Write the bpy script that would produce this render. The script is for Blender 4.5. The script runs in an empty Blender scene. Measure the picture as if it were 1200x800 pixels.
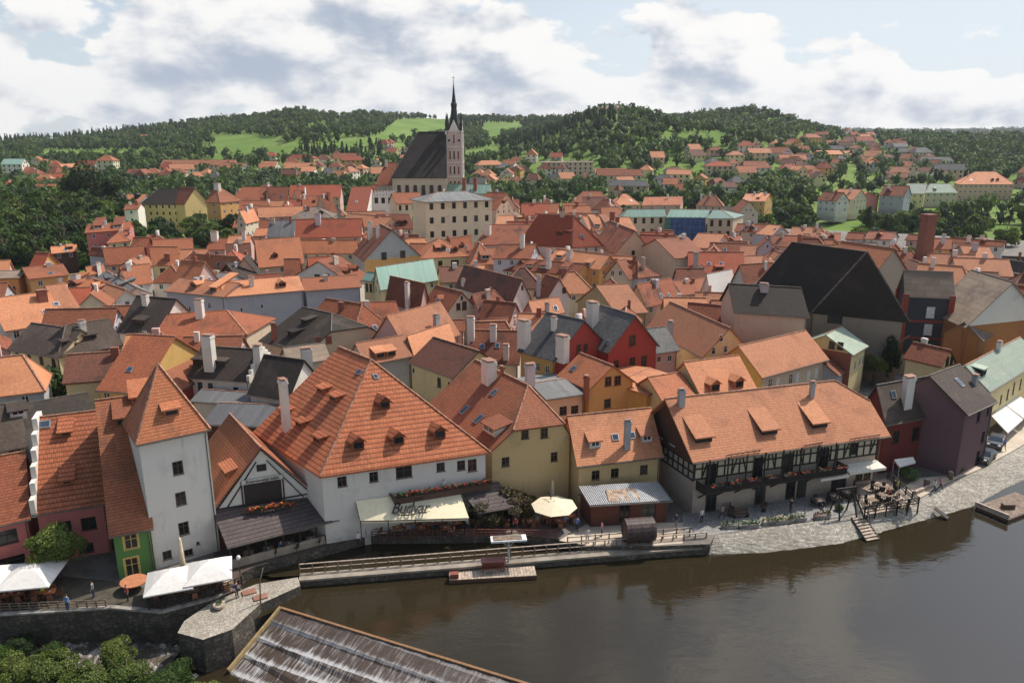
import bpy, bmesh, math, random
import numpy as np
from mathutils import Vector, Matrix
rng = random.Random(7)
R_ = math.radians
scn = bpy.context.scene
COL = scn.collection
# ------------------------------------------------------------------ camera, sun, sky, exposure
F_PX, PITCH, CAM_Z = 880.0, 14.95, 42.0
cam = bpy.data.cameras.new('camera'); cam_o = bpy.data.objects.new('camera', cam); COL.objects.link(cam_o)
cam.sensor_width = 36.0; cam.lens = 36.0 * F_PX / 1200.0
cam.clip_start = 1.0; cam.clip_end = 20000
cam_o.location = (0, 0, CAM_Z); cam_o.rotation_euler = (R_(90 - PITCH), 0, 0)
scn.camera = cam_o
SUN_AZ, SUN_EL = 52.0, 53.0           # degrees clockwise from the view direction (+Y), and above the horizon
sun = bpy.data.lights.new('sun', 'SUN'); sun.energy = 5.0; sun.angle = R_(0.5); sun.color = (1, .93, .83)
sun_o = bpy.data.objects.new('sun', sun); COL.objects.link(sun_o)
sd = Vector((math.sin(R_(SUN_AZ)) * math.cos(R_(SUN_EL)), math.cos(R_(SUN_AZ)) * math.cos(R_(SUN_EL)), math.sin(R_(SUN_EL))))
sun_o.rotation_euler = sd.to_track_quat('Z', 'Y').to_euler()
scn.view_settings.view_transform = 'Standard'; scn.view_settings.look = 'None'
scn.view_settings.exposure = -0.05; scn.view_settings.gamma = 1.0; scn.view_settings.use_curve_mapping = False
scn.cycles.use_denoising = True
scn.cycles.max_bounces = 5; scn.cycles.diffuse_bounces = 3; scn.cycles.glossy_bounces = 3
scn.cycles.transparent_max_bounces = 6; scn.cycles.caustics_reflective = False; scn.cycles.caustics_refractive = False
scn.cycles.volume_bounces = 0

class N:
    """tiny node-tree helper"""
    def __init__(s, tree): s.t = tree; s.n = tree.nodes; s.l = tree.links
    def add(s, typ, **kw):
        n = s.n.new(typ)
        for k, v in kw.items():
            if hasattr(n, k): setattr(n, k, v)
        return n
    def put(s, sock, v):
        if isinstance(v, bpy.types.NodeSocket): s.l.new(v, sock)
        elif v is not None:
            if sock.type == 'RGBA' and len(v) == 3: v = (*v, 1)
            sock.default_value = v
    def m(s, op, a, b=None, c=None, clamp=False):
        n = s.n.new('ShaderNodeMath'); n.operation = op; n.use_clamp = clamp
        s.put(n.inputs[0], a)
        if b is not None: s.put(n.inputs[1], b)
        if c is not None: s.put(n.inputs[2], c)
        return n.outputs[0]
    def vm(s, op, a, b):
        n = s.n.new('ShaderNodeVectorMath'); n.operation = op
        s.put(n.inputs[0], a); s.put(n.inputs[1], b); return n.outputs[0]
    def mix(s, f, a, b, blend='MIX'):
        n = s.n.new('ShaderNodeMix'); n.data_type = 'RGBA'; n.blend_type = blend
        s.put(n.inputs[0], f); s.put(n.inputs[6], a); s.put(n.inputs[7], b); return n.outputs[2]
    def ramp(s, f, lo, hi, a=0.0, b=1.0):
        n = s.n.new('ShaderNodeMapRange'); n.interpolation_type = 'SMOOTHSTEP'
        s.put(n.inputs[0], f); s.put(n.inputs[1], lo); s.put(n.inputs[2], hi); s.put(n.inputs[3], a); s.put(n.inputs[4], b)
        return n.outputs[0]
    def noise(s, vec, scale, detail=4, rough=.55, dist=0.0):
        n = s.n.new('ShaderNodeTexNoise')
        s.put(n.inputs['Vector'], vec); n.inputs['Scale'].default_value = scale; n.inputs['Detail'].default_value = detail
        n.inputs['Roughness'].default_value = rough; n.inputs['Distortion'].default_value = dist
        return n.outputs[0]
    def scale(s, vec, sc, loc=(0, 0, 0)):
        n = s.n.new('ShaderNodeMapping'); s.put(n.inputs[0], vec)
        n.inputs['Scale'].default_value = sc; n.inputs['Location'].default_value = loc; return n.outputs[0]
    def xyz(s, x, y, z):
        n = s.n.new('ShaderNodeCombineXYZ'); s.put(n.inputs[0], x); s.put(n.inputs[1], y); s.put(n.inputs[2], z); return n.outputs[0]
    def sep(s, v):
        n = s.n.new('ShaderNodeSeparateXYZ'); s.put(n.inputs[0], v); return n.outputs

world = bpy.data.worlds.new('World'); scn.world = world; world.use_nodes = True
def build_sky():
    w = N(world.node_tree); w.n.clear()
    out = w.add('ShaderNodeOutputWorld'); bg = w.add('ShaderNodeBackground'); w.l.new(bg.outputs[0], out.inputs[0])
    sky = w.add('ShaderNodeTexSky'); sky.sky_type = 'NISHITA'; sky.sun_disc = False
    sky.sun_elevation = R_(SUN_EL); sky.sun_rotation = R_(SUN_AZ); sky.altitude = 500; sky.dust_density = 1.6; sky.ozone_density = 1.2
    tc = w.add('ShaderNodeTexCoord'); d = tc.outputs['Generated']
    x, y, z = w.sep(d)
    az = w.m('ARCTAN2', x, y); el = w.m('ARCSINE', z)
    P = w.xyz(az, w.m('MULTIPLY', el, 1.9), 0.0)
    def field(P):
        warp = w.add('ShaderNodeTexNoise'); w.put(warp.inputs['Vector'], P); warp.inputs['Scale'].default_value = 7.0; warp.inputs['Detail'].default_value = 3
        Q_ = w.vm('ADD', P, w.vm('MULTIPLY', w.vm('SUBTRACT', warp.outputs[1], (.5, .5, .5)), (.05, .05, 0)))
        a = w.noise(Q_, 8.0, 9, .52); b = w.noise(w.scale(Q_, (1, 1, 1), (3.1, 1.7, 4.2)), 3.2, 2, .5)
        return w.m('ADD', w.m('MULTIPLY', w.m('SUBTRACT', w.m('ADD', w.m('MULTIPLY', a, .68), w.m('MULTIPLY', b, .32)), .5), 1.9), .5)
    # the cloud masses seen over the town, plus two unseen higher ones added for the river reflection: (azimuth, elevation, half width, half height, weight)
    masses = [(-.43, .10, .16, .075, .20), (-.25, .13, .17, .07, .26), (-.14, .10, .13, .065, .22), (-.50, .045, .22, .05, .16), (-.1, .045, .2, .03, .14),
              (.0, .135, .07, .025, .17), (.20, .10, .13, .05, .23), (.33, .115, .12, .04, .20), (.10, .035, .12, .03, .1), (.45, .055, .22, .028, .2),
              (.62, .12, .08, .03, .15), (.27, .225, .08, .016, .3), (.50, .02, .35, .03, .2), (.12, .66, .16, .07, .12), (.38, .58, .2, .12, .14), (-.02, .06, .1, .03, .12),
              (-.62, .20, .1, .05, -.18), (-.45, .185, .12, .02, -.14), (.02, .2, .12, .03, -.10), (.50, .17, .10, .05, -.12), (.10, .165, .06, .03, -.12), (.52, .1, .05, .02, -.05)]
    bias = None
    for (a0, e0, ra, re, wt) in masses:
        u = w.m('DIVIDE', w.m('SUBTRACT', az, a0), ra); v = w.m('DIVIDE', w.m('SUBTRACT', el, e0), re)
        r2 = w.m('ADD', w.m('MULTIPLY', u, u), w.m('MULTIPLY', v, v))
        g = w.m('MULTIPLY', w.m('EXPONENT', w.m('MULTIPLY', r2, -.8)), wt)
        bias = g if bias is None else w.m('ADD', bias, g)
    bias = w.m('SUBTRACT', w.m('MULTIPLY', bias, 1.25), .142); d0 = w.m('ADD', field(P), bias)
    up = w.vm('ADD', P, (.018, .045, 0))
    d1 = w.m('ADD', field(up), bias)
    cover = w.m('MULTIPLY', w.ramp(d0, .50, .575), w.m('MULTIPLY', w.ramp(el, .70, 1.05, 1.0, .2), w.ramp(y, -.35, .35, .25, 1.0)))  # clouds thinned overhead and behind the camera to darken walls facing it
    lit = w.m('SUBTRACT', d1, w.m('MULTIPLY', d0, .55))
    thick = w.ramp(lit, .23, .56)
    cloud = w.mix(thick, (1.05, 1.035, 1.01), (.43, .50, .62))
    dark = w.m('MULTIPLY', w.m('EXPONENT', w.m('MULTIPLY', w.m('ADD', w.m('POWER', w.m('DIVIDE', w.m('SUBTRACT', az, .27), .12), 2.0), w.m('POWER', w.m('ABSOLUTE', w.m('DIVIDE', w.m('SUBTRACT', el, .225), .022)), 2.0)), -1.0)), .8)
    cloud = w.mix(dark, cloud, (.33, .38, .46))
    skyc = w.mix(1.0, sky.outputs[0], (.115, .115, .115), 'MULTIPLY')
    pale = w.mix(w.m('MULTIPLY', w.ramp(el, .0, .40, .72, .10), w.ramp(y, -.3, .3, .25, 1.0)), skyc, (.78, .87, .95))     # thin high veil near the horizon, cut back behind the camera to dim its light
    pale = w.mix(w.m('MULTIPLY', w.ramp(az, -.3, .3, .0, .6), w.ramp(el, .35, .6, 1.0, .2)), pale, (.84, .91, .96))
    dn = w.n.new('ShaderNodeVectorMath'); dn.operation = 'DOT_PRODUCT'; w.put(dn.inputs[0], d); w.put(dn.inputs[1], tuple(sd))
    glow = w.ramp(dn.outputs['Value'], .76, .98, 1.0, 3.0)                # whole sky boosted around the sun, added to brighten the river reflection
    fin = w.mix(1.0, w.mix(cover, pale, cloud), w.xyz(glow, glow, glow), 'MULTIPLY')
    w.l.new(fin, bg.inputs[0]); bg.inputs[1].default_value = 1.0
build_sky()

# ------------------------------------------------------------------ pixel <-> world
TH = R_(PITCH); CAMV = Vector((0, 0, CAM_Z))
FWD = Vector((0, math.cos(TH), -math.sin(TH))); UPV = Vector((0, math.sin(TH), math.cos(TH)))
def ray(px, py): return FWD + Vector((1, 0, 0)) * ((px - 600) / F_PX) - UPV * ((py - 400) / F_PX)
def at_z(px, py, z):
    r = ray(px, py); return CAMV + r * ((z - CAM_Z) / r.z)
def at_y(px, py, Y):
    r = ray(px, py); return CAMV + r * (Y / r.y)
def to_px(p):
    v = Vector(p) - CAMV; dz = v.dot(FWD); return 600 + F_PX * v.x / dz, 400 - F_PX * v.dot(UPV) / dz
def solve3(c0, c1, c2, b):
    M = Matrix((c0, c1, c2)).transposed(); return M.inverted() @ b
def el_z(py, D):      # height of a point at horizontal distance D seen at picture row py (column 600)
    return CAM_Z - D * math.tan(TH + math.atan((py - 400) / F_PX))

# ------------------------------------------------------------------ materials
MATS = {}
def new_mat(name):
    m = bpy.data.materials.new(name); m.use_nodes = True
    k = N(m.node_tree); b = k.n['Principled BSDF']; return m, k, b
def bump(k, b, h, strength=.3, dist=.05):
    n = k.add('ShaderNodeBump'); n.inputs['Strength'].default_value = strength; n.inputs['Distance'].default_value = dist
    k.l.new(h, n.inputs['Height']); k.l.new(n.outputs[0], b.inputs['Normal'])
def plain(name, c, rough=.7, metal=0.0, var=.12, scale=3.0):
    if name in MATS: return MATS[name]
    m, k, b = new_mat(name); tc = k.add('ShaderNodeTexCoord')
    f = k.noise(tc.outputs['Object'], scale, 5)
    lo = tuple(x * (1 - var * 1.6) for x in c); hi = tuple(min(1, x * (1 + var)) for x in c)
    k.put(b.inputs['Base Color'], k.mix(k.ramp(f, .3, .7), lo, hi))
    b.inputs['Roughness'].default_value = rough; b.inputs['Metallic'].default_value = metal
    MATS[name] = m; return m
def roof_mat(name, c1, c2, stain, amount=.5, row=.30, colw=.22, gap=.5, strength=.6):
    if name in MATS: return MATS[name]
    m, k, b = new_mat(name); tc = k.add('ShaderNodeTexCoord'); uv = tc.outputs['UV']; oi = k.add('ShaderNodeObjectInfo')
    rnd = oi.outputs['Random']
    off = k.vm('ADD', uv, k.xyz(k.m('MULTIPLY', rnd, 37.0), k.m('MULTIPLY', rnd, 61.0), 0.0))
    br = k.add('ShaderNodeTexBrick'); k.l.new(uv, br.inputs['Vector'])
    br.inputs['Scale'].default_value = 1.0; br.inputs['Brick Width'].default_value = colw; br.inputs['Row Height'].default_value = row
    br.inputs['Mortar Size'].default_value = .012; br.inputs['Mortar Smooth'].default_value = .3; br.inputs['Bias'].default_value = 0
    k.put(br.inputs['Color1'], c1); k.put(br.inputs['Color2'], c2); k.put(br.inputs['Mortar'], tuple(x * gap for x in c1))
    big = k.noise(off, .22, 5, .6, .4)
    streak = k.noise(k.scale(off, (1.1, .16, 1)), 1.0, 5, .65)
    fine = k.noise(off, 2.6, 3, .7)
    s1 = k.m('MULTIPLY', k.ramp(big, .50, .68), amount)
    s2 = k.m('MULTIPLY', k.ramp(streak, .55, .75), amount * .8)
    s = k.m('MULTIPLY', k.m('MAXIMUM', s1, s2), k.m('ADD', .6, k.m('MULTIPLY', k.m('FRACT', k.m('MULTIPLY', rnd, 7.3)), .8)), clamp=True)
    col = k.mix(s, br.outputs[0], stain)
    col = k.mix(1.0, col, k.mix(k.ramp(fine, .3, .7), (.87, .87, .87), (1.09, 1.08, 1.07)), 'MULTIPLY')
    u, v, _ = k.sep(uv)
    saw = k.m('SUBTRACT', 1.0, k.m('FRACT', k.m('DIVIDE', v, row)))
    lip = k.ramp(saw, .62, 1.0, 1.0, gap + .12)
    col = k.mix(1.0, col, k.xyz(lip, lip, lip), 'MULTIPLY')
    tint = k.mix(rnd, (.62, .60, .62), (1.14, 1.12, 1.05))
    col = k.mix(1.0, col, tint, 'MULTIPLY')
    k.put(b.inputs['Base Color'], col); b.inputs['Roughness'].default_value = .78
    b.inputs['Specular IOR Level'].default_value = .3
    hgt = k.m('ADD', saw, k.m('MULTIPLY', br.outputs['Fac'], -.8))
    bump(k, b, hgt, strength, .06)
    MATS[name] = m; return m
ROOF = {
 'orange': roof_mat('roof_tile_orange', (.40, .135, .062), (.47, .175, .085), (.13, .07, .045), .42),
 'salmon': roof_mat('roof_tile_salmon', (.54, .225, .112), (.60, .26, .135), (.25, .105, .062), .40, gap=.74),
 'red':    roof_mat('roof_tile_red', (.34, .075, .035), (.40, .10, .05), (.16, .06, .04), .35),
 'rust':   roof_mat('roof_tile_rust', (.27, .082, .038), (.36, .115, .055), (.085, .042, .028), .65),
 'brown':  roof_mat('roof_tile_brown', (.17, .07, .045), (.24, .095, .06), (.075, .05, .04), .65),
 'dark':   roof_mat('roof_shingle_dark', (.062, .045, .036), (.085, .063, .05), (.13, .095, .075), .55, row=.3, gap=.6),
 'black':  roof_mat('roof_shingle_black', (.034, .026, .020), (.044, .034, .027), (.085, .062, .046), .65, row=.3, gap=.7),
 'slate':  roof_mat('roof_slate_grey', (.105, .105, .105), (.15, .148, .145), (.06, .06, .06), .45, row=.4, colw=.4, gap=.6),
 'shake':  roof_mat('roof_board_grey', (.22, .165, .12), (.29, .22, .165), (.12, .09, .075), .5, row=1.1, colw=2.3, gap=.75, strength=.2),
 'whitesheet': roof_mat('roof_white_sheet', (.66,.64,.60), (.72,.70,.66), (.5,.47,.42), .3, row=3., colw=4., gap=.9, strength=.1),
 'moss':   roof_mat('roof_sheet_palegreen', (.30, .37, .30), (.36, .42, .34), (.22, .26, .22), .4, row=1.2, colw=3.0, gap=.85, strength=.15),
 'copper': roof_mat('roof_copper_green', (.22, .36, .31), (.28, .42, .36), (.30, .33, .29), .5, row=40., colw=.6, gap=.75, strength=.2),
 'lead':   roof_mat('roof_metal_grey', (.17, .175, .18), (.23, .235, .24), (.11, .105, .10), .5, row=50., colw=.7, gap=.7, strength=.2),
 'pantile': roof_mat('roof_tile_rows', (.40, .12, .055), (.47, .16, .075), (.15, .065, .042), .38, row=.52, colw=.34, gap=.30, strength=1.0),
 'slab':   roof_mat('roof_tile_taupe', (.125, .10, .095), (.155, .125, .115), (.09, .07, .065), .3, row=.55, colw=.8, gap=.45, strength=1.0),
}
CAPM = {'dark': plain('ridge_cap_grey', (.17, .14, .11), .85, var=.3), 'clay': plain('ridge_cap_clay', (.40, .20, .12), .85, var=.3)}
def wall_mat(key, c, dirt=.45):
    nm = 'plaster_' + key
    if nm in MATS: return MATS[nm]
    m, k, b = new_mat(nm); tc = k.add('ShaderNodeTexCoord'); ob = tc.outputs['Object']; oi = k.add('ShaderNodeObjectInfo')
    off = k.vm('ADD', ob, k.xyz(k.m('MULTIPLY', oi.outputs['Random'], 43.0), 0.0, 0.0))
    big = k.noise(off, .35, 6, .62, .3); streak = k.noise(k.scale(off, (1.6, 1.6, .22)), 1.0, 4, .6)
    d = k.m('MULTIPLY', k.m('MAXIMUM', k.ramp(big, .52, .72), k.ramp(streak, .56, .76)), dirt)
    foot = k.m('MULTIPLY', k.ramp(k.sep(ob)[2], .1, 1.9, 1.0, 0.0), k.ramp(k.noise(off, .9, 4), .38, .62, .25, .8))
    d = k.m('MAXIMUM', d, foot)
    col = k.mix(d, c, tuple(x * .58 + .015 for x in c))
    col = k.mix(1.0, col, k.mix(k.noise(off, 6.0, 3), (.93, .93, .93), (1.05, 1.04, 1.03)), 'MULTIPLY')
    k.put(b.inputs['Base Color'], col); b.inputs['Roughness'].default_value = .88; b.inputs['Specular IOR Level'].default_value = .2
    bump(k, b, k.noise(off, 9.0, 3), .12, .03)
    MATS[nm] = m; return m
WALLC = {'white': (.72, .665, .585), 'cream': (.60, .53, .38), 'yellow': (.60, .43, .21), 'ochre': (.58, .36, .12), 'amber': (.66, .36, .13), 'butter': (.70, .59, .32),
 'pink': (.52, .17, .15), 'rose': (.62, .40, .34), 'red': (.30, .055, .042), 'green': (.11, .24, .07), 'grey': (.42, .41, .39), 'bluegrey': (.40, .42, .45),
 'stone': (.44, .36, .27), 'sand': (.56, .45, .32), 'mauve': (.17, .10, .105), 'brick': (.30, .11, .07), 'lilac': (.54, .51, .54), 'peach': (.68, .46, .32),
 'slatewall': (.055, .06, .07), 'darkred': (.16, .035, .025), 'wood': (.36, .16, .06), 'brownwood': (.10, .05, .032), 'olive': (.42, .36, .18), 'brewwall': (.30, .245, .185), 'shadebeige': (.42, .34, .27), 'shedred': (.14, .05, .035), 'old': (.50, .42, .33)}
def W(c): return wall_mat(c, WALLC[c])
def make_glass():
    m, k, b = new_mat('window_glass'); b.inputs['Base Color'].default_value = (.012, .014, .017, 1)
    b.inputs['Roughness'].default_value = .15; b.inputs['Specular IOR Level'].default_value = .35
    oi = k.add('ShaderNodeObjectInfo')
    k.put(b.inputs['Base Color'], k.mix(k.m('POWER', oi.outputs['Random'], 3.0), (.010, .011, .013), (.07, .068, .06)))
    MATS['glass'] = m; return m
GLASS = make_glass()
M_white = plain('white_paint', (.72, .71, .68), .6); M_brownp = plain('brown_paint', (.10, .05, .03), .6); M_dark = plain('dark_timber', (.028, .019, .014), .75)
M_redframe = plain('red_brown_paint', (.22, .06, .035), .6); M_blue = plain('blue_paint', (.05, .09, .18), .6); M_bluew = M_blue
M_timber = plain('weathered_timber', (.20, .14, .10), .85, var=.3); M_plank = plain('pale_plank', (.42, .33, .25), .85, var=.25)
M_steel = plain('galvanised_steel', (.42, .42, .42), .45, .6); M_iron = plain('black_iron', (.02, .02, .02), .5)
M_canvas = plain('cream_canvas', (.72, .66, .55), .85, var=.04); M_brick = plain('red_brick', (.27, .10, .065), .9, var=.3, scale=6)
M_stone = plain('grey_stone', (.30, .27, .23), .9, var=.3, scale=1.5); M_gutter = plain('gutter_metal', (.16, .13, .11), .5, .3)

# ------------------------------------------------------------------ mesh building
def tag(o, label=None, cat=None, group=None, kind=None):
    if label: o['label'] = label
    if cat: o['category'] = cat
    if group: o['group'] = group
    if kind: o['kind'] = kind
    return o
def empty(name, loc, rz=0.0, label=None, cat=None, group=None):
    o = bpy.data.objects.new(name, None); COL.objects.link(o); o.location = loc; o.rotation_euler = (0, 0, rz)
    o.empty_display_size = .5
    return tag(o, label, cat, group)
class MB:
    def __init__(s): s.v = []; s.f = []; s.mi = []; s.sm = []
    def face(s, pts, mi=0, smooth=False):
        n = len(s.v); s.v += [tuple(p) for p in pts]; s.f.append(tuple(range(n, n + len(pts)))); s.mi.append(mi); s.sm.append(smooth)
    def box(s, lo, hi, mi=0, M=None):
        x0, y0, z0 = lo; x1, y1, z1 = hi
        c = [Vector(p) for p in ((x0,y0,z0),(x1,y0,z0),(x1,y1,z0),(x0,y1,z0),(x0,y0,z1),(x1,y0,z1),(x1,y1,z1),(x0,y1,z1))]
        if M is not None: c = [M @ p for p in c]
        n = len(s.v); s.v += [tuple(p) for p in c]
        for q in ((0,3,2,1),(4,5,6,7),(0,1,5,4),(1,2,6,5),(2,3,7,6),(3,0,4,7)):
            s.f.append(tuple(n + i for i in q)); s.mi.append(mi); s.sm.append(False)
    def bar(s, p, q, w=.1, h=None, mi=0, up=Vector((0, 0, 1))):
        """a beam of section w x h from p to q"""
        p = Vector(p); q = Vector(q); h = h or w; d = (q - p)
        if d.length < 1e-5: return
        d.normalize(); a = d.cross(up)
        if a.length < 1e-3: a = d.cross(Vector((0, 1, 0)))
        a.normalize(); b = a.cross(d); a *= w / 2; b *= h / 2
        n = len(s.v)
        for c in (p, q):
            for sa, sb in ((-1,-1),(1,-1),(1,1),(-1,1)): s.v.append(tuple(c + a * sa + b * sb))
        for k in range(4): s.f.append((n+k, n+(k+1)%4, n+4+(k+1)%4, n+4+k)); s.mi.append(mi); s.sm.append(False)
        s.f.append((n+3, n+2, n+1, n)); s.f.append((n+4, n+5, n+6, n+7)); s.mi += [mi, mi]; s.sm += [False, False]
    def tube(s, pts, rs, seg=8, mi=0, cap=True, smooth=True):
        """rings along a path; rs radius (number or list)"""
        pts = [Vector(p) for p in pts]; n0 = len(s.v)
        if not isinstance(rs, (list, tuple)): rs = [rs] * len(pts)
        for i, p in enumerate(pts):
            d = (pts[min(i+1, len(pts)-1)] - pts[max(i-1, 0)]).normalized()
            a = d.cross(Vector((0, 1, 0)) if abs(d.y) < .9 else Vector((1, 0, 0))).normalized(); b = d.cross(a)
            for k in range(seg):
                t = 2 * math.pi * k / seg; s.v.append(tuple(p + (a * math.cos(t) + b * math.sin(t)) * rs[i]))
        for i in range(len(pts) - 1):
            for k in range(seg):
                s.f.append((n0+i*seg+k, n0+i*seg+(k+1)%seg, n0+(i+1)*seg+(k+1)%seg, n0+(i+1)*seg+k)); s.mi.append(mi); s.sm.append(smooth)
        if cap:
            s.f.append(tuple(n0+k for k in range(seg))[::-1]); s.f.append(tuple(n0+(len(pts)-1)*seg+k for k in range(seg))); s.mi += [mi, mi]; s.sm += [False, False]
    def prism(s, poly, z0, z1, mi=0, top_mi=None):
        """vertical prism over a plan polygon"""
        a = sum(poly[i][0]*poly[(i+1)%len(poly)][1]-poly[(i+1)%len(poly)][0]*poly[i][1] for i in range(len(poly)))
        if a < 0: poly = poly[::-1]
        s.face([(p[0], p[1], z1) for p in poly], mi if top_mi is None else top_mi); s.face([(p[0], p[1], z0) for p in poly[::-1]], mi)
        for i in range(len(poly)):
            p, q = poly[i], poly[(i+1) % len(poly)]
            s.face([(p[0],p[1],z0),(q[0],q[1],z0),(q[0],q[1],z1),(p[0],p[1],z1)], mi)
    def build(s, name, mats, parent=None, uv=True, loc=None):
        me = bpy.data.meshes.new(name); me.from_pydata(s.v, [], s.f)
        if not isinstance(mats, (list, tuple)): mats = [mats]
        for m in mats: me.materials.append(m)
        me.polygons.foreach_set('material_index', s.mi); me.polygons.foreach_set('use_smooth', s.sm)
        if uv and s.f:
            U = me.uv_layers.new(name='UVMap'); dat = np.zeros((len(me.loops), 2), dtype=np.float32); V = s.v; li = 0
            for f in s.f:
                n = Vector((0, 0, 0)); L = len(f)
                for i in range(L):
                    a = V[f[i]]; c = V[f[(i+1) % L]]
                    n.x += (a[1]-c[1])*(a[2]+c[2]); n.y += (a[2]-c[2])*(a[0]+c[0]); n.z += (a[0]-c[0])*(a[1]+c[1])
                if n.length > 1e-9: n.normalize()
                if abs(n.z) > .995: u, t = Vector((1, 0, 0)), Vector((0, 1, 0))
                else: t = (Vector((0, 0, 1)) - n * n.z).normalized(); u = t.cross(n)
                for i in f:
                    p = V[i]; dat[li, 0] = p[0]*u.x+p[1]*u.y+p[2]*u.z; dat[li, 1] = p[0]*t.x+p[1]*t.y+p[2]*t.z; li += 1
            U.data.foreach_set('uv', dat.ravel())
        me.update()
        o = bpy.data.objects.new(name, me); COL.objects.link(o)
        if parent is not None: o.parent = parent
        if loc is not None: o.location = loc
        return o
def link_copy(src, parent, mat=None):
    c = src.copy(); COL.objects.link(c); c.parent = parent
    if mat is not None: c.matrix_local = mat
    return c

# ------------------------------------------------------------------ windows (shared meshes)
WIN_CACHE = {}
def window(parent, M, w, h, style='white', near=True, mount=False, name='window'):
    """M: frame whose x runs along the wall, y points INTO the wall and z up; origin at the middle of the opening's foot"""
    key = (round(w, 1), round(h, 1), style, near, mount)
    if key not in WIN_CACHE:
        w_, h_ = key[0], key[1]; y = -.13 if mount else 0.0
        fm = {'white': M_white, 'brown': M_brownp, 'dark': M_dark, 'red': M_redframe, 'blue': M_blue, 'yellow': plain('yellow_paint', (.62, .45, .14), .6), 'shut': M_redframe, 'blind': M_white}[style]
        b = MB(); t = .07 if near else .09
        b.box((-w_/2, y+.05, 0), (-w_/2+t, y+.12, h_)); b.box((w_/2-t, y+.05, 0), (w_/2, y+.12, h_))
        b.box((-w_/2+t, y+.05, h_-t), (w_/2-t, y+.12, h_)); b.box((-w_/2+t, y+.05, 0), (w_/2-t, y+.12, t))
        if w_ > .7: b.box((-.035, y+.045, t), (.035, y+.115, h_-t))
        if h_ > 1.0 and near: b.box((-w_/2+t, y+.055, h_*.62), (w_/2-t, y+.11, h_*.62+.05))
        if near: b.box((-w_/2-.06, y-.06, -.07), (w_/2+.06, y+.12, -.002), 0)
        if style == 'yellow':
            for (a, c, e, f) in ((-w_/2-.14, -w_/2-.002, -.1, h_+.14), (w_/2+.002, w_/2+.14, -.1, h_+.14), (-w_/2, w_/2, h_+.002, h_+.14)):
                b.box((a, -.03, e), (c, .03, f))
        g = MB(); g.face([(-w_/2+t*.5, y+.10, t*.5), (w_/2-t*.5, y+.10, t*.5), (w_/2-t*.5, y+.10, h_-t*.5), (-w_/2+t*.5, y+.10, h_-t*.5)])
        if style == 'shut' or style == 'blind':
            g = MB(); g.box((-w_/2+t*.5, y+.08, t*.5), (w_/2-t*.5, y+.10, h_-t*.5))
        gm = M_redframe if style == 'shut' else (M_white if style == 'blind' else GLASS)
        if near:
            fo = b.build(name, fm, None, uv=False); go = g.build('pane', gm, None, uv=False)
            WIN_CACHE[key] = (fo.data, go.data)
            bpy.data.objects.remove(fo); bpy.data.objects.remove(go)
        else:
            n0 = len(b.f); off = len(b.v); b.v += g.v; b.f += [tuple(i + off for i in f) for f in g.f]; b.mi += [1] * len(g.f); b.sm += g.sm
            fo = b.build(name, [fm, gm], None, uv=False); WIN_CACHE[key] = (fo.data, None); bpy.data.objects.remove(fo)
    fd, gd = WIN_CACHE[key]
    o = bpy.data.objects.new(name, fd); COL.objects.link(o); o.parent = parent; o.matrix_local = M
    if gd:
        g = bpy.data.objects.new('pane', gd); COL.objects.link(g); g.parent = o
    return o
def frame(origin, ux, uy):
    ux = Vector(ux); uy = Vector(uy); uz = Vector((0, 0, 1)); o = Vector(origin)
    return Matrix(((ux.x, uy.x, uz.x, o.x), (ux.y, uy.y, uz.y, o.y), (ux.z, uy.z, uz.z, o.z), (0, 0, 0, 1)))

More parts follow.
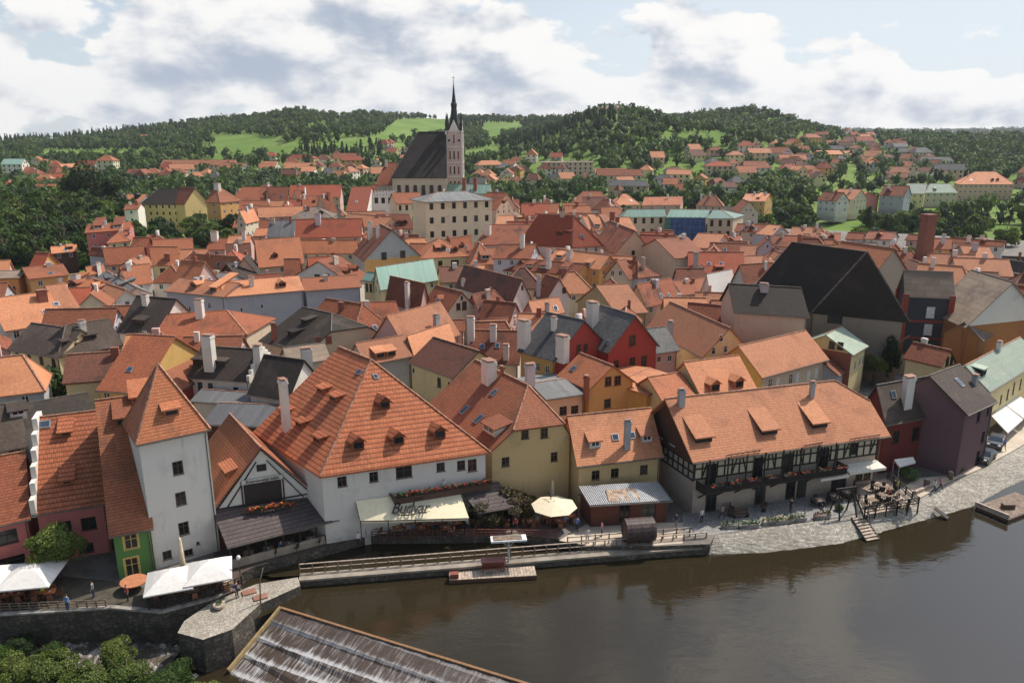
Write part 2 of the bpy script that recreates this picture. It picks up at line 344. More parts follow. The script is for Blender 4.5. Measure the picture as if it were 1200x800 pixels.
# ------------------------------------------------------------------ the house builder
def dedupe(p):
    out = []
    for q in p:
        q = Vector(q)
        if not out or (q - out[-1]).length > 1e-4: out.append(q)
    if len(out) > 1 and (out[0] - out[-1]).length < 1e-4: out.pop()
    return out
def ground_z(x, y):
    D = math.hypot(x, y); return 2.4 + max(0, min(D, 330) - 110) * .022
def in_poly(pt, poly):
    x, y = pt; c = False; j = len(poly) - 1
    for i in range(len(poly)):
        xi, yi = poly[i]; xj, yj = poly[j]
        if (yi > y) != (yj > y) and x < (xj - xi) * (y - yi) / (yj - yi + 1e-12) + xi: c = not c
        j = i
    return c
HOUSES = []
class House: pass
def house(label, A, B, R, wh=6.5, wall='white', roof='orange', end='a', hip=(0, 0), q=(0, 0), ry=.5, gy=False, dp=None, E=None, ze=None, z0=None, ov=.35,
          wins=(), auto=None, chim=(), dorm=(), sky=(), h=None, d=None, cat='house', group=None, name='house', near=None, wstyle='white', wsz=(.9, 1.3),
          parapet='', gable_mat=None, smat={}, pyr=False, pitch=1.0, K=None, open_front=False, part_cap=True):
    """A, B: the two ends of the eave that faces the camera (picture points, left then right). R: the ridge end above A ('a') or above B ('b').
    gy: A, B are the feet of a gable that faces the camera, R its top, E the far end of the ridge or dp the depth."""
    if z0 is None:
        g = at_z((A[0]+B[0])/2, (A[1]+B[1])/2, 10) if len(A) == 2 else A; z0 = ground_z(g.x, g.y)
    if ze is None: ze = z0 + wh
    A3 = at_z(*A, ze) if len(A) == 2 else Vector(A); B3 = at_z(*B, ze) if len(B) == 2 else Vector(B); u = (B3 - A3); wd = u.length; u.normalize(); n = Vector((-u.y, u.x, 0)); Z = Vector((0, 0, 1))
    skew = 0.0
    if not gy:
        w = wd; k = .5
        ka, kb = hip[0] * .5, hip[1] * .5          # ridge insets as a share of the depth
        if pyr:
            d = d or w; ka = kb = w / 2 / d; best = None
            for i in range(2, 250):
                P = A3 + u * (w/2) + n * (d/2) + Z * (i*.1); e = abs(to_px(P)[1] - R[1])
                if best is None or e < best[0]: best = (e, i*.1)
            h = best[1]
        if K is not None:
            base = A3 if end == 'a' else B3; v = at_z(*K, ze) - base; d = v.dot(n); skew = v.dot(u) / d
            s_ = Matrix((u * (1 if end == 'a' else -1), Z, -ray(*R))).transposed().inverted() @ (CAMV - base - v * ry); h = s_[1]
            if hip[0 if end == 'a' else 1] > 0:
                if end == 'a': ka = max(0, s_[0]) / d
                else: kb = max(0, s_[0]) / d
            print('K-house', label[:30], 'd %.1f h %.1f k %.2f inset %.1f w %.1f' % (d, h, skew, s_[0], w))
        if h is None or d is None:
            if h is not None:                        # depth from the picture, height given
                best = None
                for i in range(20, 400):
                    dd = i * .1; P = (A3 + u * (ka * dd) if end == 'a' else A3 + u * (w - kb * dd)) + n * ry * dd + Z * h
                    e = (Vector(to_px(P)) - Vector(R)).length
                    if best is None or e < best[0]: best = (e, dd)
                d = best[1]
            elif d is not None:
                best = None
                for i in range(2, 250):
                    hh = i * .1; P = (A3 + u * (ka * d) if end == 'a' else A3 + u * (w - kb * d)) + n * ry * d + Z * hh
                    e = abs(to_px(P)[1] - R[1])
                    if best is None or e < best[0]: best = (e, hh)
                h = best[1]
            else:
                base = A3 if end == 'a' else B3; kk = ka if end == 'a' else -kb; best = None; p0 = pitch if ry < .99 else .35
                Mi_ = Matrix((u, Z, -ray(*R))).transposed().inverted()
                for i in range(25, 300, 3):
                    dd = i * .1; s_ = Mi_ @ (CAMV - base - (u * kk + n * ry) * dd); kx = s_[0] / (ry * dd); hh = s_[1]
                    if hh < .4: continue
                    e = 6 * kx * kx + 50 * max(0, abs(kx) - .45) ** 2 + 3 * math.log(hh / (dd * ry * p0)) ** 2 + .006 * max(0, dd - 13) ** 2 + .02 * max(0, 6 - dd) ** 2
                    if best is None or e < best[0]: best = (e, dd, hh, kx)
                d, h, skew = best[1:]; skew = max(-.6, min(.6, skew))
                if best[0] > 1.5: print('HOUSE fit', label, A, R, 'cost %.1f d %.1f h %.1f k %.2f' % best)
        org = A3.copy()
    else:
        best = None; mid = A3 + (B3 - A3) * (1 - ry); hx = 0.0
        if h is None and hip[0] > 0 and E is not None:
            best = None
            for i in range(8, 300):
                hh = i * .05; Pp = at_z(*R, ze + hh); Ee = at_z(*E, ze + hh); dv = Ee - Pp
                if dv.dot(n) < 1: continue
                kx = dv.dot(u) / dv.dot(n); xx = (Pp - A3).dot(n); r_ = 1 - ((Pp - A3).dot(u) - kx * xx) / wd
                if xx < .5 or not .15 < r_ < .85: continue
                e = 6 * kx * kx + 3 * math.log(hh / (wd * .5 * pitch)) ** 2 + 1.5 * math.log(hh / xx) ** 2 + 12 * (r_ - .5) ** 2
                if best is None or e < best[0]: best = (e, xx, hh, kx, r_, xx + dv.dot(n))
            if best is None: print('HOUSE no fit', label)
            else:
                _, hx, h, skew, ry, dp = best; E = None
                if best[0] > 1.5 or abs(skew) > .6: print('HOUSE efit', label, A, R, 'cost %.1f x %.1f h %.1f k %.2f ry %.2f dp %.1f' % best)
        if h is None and hip[0] > 0:
            best = None; Mi_ = Matrix((u, Z, -ray(*R))).transposed().inverted()
            for i in range(6, 150, 2):
                xx = i * .1; s_ = Mi_ @ (CAMV - mid - n * xx); kx = s_[0] / xx; hh = s_[1]
                if hh < .5: continue
                e = 6 * kx * kx + 3 * math.log(hh / (wd * .5 * pitch)) ** 2 + 2 * math.log(hh / xx) ** 2
                if best is None or e < best[0]: best = (e, xx, hh, kx)
            hx, h, skew = best[1:]; skew = max(-.6, min(.6, skew))
            if best[0] > 1.5: print('HOUSE hipfit', label, A, R, 'cost %.1f x %.1f h %.1f k %.2f' % best)
        if h is None:
            for i in range(2, 300):
                hh = i * .1; e = abs(to_px(mid + Z * hh)[1] - R[1])
                if best is None or e < best[0]: best = (e, hh)
            h = best[1]
        if dp is None:
            Mi_ = Matrix((u, n + u * skew, -ray(*E))).transposed().inverted() if hx else Matrix((u, n, -ray(*E))).transposed().inverted()
            s_ = Mi_ @ (CAMV - mid - Z * h); dp = s_[1]
            if not hx and dp > 1: skew = max(-.6, min(.6, s_[0] / dp))
            dp = min(max(dp, 5), 40)
        org = B3.copy(); u, n = n, -u; w = dp; d = wd
        ka, kb = (hx / d if hx else hip[0] * .5), hip[1] * .5
    rz = math.atan2(u.y, u.x); D = math.hypot(org.x, org.y)
    if near is None: near = D < 175
    root = empty(name, (org.x, org.y, z0), rz, label, cat, group)
    H = House(); H.root = root; H.w, H.d, H.h, H.wh = w, d, h, ze - z0; H.D = D; H.z0 = z0
    S = Matrix.Identity(4)
    if gy: S[1][0] = -skew
    else: S[0][1] = skew
    H.S = S; H.M = Matrix.Translation((org.x, org.y, z0)) @ Matrix.Rotation(rz, 4, 'Z') @ S; H.Mi = H.M.inverted(); H.label = label
    HOUSES.append(H); wh = ze - z0
    e0 = wh; iA, iB = ka * d, kb * d; qa = q[0] if ka > 0 else 1; qb = q[1] if kb > 0 else 1
    P = lambda x, y, z: Vector((x, y, z))
    F0, F1, K1, K0 = P(0,0,e0), P(w,0,e0), P(w,d,e0), P(0,d,e0); R0, R1 = P(iA, ry*d, e0+h), P(w-iB, ry*d, e0+h)
    if iA + iB > w: mx = w * iA / (iA + iB); R0 = R1 = P(mx, ry*d, e0+h)
    f0, f1 = P(0, qa*ry*d, e0+qa*h), P(w, qb*ry*d, e0+qb*h); k0, k1 = P(0, d-qa*(1-ry)*d, e0+qa*h), P(w, d-qb*(1-ry)*d, e0+qb*h)
    faces = {'F': dedupe([F0, F1, f1, R1, R0, f0]), 'K': dedupe([K1, K0, k0, R0, R1, k1])}
    if ry > .99: faces.pop('K')
    if ka > 0: faces['L'] = dedupe([k0, f0, R0])
    if kb > 0: faces['R'] = dedupe([f1, k1, R1])
    H.faces = {k: v for k, v in faces.items() if len(v) > 2}
    T = Vector((0, 0, -.2)); rb = MB()
    for v in H.faces.values():
        rb.face(v); rb.face([p + T for p in v[::-1]])
    loop = dedupe([F0, F1, f1] + ([R1] if kb == 0 else []) + [k1, K1, K0, k0] + ([R0] if ka == 0 else []) + [f0])
    for i in range(len(loop)):
        a, b = loop[i], loop[(i+1) % len(loop)]; rb.face([a + T, b + T, b, a])
    cap = .16 if near else .22
    if ry < .99:
        for a, b in [(R0, R1)] + ([(f0, R0), (k0, R0)] if ka > 0 else []) + ([(f1, R1), (k1, R1)] if kb > 0 else []):
            if (a - b).length > .3: rb.bar(a + P(0, 0, .03), b + P(0, 0, .03), cap, cap * .6, mi=1)
    ro = rb.build('roof', [ROOF[roof], CAPM['dark' if roof in ('black','dark','slate','shake','slab') else 'clay']], root); H.roof = ro
    if near:
        gb = MB(); gb.bar(F0 + P(0, -.06, -.12), F1 + P(0, -.06, -.12), .14, .12); gb.tube([P(w-.5, .05, e0-.2), P(w-.5, ov-.06, e0-.7), P(w-.5, ov-.06, .1)], .05, 6)
        if d > 2: gb.build('gutter', M_gutter, root, uv=False)
    # walls
    zr = lambda y: h * min(y / (ry * d), (d - y) / ((1 - ry) * d) if ry < .99 else 9e9) - .16
    x0, x1, y0, y1 = ov, w - ov, ov, d - ov * (0 if ry > .99 else 1)
    H0 = wh + min(zr(y0), zr(y1)); H.box = (x0, x1, y0, y1, H0)
    wallsegs = {'F': (P(x0,y0,0), P(1,0,0), x1-x0, P(0,1,0)), 'R': (P(x1,y0,0), P(0,1,0), y1-y0, P(-1,0,0)),
                'K': (P(x1,y1,0), P(-1,0,0), x1-x0, P(0,-1,0)), 'L': (P(x0,y1,0), P(0,-1,0), y1-y0, P(1,0,0))}
    holes = {k: [] for k in wallsegs}; placed = []
    camL = H.Mi @ CAMV
    def add_win(side, s, z, ww, hh, st):
        L = wallsegs[side][2]
        if s - ww/2 < .12 or s + ww/2 > L - .12: return False
        mount = z + hh > H0 - .12
        if not mount and z < .05: z = .05
        for (a, b, c, e) in [x[:4] for x in placed if x[4] == side]:
            if abs(a - s) < (ww + c) / 2 + .1 and z < b + e + .12 and b < z + hh + .12: return False
        placed.append((s, z, ww, hh, side, st, mount))
        if not mount: holes[side].append((s - ww/2, z, s + ww/2, z + hh))
        return True
    for wi in wins:
        px, py = wi[0], wi[1]; ww = wi[2] if len(wi) > 2 else wsz[0]; hh = wi[3] if len(wi) > 3 else wsz[1]; st = wi[4] if len(wi) > 4 else wstyle
        rl = H.Mi.to_3x3() @ ray(px, py); hit = None
        for side, (o_, ux, L, inn) in wallsegs.items():
            dn = rl.dot(inn)
            if dn <= 1e-4: continue
            t = (o_ - camL).dot(inn) / dn; p = camL + rl * t; s = (p - o_).dot(ux)
            if -.3 < s < L + .3 and (hit is None or t < hit[0]): hit = (t, side, s, p.z)
        if hit: add_win(hit[1], min(max(hit[2], ww/2+.15), wallsegs[hit[1]][2]-ww/2-.15), hit[3] - hh/2, ww, hh, st)
    if auto:
        au = dict(sp=2.6, fl=3.0, n=None, sides='FLR', sill=.9); au.update(auto)
        for side in au['sides']:
            o_, ux, L, inn = wallsegs[side]
            if (camL - o_).dot(inn) > -.5: continue
            nx = max(1, int((L - .6) / au['sp'])); nf = au['n'] or max(1, int((wh) / au['fl']))
            for f in range(nf):
                zt = H0 - .55 - f * au['fl'] - wsz[1]
                for i in range(nx):
                    if rng.random() < au.get('skip', .06): continue
                    if zt > .3: add_win(side, (i + .5) * L / nx, zt, wsz[0], wsz[1], wstyle)
            if au.get('gab', True) and side in 'LR' and ((ka == 0 and side == 'L') or (kb == 0 and side == 'R')) and h > 3 and ry < .9:
                for sgn in ((-1, 1) if d > 7 else (0,)): add_win(side, L/2 + sgn * d * .11, H0 + .35, wsz[0] * .8, wsz[1] * .75, wstyle)
    wb = MB(); extra = []
    for side, (o_, ux, L, inn) in wallsegs.items():
        n_f = len(wb.f)
        if open_front and side in open_front: continue
        top = H0 if not (ry > .99 and side == 'K') else wh + h - .2
        hs = holes[side]; xs = sorted({0.0, L, *[x for q4 in hs for x in (q4[0], q4[2])]}); zs = sorted({-1.5, top, *[z for q4 in hs for z in (q4[1], q4[3])]})
        for i in range(len(xs) - 1):
            for j in range(len(zs) - 1):
                cx, cz = (xs[i]+xs[i+1])/2, (zs[j]+zs[j+1])/2
                if any(a < cx < c and b_ < cz < e for (a, b_, c, e) in hs): continue
                wb.face([o_+ux*xs[i]+P(0,0,zs[j]), o_+ux*xs[i+1]+P(0,0,zs[j]), o_+ux*xs[i+1]+P(0,0,zs[j+1]), o_+ux*xs[i]+P(0,0,zs[j+1])])
        for (a, b_, c, e) in hs:
            q1 = [o_+ux*a+P(0,0,b_), o_+ux*c+P(0,0,b_), o_+ux*c+P(0,0,e), o_+ux*a+P(0,0,e)]; q2 = [p + inn*.22 for p in q1]
            for i in range(4): wb.face([q1[i], q1[(i+1)%4], q2[(i+1)%4], q2[i]])
            wb.face(q2)
        if side in smat:
            if smat[side] not in extra: extra.append(smat[side])
            ix = 1 + (1 if gable_mat else 0) + extra.index(smat[side])
            for i in range(n_f, len(wb.f)): wb.mi[i] = ix
    gm = 1 if gable_mat else 0
    for xx, flip, isg, qq in ((x0, True, ka == 0 or qa > 0, qa), (x1, False, kb == 0 or qb > 0, qb)):
        if not isg: continue
        zt = qq * h - .16
        pts = [P(xx,y0,H0), P(xx,y1,H0)]
        if ry > .99: pts += [P(xx, y1, wh + zr(y1))]
        elif qq >= 1: pts += [P(xx, y1, wh+zr(y1)), P(xx, ry*d, wh+h-.16), P(xx, y0, wh+zr(y0))]
        else: pts += [P(xx, y1, wh+zr(y1)), P(xx, d-qq*(1-ry)*d-.1, wh+zt), P(xx, qq*ry*d+.1, wh+zt), P(xx, y0, wh+zr(y0))]
        pts = dedupe(pts)
        if len(pts) > 2: wb.face(pts[::-1] if flip else pts, gm)
    mats = [W(wall)] + ([W(gable_mat)] if gable_mat else []) + [W(e) for e in extra]
    H.wallo = wb.build('wall', mats, root)
    H.segs = wallsegs
    for (s, z, ww, hh, side, st, mount) in placed:
        o_, ux, L, inn = wallsegs[side]; window(root, frame(o_ + ux * s + P(0, 0, z), ux, inn), ww, hh, st, near, mount)
    if parapet:
        pb = MB()
        for side in parapet:
            xa = (-.05 if side == 'L' else w - .4); xb = xa + .45; n_ = 6
            for i in range(n_):
                for sg in (0, 1):
                    yA, yB = (i / n_ * ry * d, (i + 1) / n_ * ry * d)
                    if sg: yA, yB = d - yB, d - yA
                    pb.box((xa, yA, e0 - .3), (xb, yB, e0 + h * (i + 1) / n_ + .25))
        pb.build('parapet', W('white'), root)
    for c in chim: add_chimney(H, *c)
    for c in dorm: add_dormer(H, *c)
    for c in sky: add_skylight(H, *c)
    return H
def roof_hit(H, px, py):
    camL = H.Mi @ CAMV; rl = H.Mi.to_3x3() @ ray(px, py); best = None
    for tol in (0, 3):
        for key, poly in H.faces.items():
            nrm = (poly[1]-poly[0]).cross(poly[2]-poly[1]).normalized()
            if rl.dot(nrm) > -1e-3: continue
            t = (poly[0]-camL).dot(nrm) / rl.dot(nrm); p = camL + rl * t
            c = sum((Vector(v) for v in poly), Vector()) / len(poly)
            ps = [((v.x-c.x)*(1+tol*.1)+c.x, (v.y-c.y)*(1+tol*.1)+c.y) for v in poly]
            if in_poly((p.x, p.y), ps) and (best is None or t < best[0]): best = (t, key, p, nrm)
        if best: return best[1], best[2], best[3]
    return None
CHIM = {'white': 'white', 'brick': 'brick', 'grey': 'grey', 'rose': 'lilac'}
def add_chimney(H, px, py, hpx=18, wpx=8, col='white', hat=True):
    r = roof_hit(H, px, py)
    if not r: print('chimney miss', H.label, px, py); return
    key, p, n = r; dist = ((H.M @ p) - CAMV).length; hh = hpx * dist / F_PX * 1.05; w = wpx * dist / F_PX * .8
    b = MB(); t = p.z + hh
    b.box((-w/2, -w*.35, p.z - 1.2), (w/2, w*.35, t)); b.box((-w/2-.07, -w*.35-.07, t - .28), (w/2+.07, w*.35+.07, t - .12))
    b.box((-w/2-.05, -w*.35-.05, t+.003), (w/2+.05, w*.35+.05, t + .08), 0)
    if hat:
        for sx in (-1, 1): b.box((sx*w*.3-.05, -.08, t+.08), (sx*w*.3+.05, .08, t+.24), 1)
        b.box((-w/2-.06, -w*.35-.06, t+.24), (w/2+.06, w*.35+.06, t+.31), 1)
    o = b.build('chimney', [W(CHIM[col]), plain('chimney_cap', (.30, .15, .10), .8)], H.roof, uv=False, loc=(p.x, p.y, 0))
    return o
def add_dormer(H, px, py, w=1.5, hh=1.1, kind='shed', ms=.35, face='white', gh=.55, wd=None):
    """(px, py): middle of the foot of its front"""
    r = roof_hit(H, px, py)
    if not r: print('dormer miss', H.label, px, py); return
    key, p, n = r; o = Vector((n.x, n.y, 0)); m = o.length / n.z; o.normalize(); s = Vector((-o.y, o.x, 0))
    M = Matrix(((s.x, -o.x, 0, p.x), (s.y, -o.y, 0, p.y), (0, 0, 1, p.z), (0, 0, 0, 1)))     # x along the eave, y into the roof
    b = MB(); t = .12
    if kind == 'shed':
        rr = hh / max(.15, m - ms); zt = hh
        b.face([(-w/2, 0, -.4), (w/2, 0, -.4), (w/2, 0, zt), (-w/2, 0, zt)])
        for x in (-w/2, w/2): b.face([(x, 0, -.4), (x, rr, m*rr-.4), (x, rr, m*rr), (x, 0, zt)][:: (1 if x > 0 else -1)])
        e = .22; top = [(-w/2-e, -e, zt - ms*e), (w/2+e, -e, zt - ms*e), (w/2+e, rr+.1, m*rr+.05), (-w/2-e, rr+.1, m*rr+.05)]
        bot = [(x, y, z-t) for (x, y, z) in top]; top = [(x, y, z+.03) for (x, y, z) in top]
        b.face(top, 1); b.face(bot[::-1], 1)
        for i in range(4): b.face([bot[i], bot[(i+1)%4], top[(i+1)%4], top[i]], 1)
    else:
        rr = hh / m; r2 = (hh + gh) / m; e = .2
        b.face([(-w/2, 0, -.4), (w/2, 0, -.4), (w/2, 0, hh), (0, 0, hh+gh), (-w/2, 0, hh)])
        for x in (-w/2, w/2): b.face([(x, 0, -.4), (x, rr, m*rr-.4), (x, rr, hh), (x, 0, hh)][:: (1 if x > 0 else -1)])
        sl = gh / (w/2)
        for sg in (-1, 1):
            a = Vector((sg*(w/2+e), -e, hh - sl*e)); c = Vector((0, -e, hh+gh)); d2 = Vector((0, r2, hh+gh)); f = Vector((sg*(w/2+e), rr - sl*e/m, hh - sl*e))
            q = [a, c, d2, f] if sg > 0 else [f, d2, c, a]; up = Vector((0, 0, .06)); dn = Vector((0, 0, -.08))
            b.face([v + up for v in q][::-1] if sg > 0 else [v + up for v in q][::-1], 1); b.face([v + dn for v in q], 1)
            for i in range(4): b.face([q[i]+dn, q[(i+1)%4]+dn, q[(i+1)%4]+up, q[i]+up], 1)
    wm = {'white': W('white'), 'tile': H.roof.data.materials[0], 'dark': M_dark}[face]
    do = b.build('dormer', [wm, H.roof.data.materials[0]], H.root); do.matrix_local = M
    ww = max(.45, (w - .35) if wd is None else wd); h2 = max(.4, hh - .35)
    window(do, frame((0, -.0, .22), (1, 0, 0), (0, 1, 0)), ww, h2, 'dark' if face != 'white' else 'white', False, True)
def add_skylight(H, px, py, w=.7, l=1.0):
    r = roof_hit(H, px, py)
    if not r: print('skylight miss', H.label, px, py); return
    key, p, n = r; o = Vector((n.x, n.y, 0)); o.normalize(); s = Vector((-o.y, o.x, 0)); t = n.cross(s)
    M = Matrix(((s.x, t.x, n.x, p.x), (s.y, t.y, n.y, p.y), (s.z, t.z, n.z, p.z), (0, 0, 0, 1)))
    b = MB(); b.box((-w/2, -l/2, 0), (w/2, l/2, .10), 0); b.box((-w/2+.09, -l/2+.09, .09), (w/2-.09, l/2-.09, .115), 1)
    sk = b.build('skylight', [M_steel, SKYGLASS], H.root, uv=False); sk.matrix_local = M
_m, _k, _b = new_mat('skylight_glass'); _b.inputs['Base Color'].default_value = (.05, .07, .10, 1); _b.inputs['Roughness'].default_value = .08; SKYGLASS = _m
def loc_on(H, px, py, side='F'):
    """local (s, z) of a picture point on a wall"""
    o_, ux, L, inn = H.segs[side]; camL = H.Mi @ CAMV; rl = H.Mi.to_3x3() @ ray(px, py); t = (o_ - camL).dot(inn) / rl.dot(inn); p = camL + rl * t
    return (p - o_).dot(ux), p.z
# ================================================================== THE SETTING: terrain, water, banks
def lerp_tab(tab, x):
    if x <= tab[0][0]: return tab[0][1]
    for (a, b), (c, d) in zip(tab, tab[1:]):
        if x <= c: return b + (d - b) * (x - a) / (c - a)
    return tab[-1][1]
# bare crest of the hills behind the town: bearing (as a picture column) -> row, and its distance
CREST = [(-200,172),(0,167),(75,163),(150,156),(200,149),(250,143),(300,140),(350,131),(400,138),(430,134),(470,137),(510,139),(550,139),(600,140),(650,140),(690,141),(720,139),(760,141),(800,140),(840,135),(875,130),(905,136),(945,150),(980,158),(1050,163),(1120,164),(1200,163),(1400,163)]
CDIST = [(-200,1500),(0,1500),(150,1450),(250,1400),(350,1300),(430,1350),(520,1600),(640,1500),(700,1150),(800,1150),(880,1100),(960,1050),(1200,1150),(1400,1200)]
def bearing_px(x, y): return 600 + F_PX * (x / max(y, 1e-3)) / math.cos(TH) if y > 0 else 600
def terrain_z(x, y):
    D = math.hypot(x, y)
    if y < 30: return -3.0
    px = 600 + F_PX * (x / y) * 1.03; ca = y / D
    cy, cd = lerp_tab(CREST, px), lerp_tab(CDIST, px)
    zc = CAM_Z - cd * ca * math.tan(TH + math.atan((cy - 400) / F_PX))
    s = 355.0 if px > 130 else 262.0
    if px > 985: s = 330.0
    base = 3.0
    if D < s: z = base
    elif D < cd:
        t = (D - s) / (cd - s); z = base + (zc - base) * (t ** 1.25 * .75 + .25 * t * t * (3 - 2 * t))
    else:
        t = min(1, (D - cd) / 900); z = zc - (zc - 20) * t * .8
    if D > 2600:                                   # the farthest ridge
        t = min(1, (D - 2600) / 1300); far = CAM_Z + 3900 * ca * math.tan(math.atan((400 - (lerp_tab([(400,170),(650,163),(900,154),(1200,153)], px) + 1.5*math.sin(px*.013))) / F_PX) - TH) ; z = z + (far - z) * (t*t*(3-2*t))
        if D > 3900: z = far - (D - 3900) * .02
    # wooded river bank on the west side
    if px < 175:
        b = max(0, min(1, (D - 262) / 75)); b = b*b*(3-2*b); f = max(0, min(1, (175 - px) / 60)); z = max(z, 3 + 9.5 * b * f)
    # the knoll in front of the middle ridge
    kx, ky = 98.0, 760.0
    g = math.exp(-(((x - kx) / 100) ** 2 + ((y - ky) / 150) ** 2)); z += 31 * g
    kx, ky = -250.0, 860.0
    g = math.exp(-(((x - kx) / 160) ** 2 + ((y - ky) / 130) ** 2)); z += 6 * g
    return z + 1.2 * math.sin(x * .021) * math.sin(y * .017) * max(0, min(1, (D - 420) / 200))
# picture-space outlines only used to decide what grows where; every object gets its own place on the terrain
MEADOWS = [[(240,158),(298,157),(345,168),(432,168),(432,173),(345,174),(262,168)], [(180,175),(50,175),(50,183),(185,182)],
           [(395,160),(440,160),(455,150),(470,139),(527,138),(527,153),(480,158),(455,165),(400,166)], [(566,143),(608,144),(614,152),(566,152)],
           [(543,176),(586,169),(586,179),(543,186)], [(570,156),(582,152),(590,158),(575,167)], [(774,157),(845,155),(852,160),(850,176),(842,176),(838,166),(776,163)],
           [(758,198),(790,200),(788,208),(760,206)], [(930,243),(1060,243),(1060,252),(1010,262),(1000,278),(960,278),(950,262)], [(1150,270),(1200,262),(1200,300),(1150,292)],
           [(355,147),(385,143),(392,147),(360,151)], [(240,168),(350,176),(350,181),(240,178)], [(620,242),(700,232),(720,238),(640,250)]]
def grass_mat():
    m, k, b = new_mat('grass'); tc = k.add('ShaderNodeTexCoord'); o = tc.outputs['Object']
    f = k.noise(o, .012, 6, .6, .3); g = k.noise(k.scale(o, (1, .35, 1)), .05, 5, .6)
    c = k.mix(k.ramp(f, .35, .65), (.10, .17, .03), (.15, .22, .05)); c = k.mix(k.m('MULTIPLY', k.ramp(g, .5, .7), .5), c, (.20, .22, .09))
    k.put(b.inputs['Base Color'], c); b.inputs['Roughness'].default_value = .95; b.inputs['Specular IOR Level'].default_value = .1; return m
GRASS = grass_mat()
def build_terrain():
    b = MB(); ds = [8, 30, 60, 90, 130, 180, 220, 250, 262, 275, 290, 305, 320, 340, 355, 375, 400] + list(range(430, 1000, 28)) + list(range(1000, 1700, 40)) + [1800, 2000, 2300, 2600, 2900, 3200, 3600, 3900, 4500, 6000, 9000]
    angs = [R_(a) for a in np.arange(-62, 62.1, .55)]
    for D in ds:
        for a in angs:
            x, y = D * math.sin(a), D * math.cos(a); z = terrain_z(x, y)
            if D < 230: z = -3.2
            elif D < 262: z = -3.2 + (terrain_z(x, y) + 3.2) * max(0, (D - 240) / 22)
            b.v.append((x, y, z))
    n = len(angs)
    for i in range(len(ds) - 1):
        for j in range(n - 1): b.f.append((i*n+j, i*n+j+1, (i+1)*n+j+1, (i+1)*n+j)); b.mi.append(0); b.sm.append(True)
    o = b.build('terrain', GRASS, uv=False)
    for p in o.data.polygons:
        if p.normal.z < 0: o.data.flip_normals(); break
    tag(o, kind='structure')
build_terrain()

WZ = 1.2
# water ----------------------------------------------------------------
def water_mat():
    m, k, b = new_mat('river_water'); tc = k.add('ShaderNodeTexCoord'); o = tc.outputs['Object']
    k.put(b.inputs['Base Color'], (.026, .020, .010)); b.inputs['Roughness'].default_value = .04; b.inputs['IOR'].default_value = 1.4
    n1 = k.noise(k.scale(o, (.5, .9, 1)), 1.0, 4, .6, .4); n2 = k.noise(o, .07, 3); n3 = k.noise(k.scale(o, (1, 1.6, 1)), 3.5, 2, .6)
    h = k.m('ADD', k.m('MULTIPLY', n1, k.ramp(n2, .35, .7, .35, 1.0)), k.m('MULTIPLY', n3, .12)); bump(k, b, h, .24, .12); return m
WATER = water_mat()
wb = MB()
Q = lambda x, y, z=1.2: tuple(at_z(x, y, z))[:2]
weir_top = [Q(329, 712), Q(625, 803), Q(700, 830)]        # crest of the weir
river_poly = [weir_top[0], weir_top[1], (Q(700, 830)[0], 30), (90, 10), (260, 60), (260, 240), (120, 130), (60, 100), (0, 90), (-60, 82), Q(270, 640), Q(310, 700)]
wb.face([(p[0], p[1], WZ) for p in [Q(329,712), Q(625,803), Q(900,1000), Q(1500,1000), (260, 60), (320, 200), (120, 130), (60, 100), (0, 95), (-45, 86), Q(220, 640), Q(262,742)]])
tag(wb.build('river_water', WATER, uv=False), kind='structure')
wb = MB(); wb.face([(-120, 20, -1.1), (20, 20, -1.1), (20, 66, -1.1), (-20, 70, -1.1), (-120, 70, -1.1)])
tag(wb.build('lower_river_water', WATER, uv=False), kind='structure')
wb = MB(); wb.face([(-330, 212, 1.2), (-60, 212, 1.2), (-60, 266, 1.2), (-330, 266, 1.2)])
tag(wb.build('far_river_water', WATER, uv=False), kind='structure')

zp = lambda px, py, z: tuple(at_z(px, py, z))
wb = MB(); wb.face([zp(x, y, 1.5) for x, y in ((318,676),(350,674),(832,636),(832,625),(655,625),(545,620),(422,625),(335,650),(290,665))]); ro = wb.build('mill_race_water', WATER, uv=False)
if ro.data.polygons[0].normal.z < 0: ro.data.flip_normals()
tag(ro, kind='structure')
# town ground ------------------------------------------------------------
def ground_mat(name, c1, c2, sc=.5, cell=None):
    m, k, b = new_mat(name); tc = k.add('ShaderNodeTexCoord'); o = tc.outputs['Object']
    f = k.noise(o, sc, 6, .65); c = k.mix(k.ramp(f, .35, .65), c1, c2)
    if cell:
        wv = k.add('ShaderNodeTexNoise'); wv.inputs['Scale'].default_value = cell * .7; k.l.new(o, wv.inputs['Vector']); o = k.vm('ADD', k.scale(o, (1, 1, 1.5)), k.vm('MULTIPLY', wv.outputs[1], (.16 / cell,) * 3))
        v = k.add('ShaderNodeTexVoronoi'); v.inputs['Scale'].default_value = cell; k.l.new(o, v.inputs['Vector'])
        v2 = k.add('ShaderNodeTexVoronoi'); v2.feature = 'DISTANCE_TO_EDGE'; v2.inputs['Scale'].default_value = cell; k.l.new(o, v2.inputs['Vector'])
        hs = k.sep(v.outputs['Color'])[0]
        c = k.mix(1.0, c, k.mix(hs, (.62, .61, .59), (1.32, 1.31, 1.3)), 'MULTIPLY'); e = k.ramp(v2.outputs['Distance'], .0, .16)
        c = k.mix(e, tuple(x * .72 for x in c1), c); bump(k, b, e, .4, .05)
    k.put(b.inputs['Base Color'], c); b.inputs['Roughness'].default_value = .9; return m
G_TOWN = ground_mat('town_ground_mat', (.115, .10, .085), (.19, .165, .14)); G_COBBLE = ground_mat('rubble_bank', (.29, .262, .215), (.42, .385, .32), .35, 4.2)
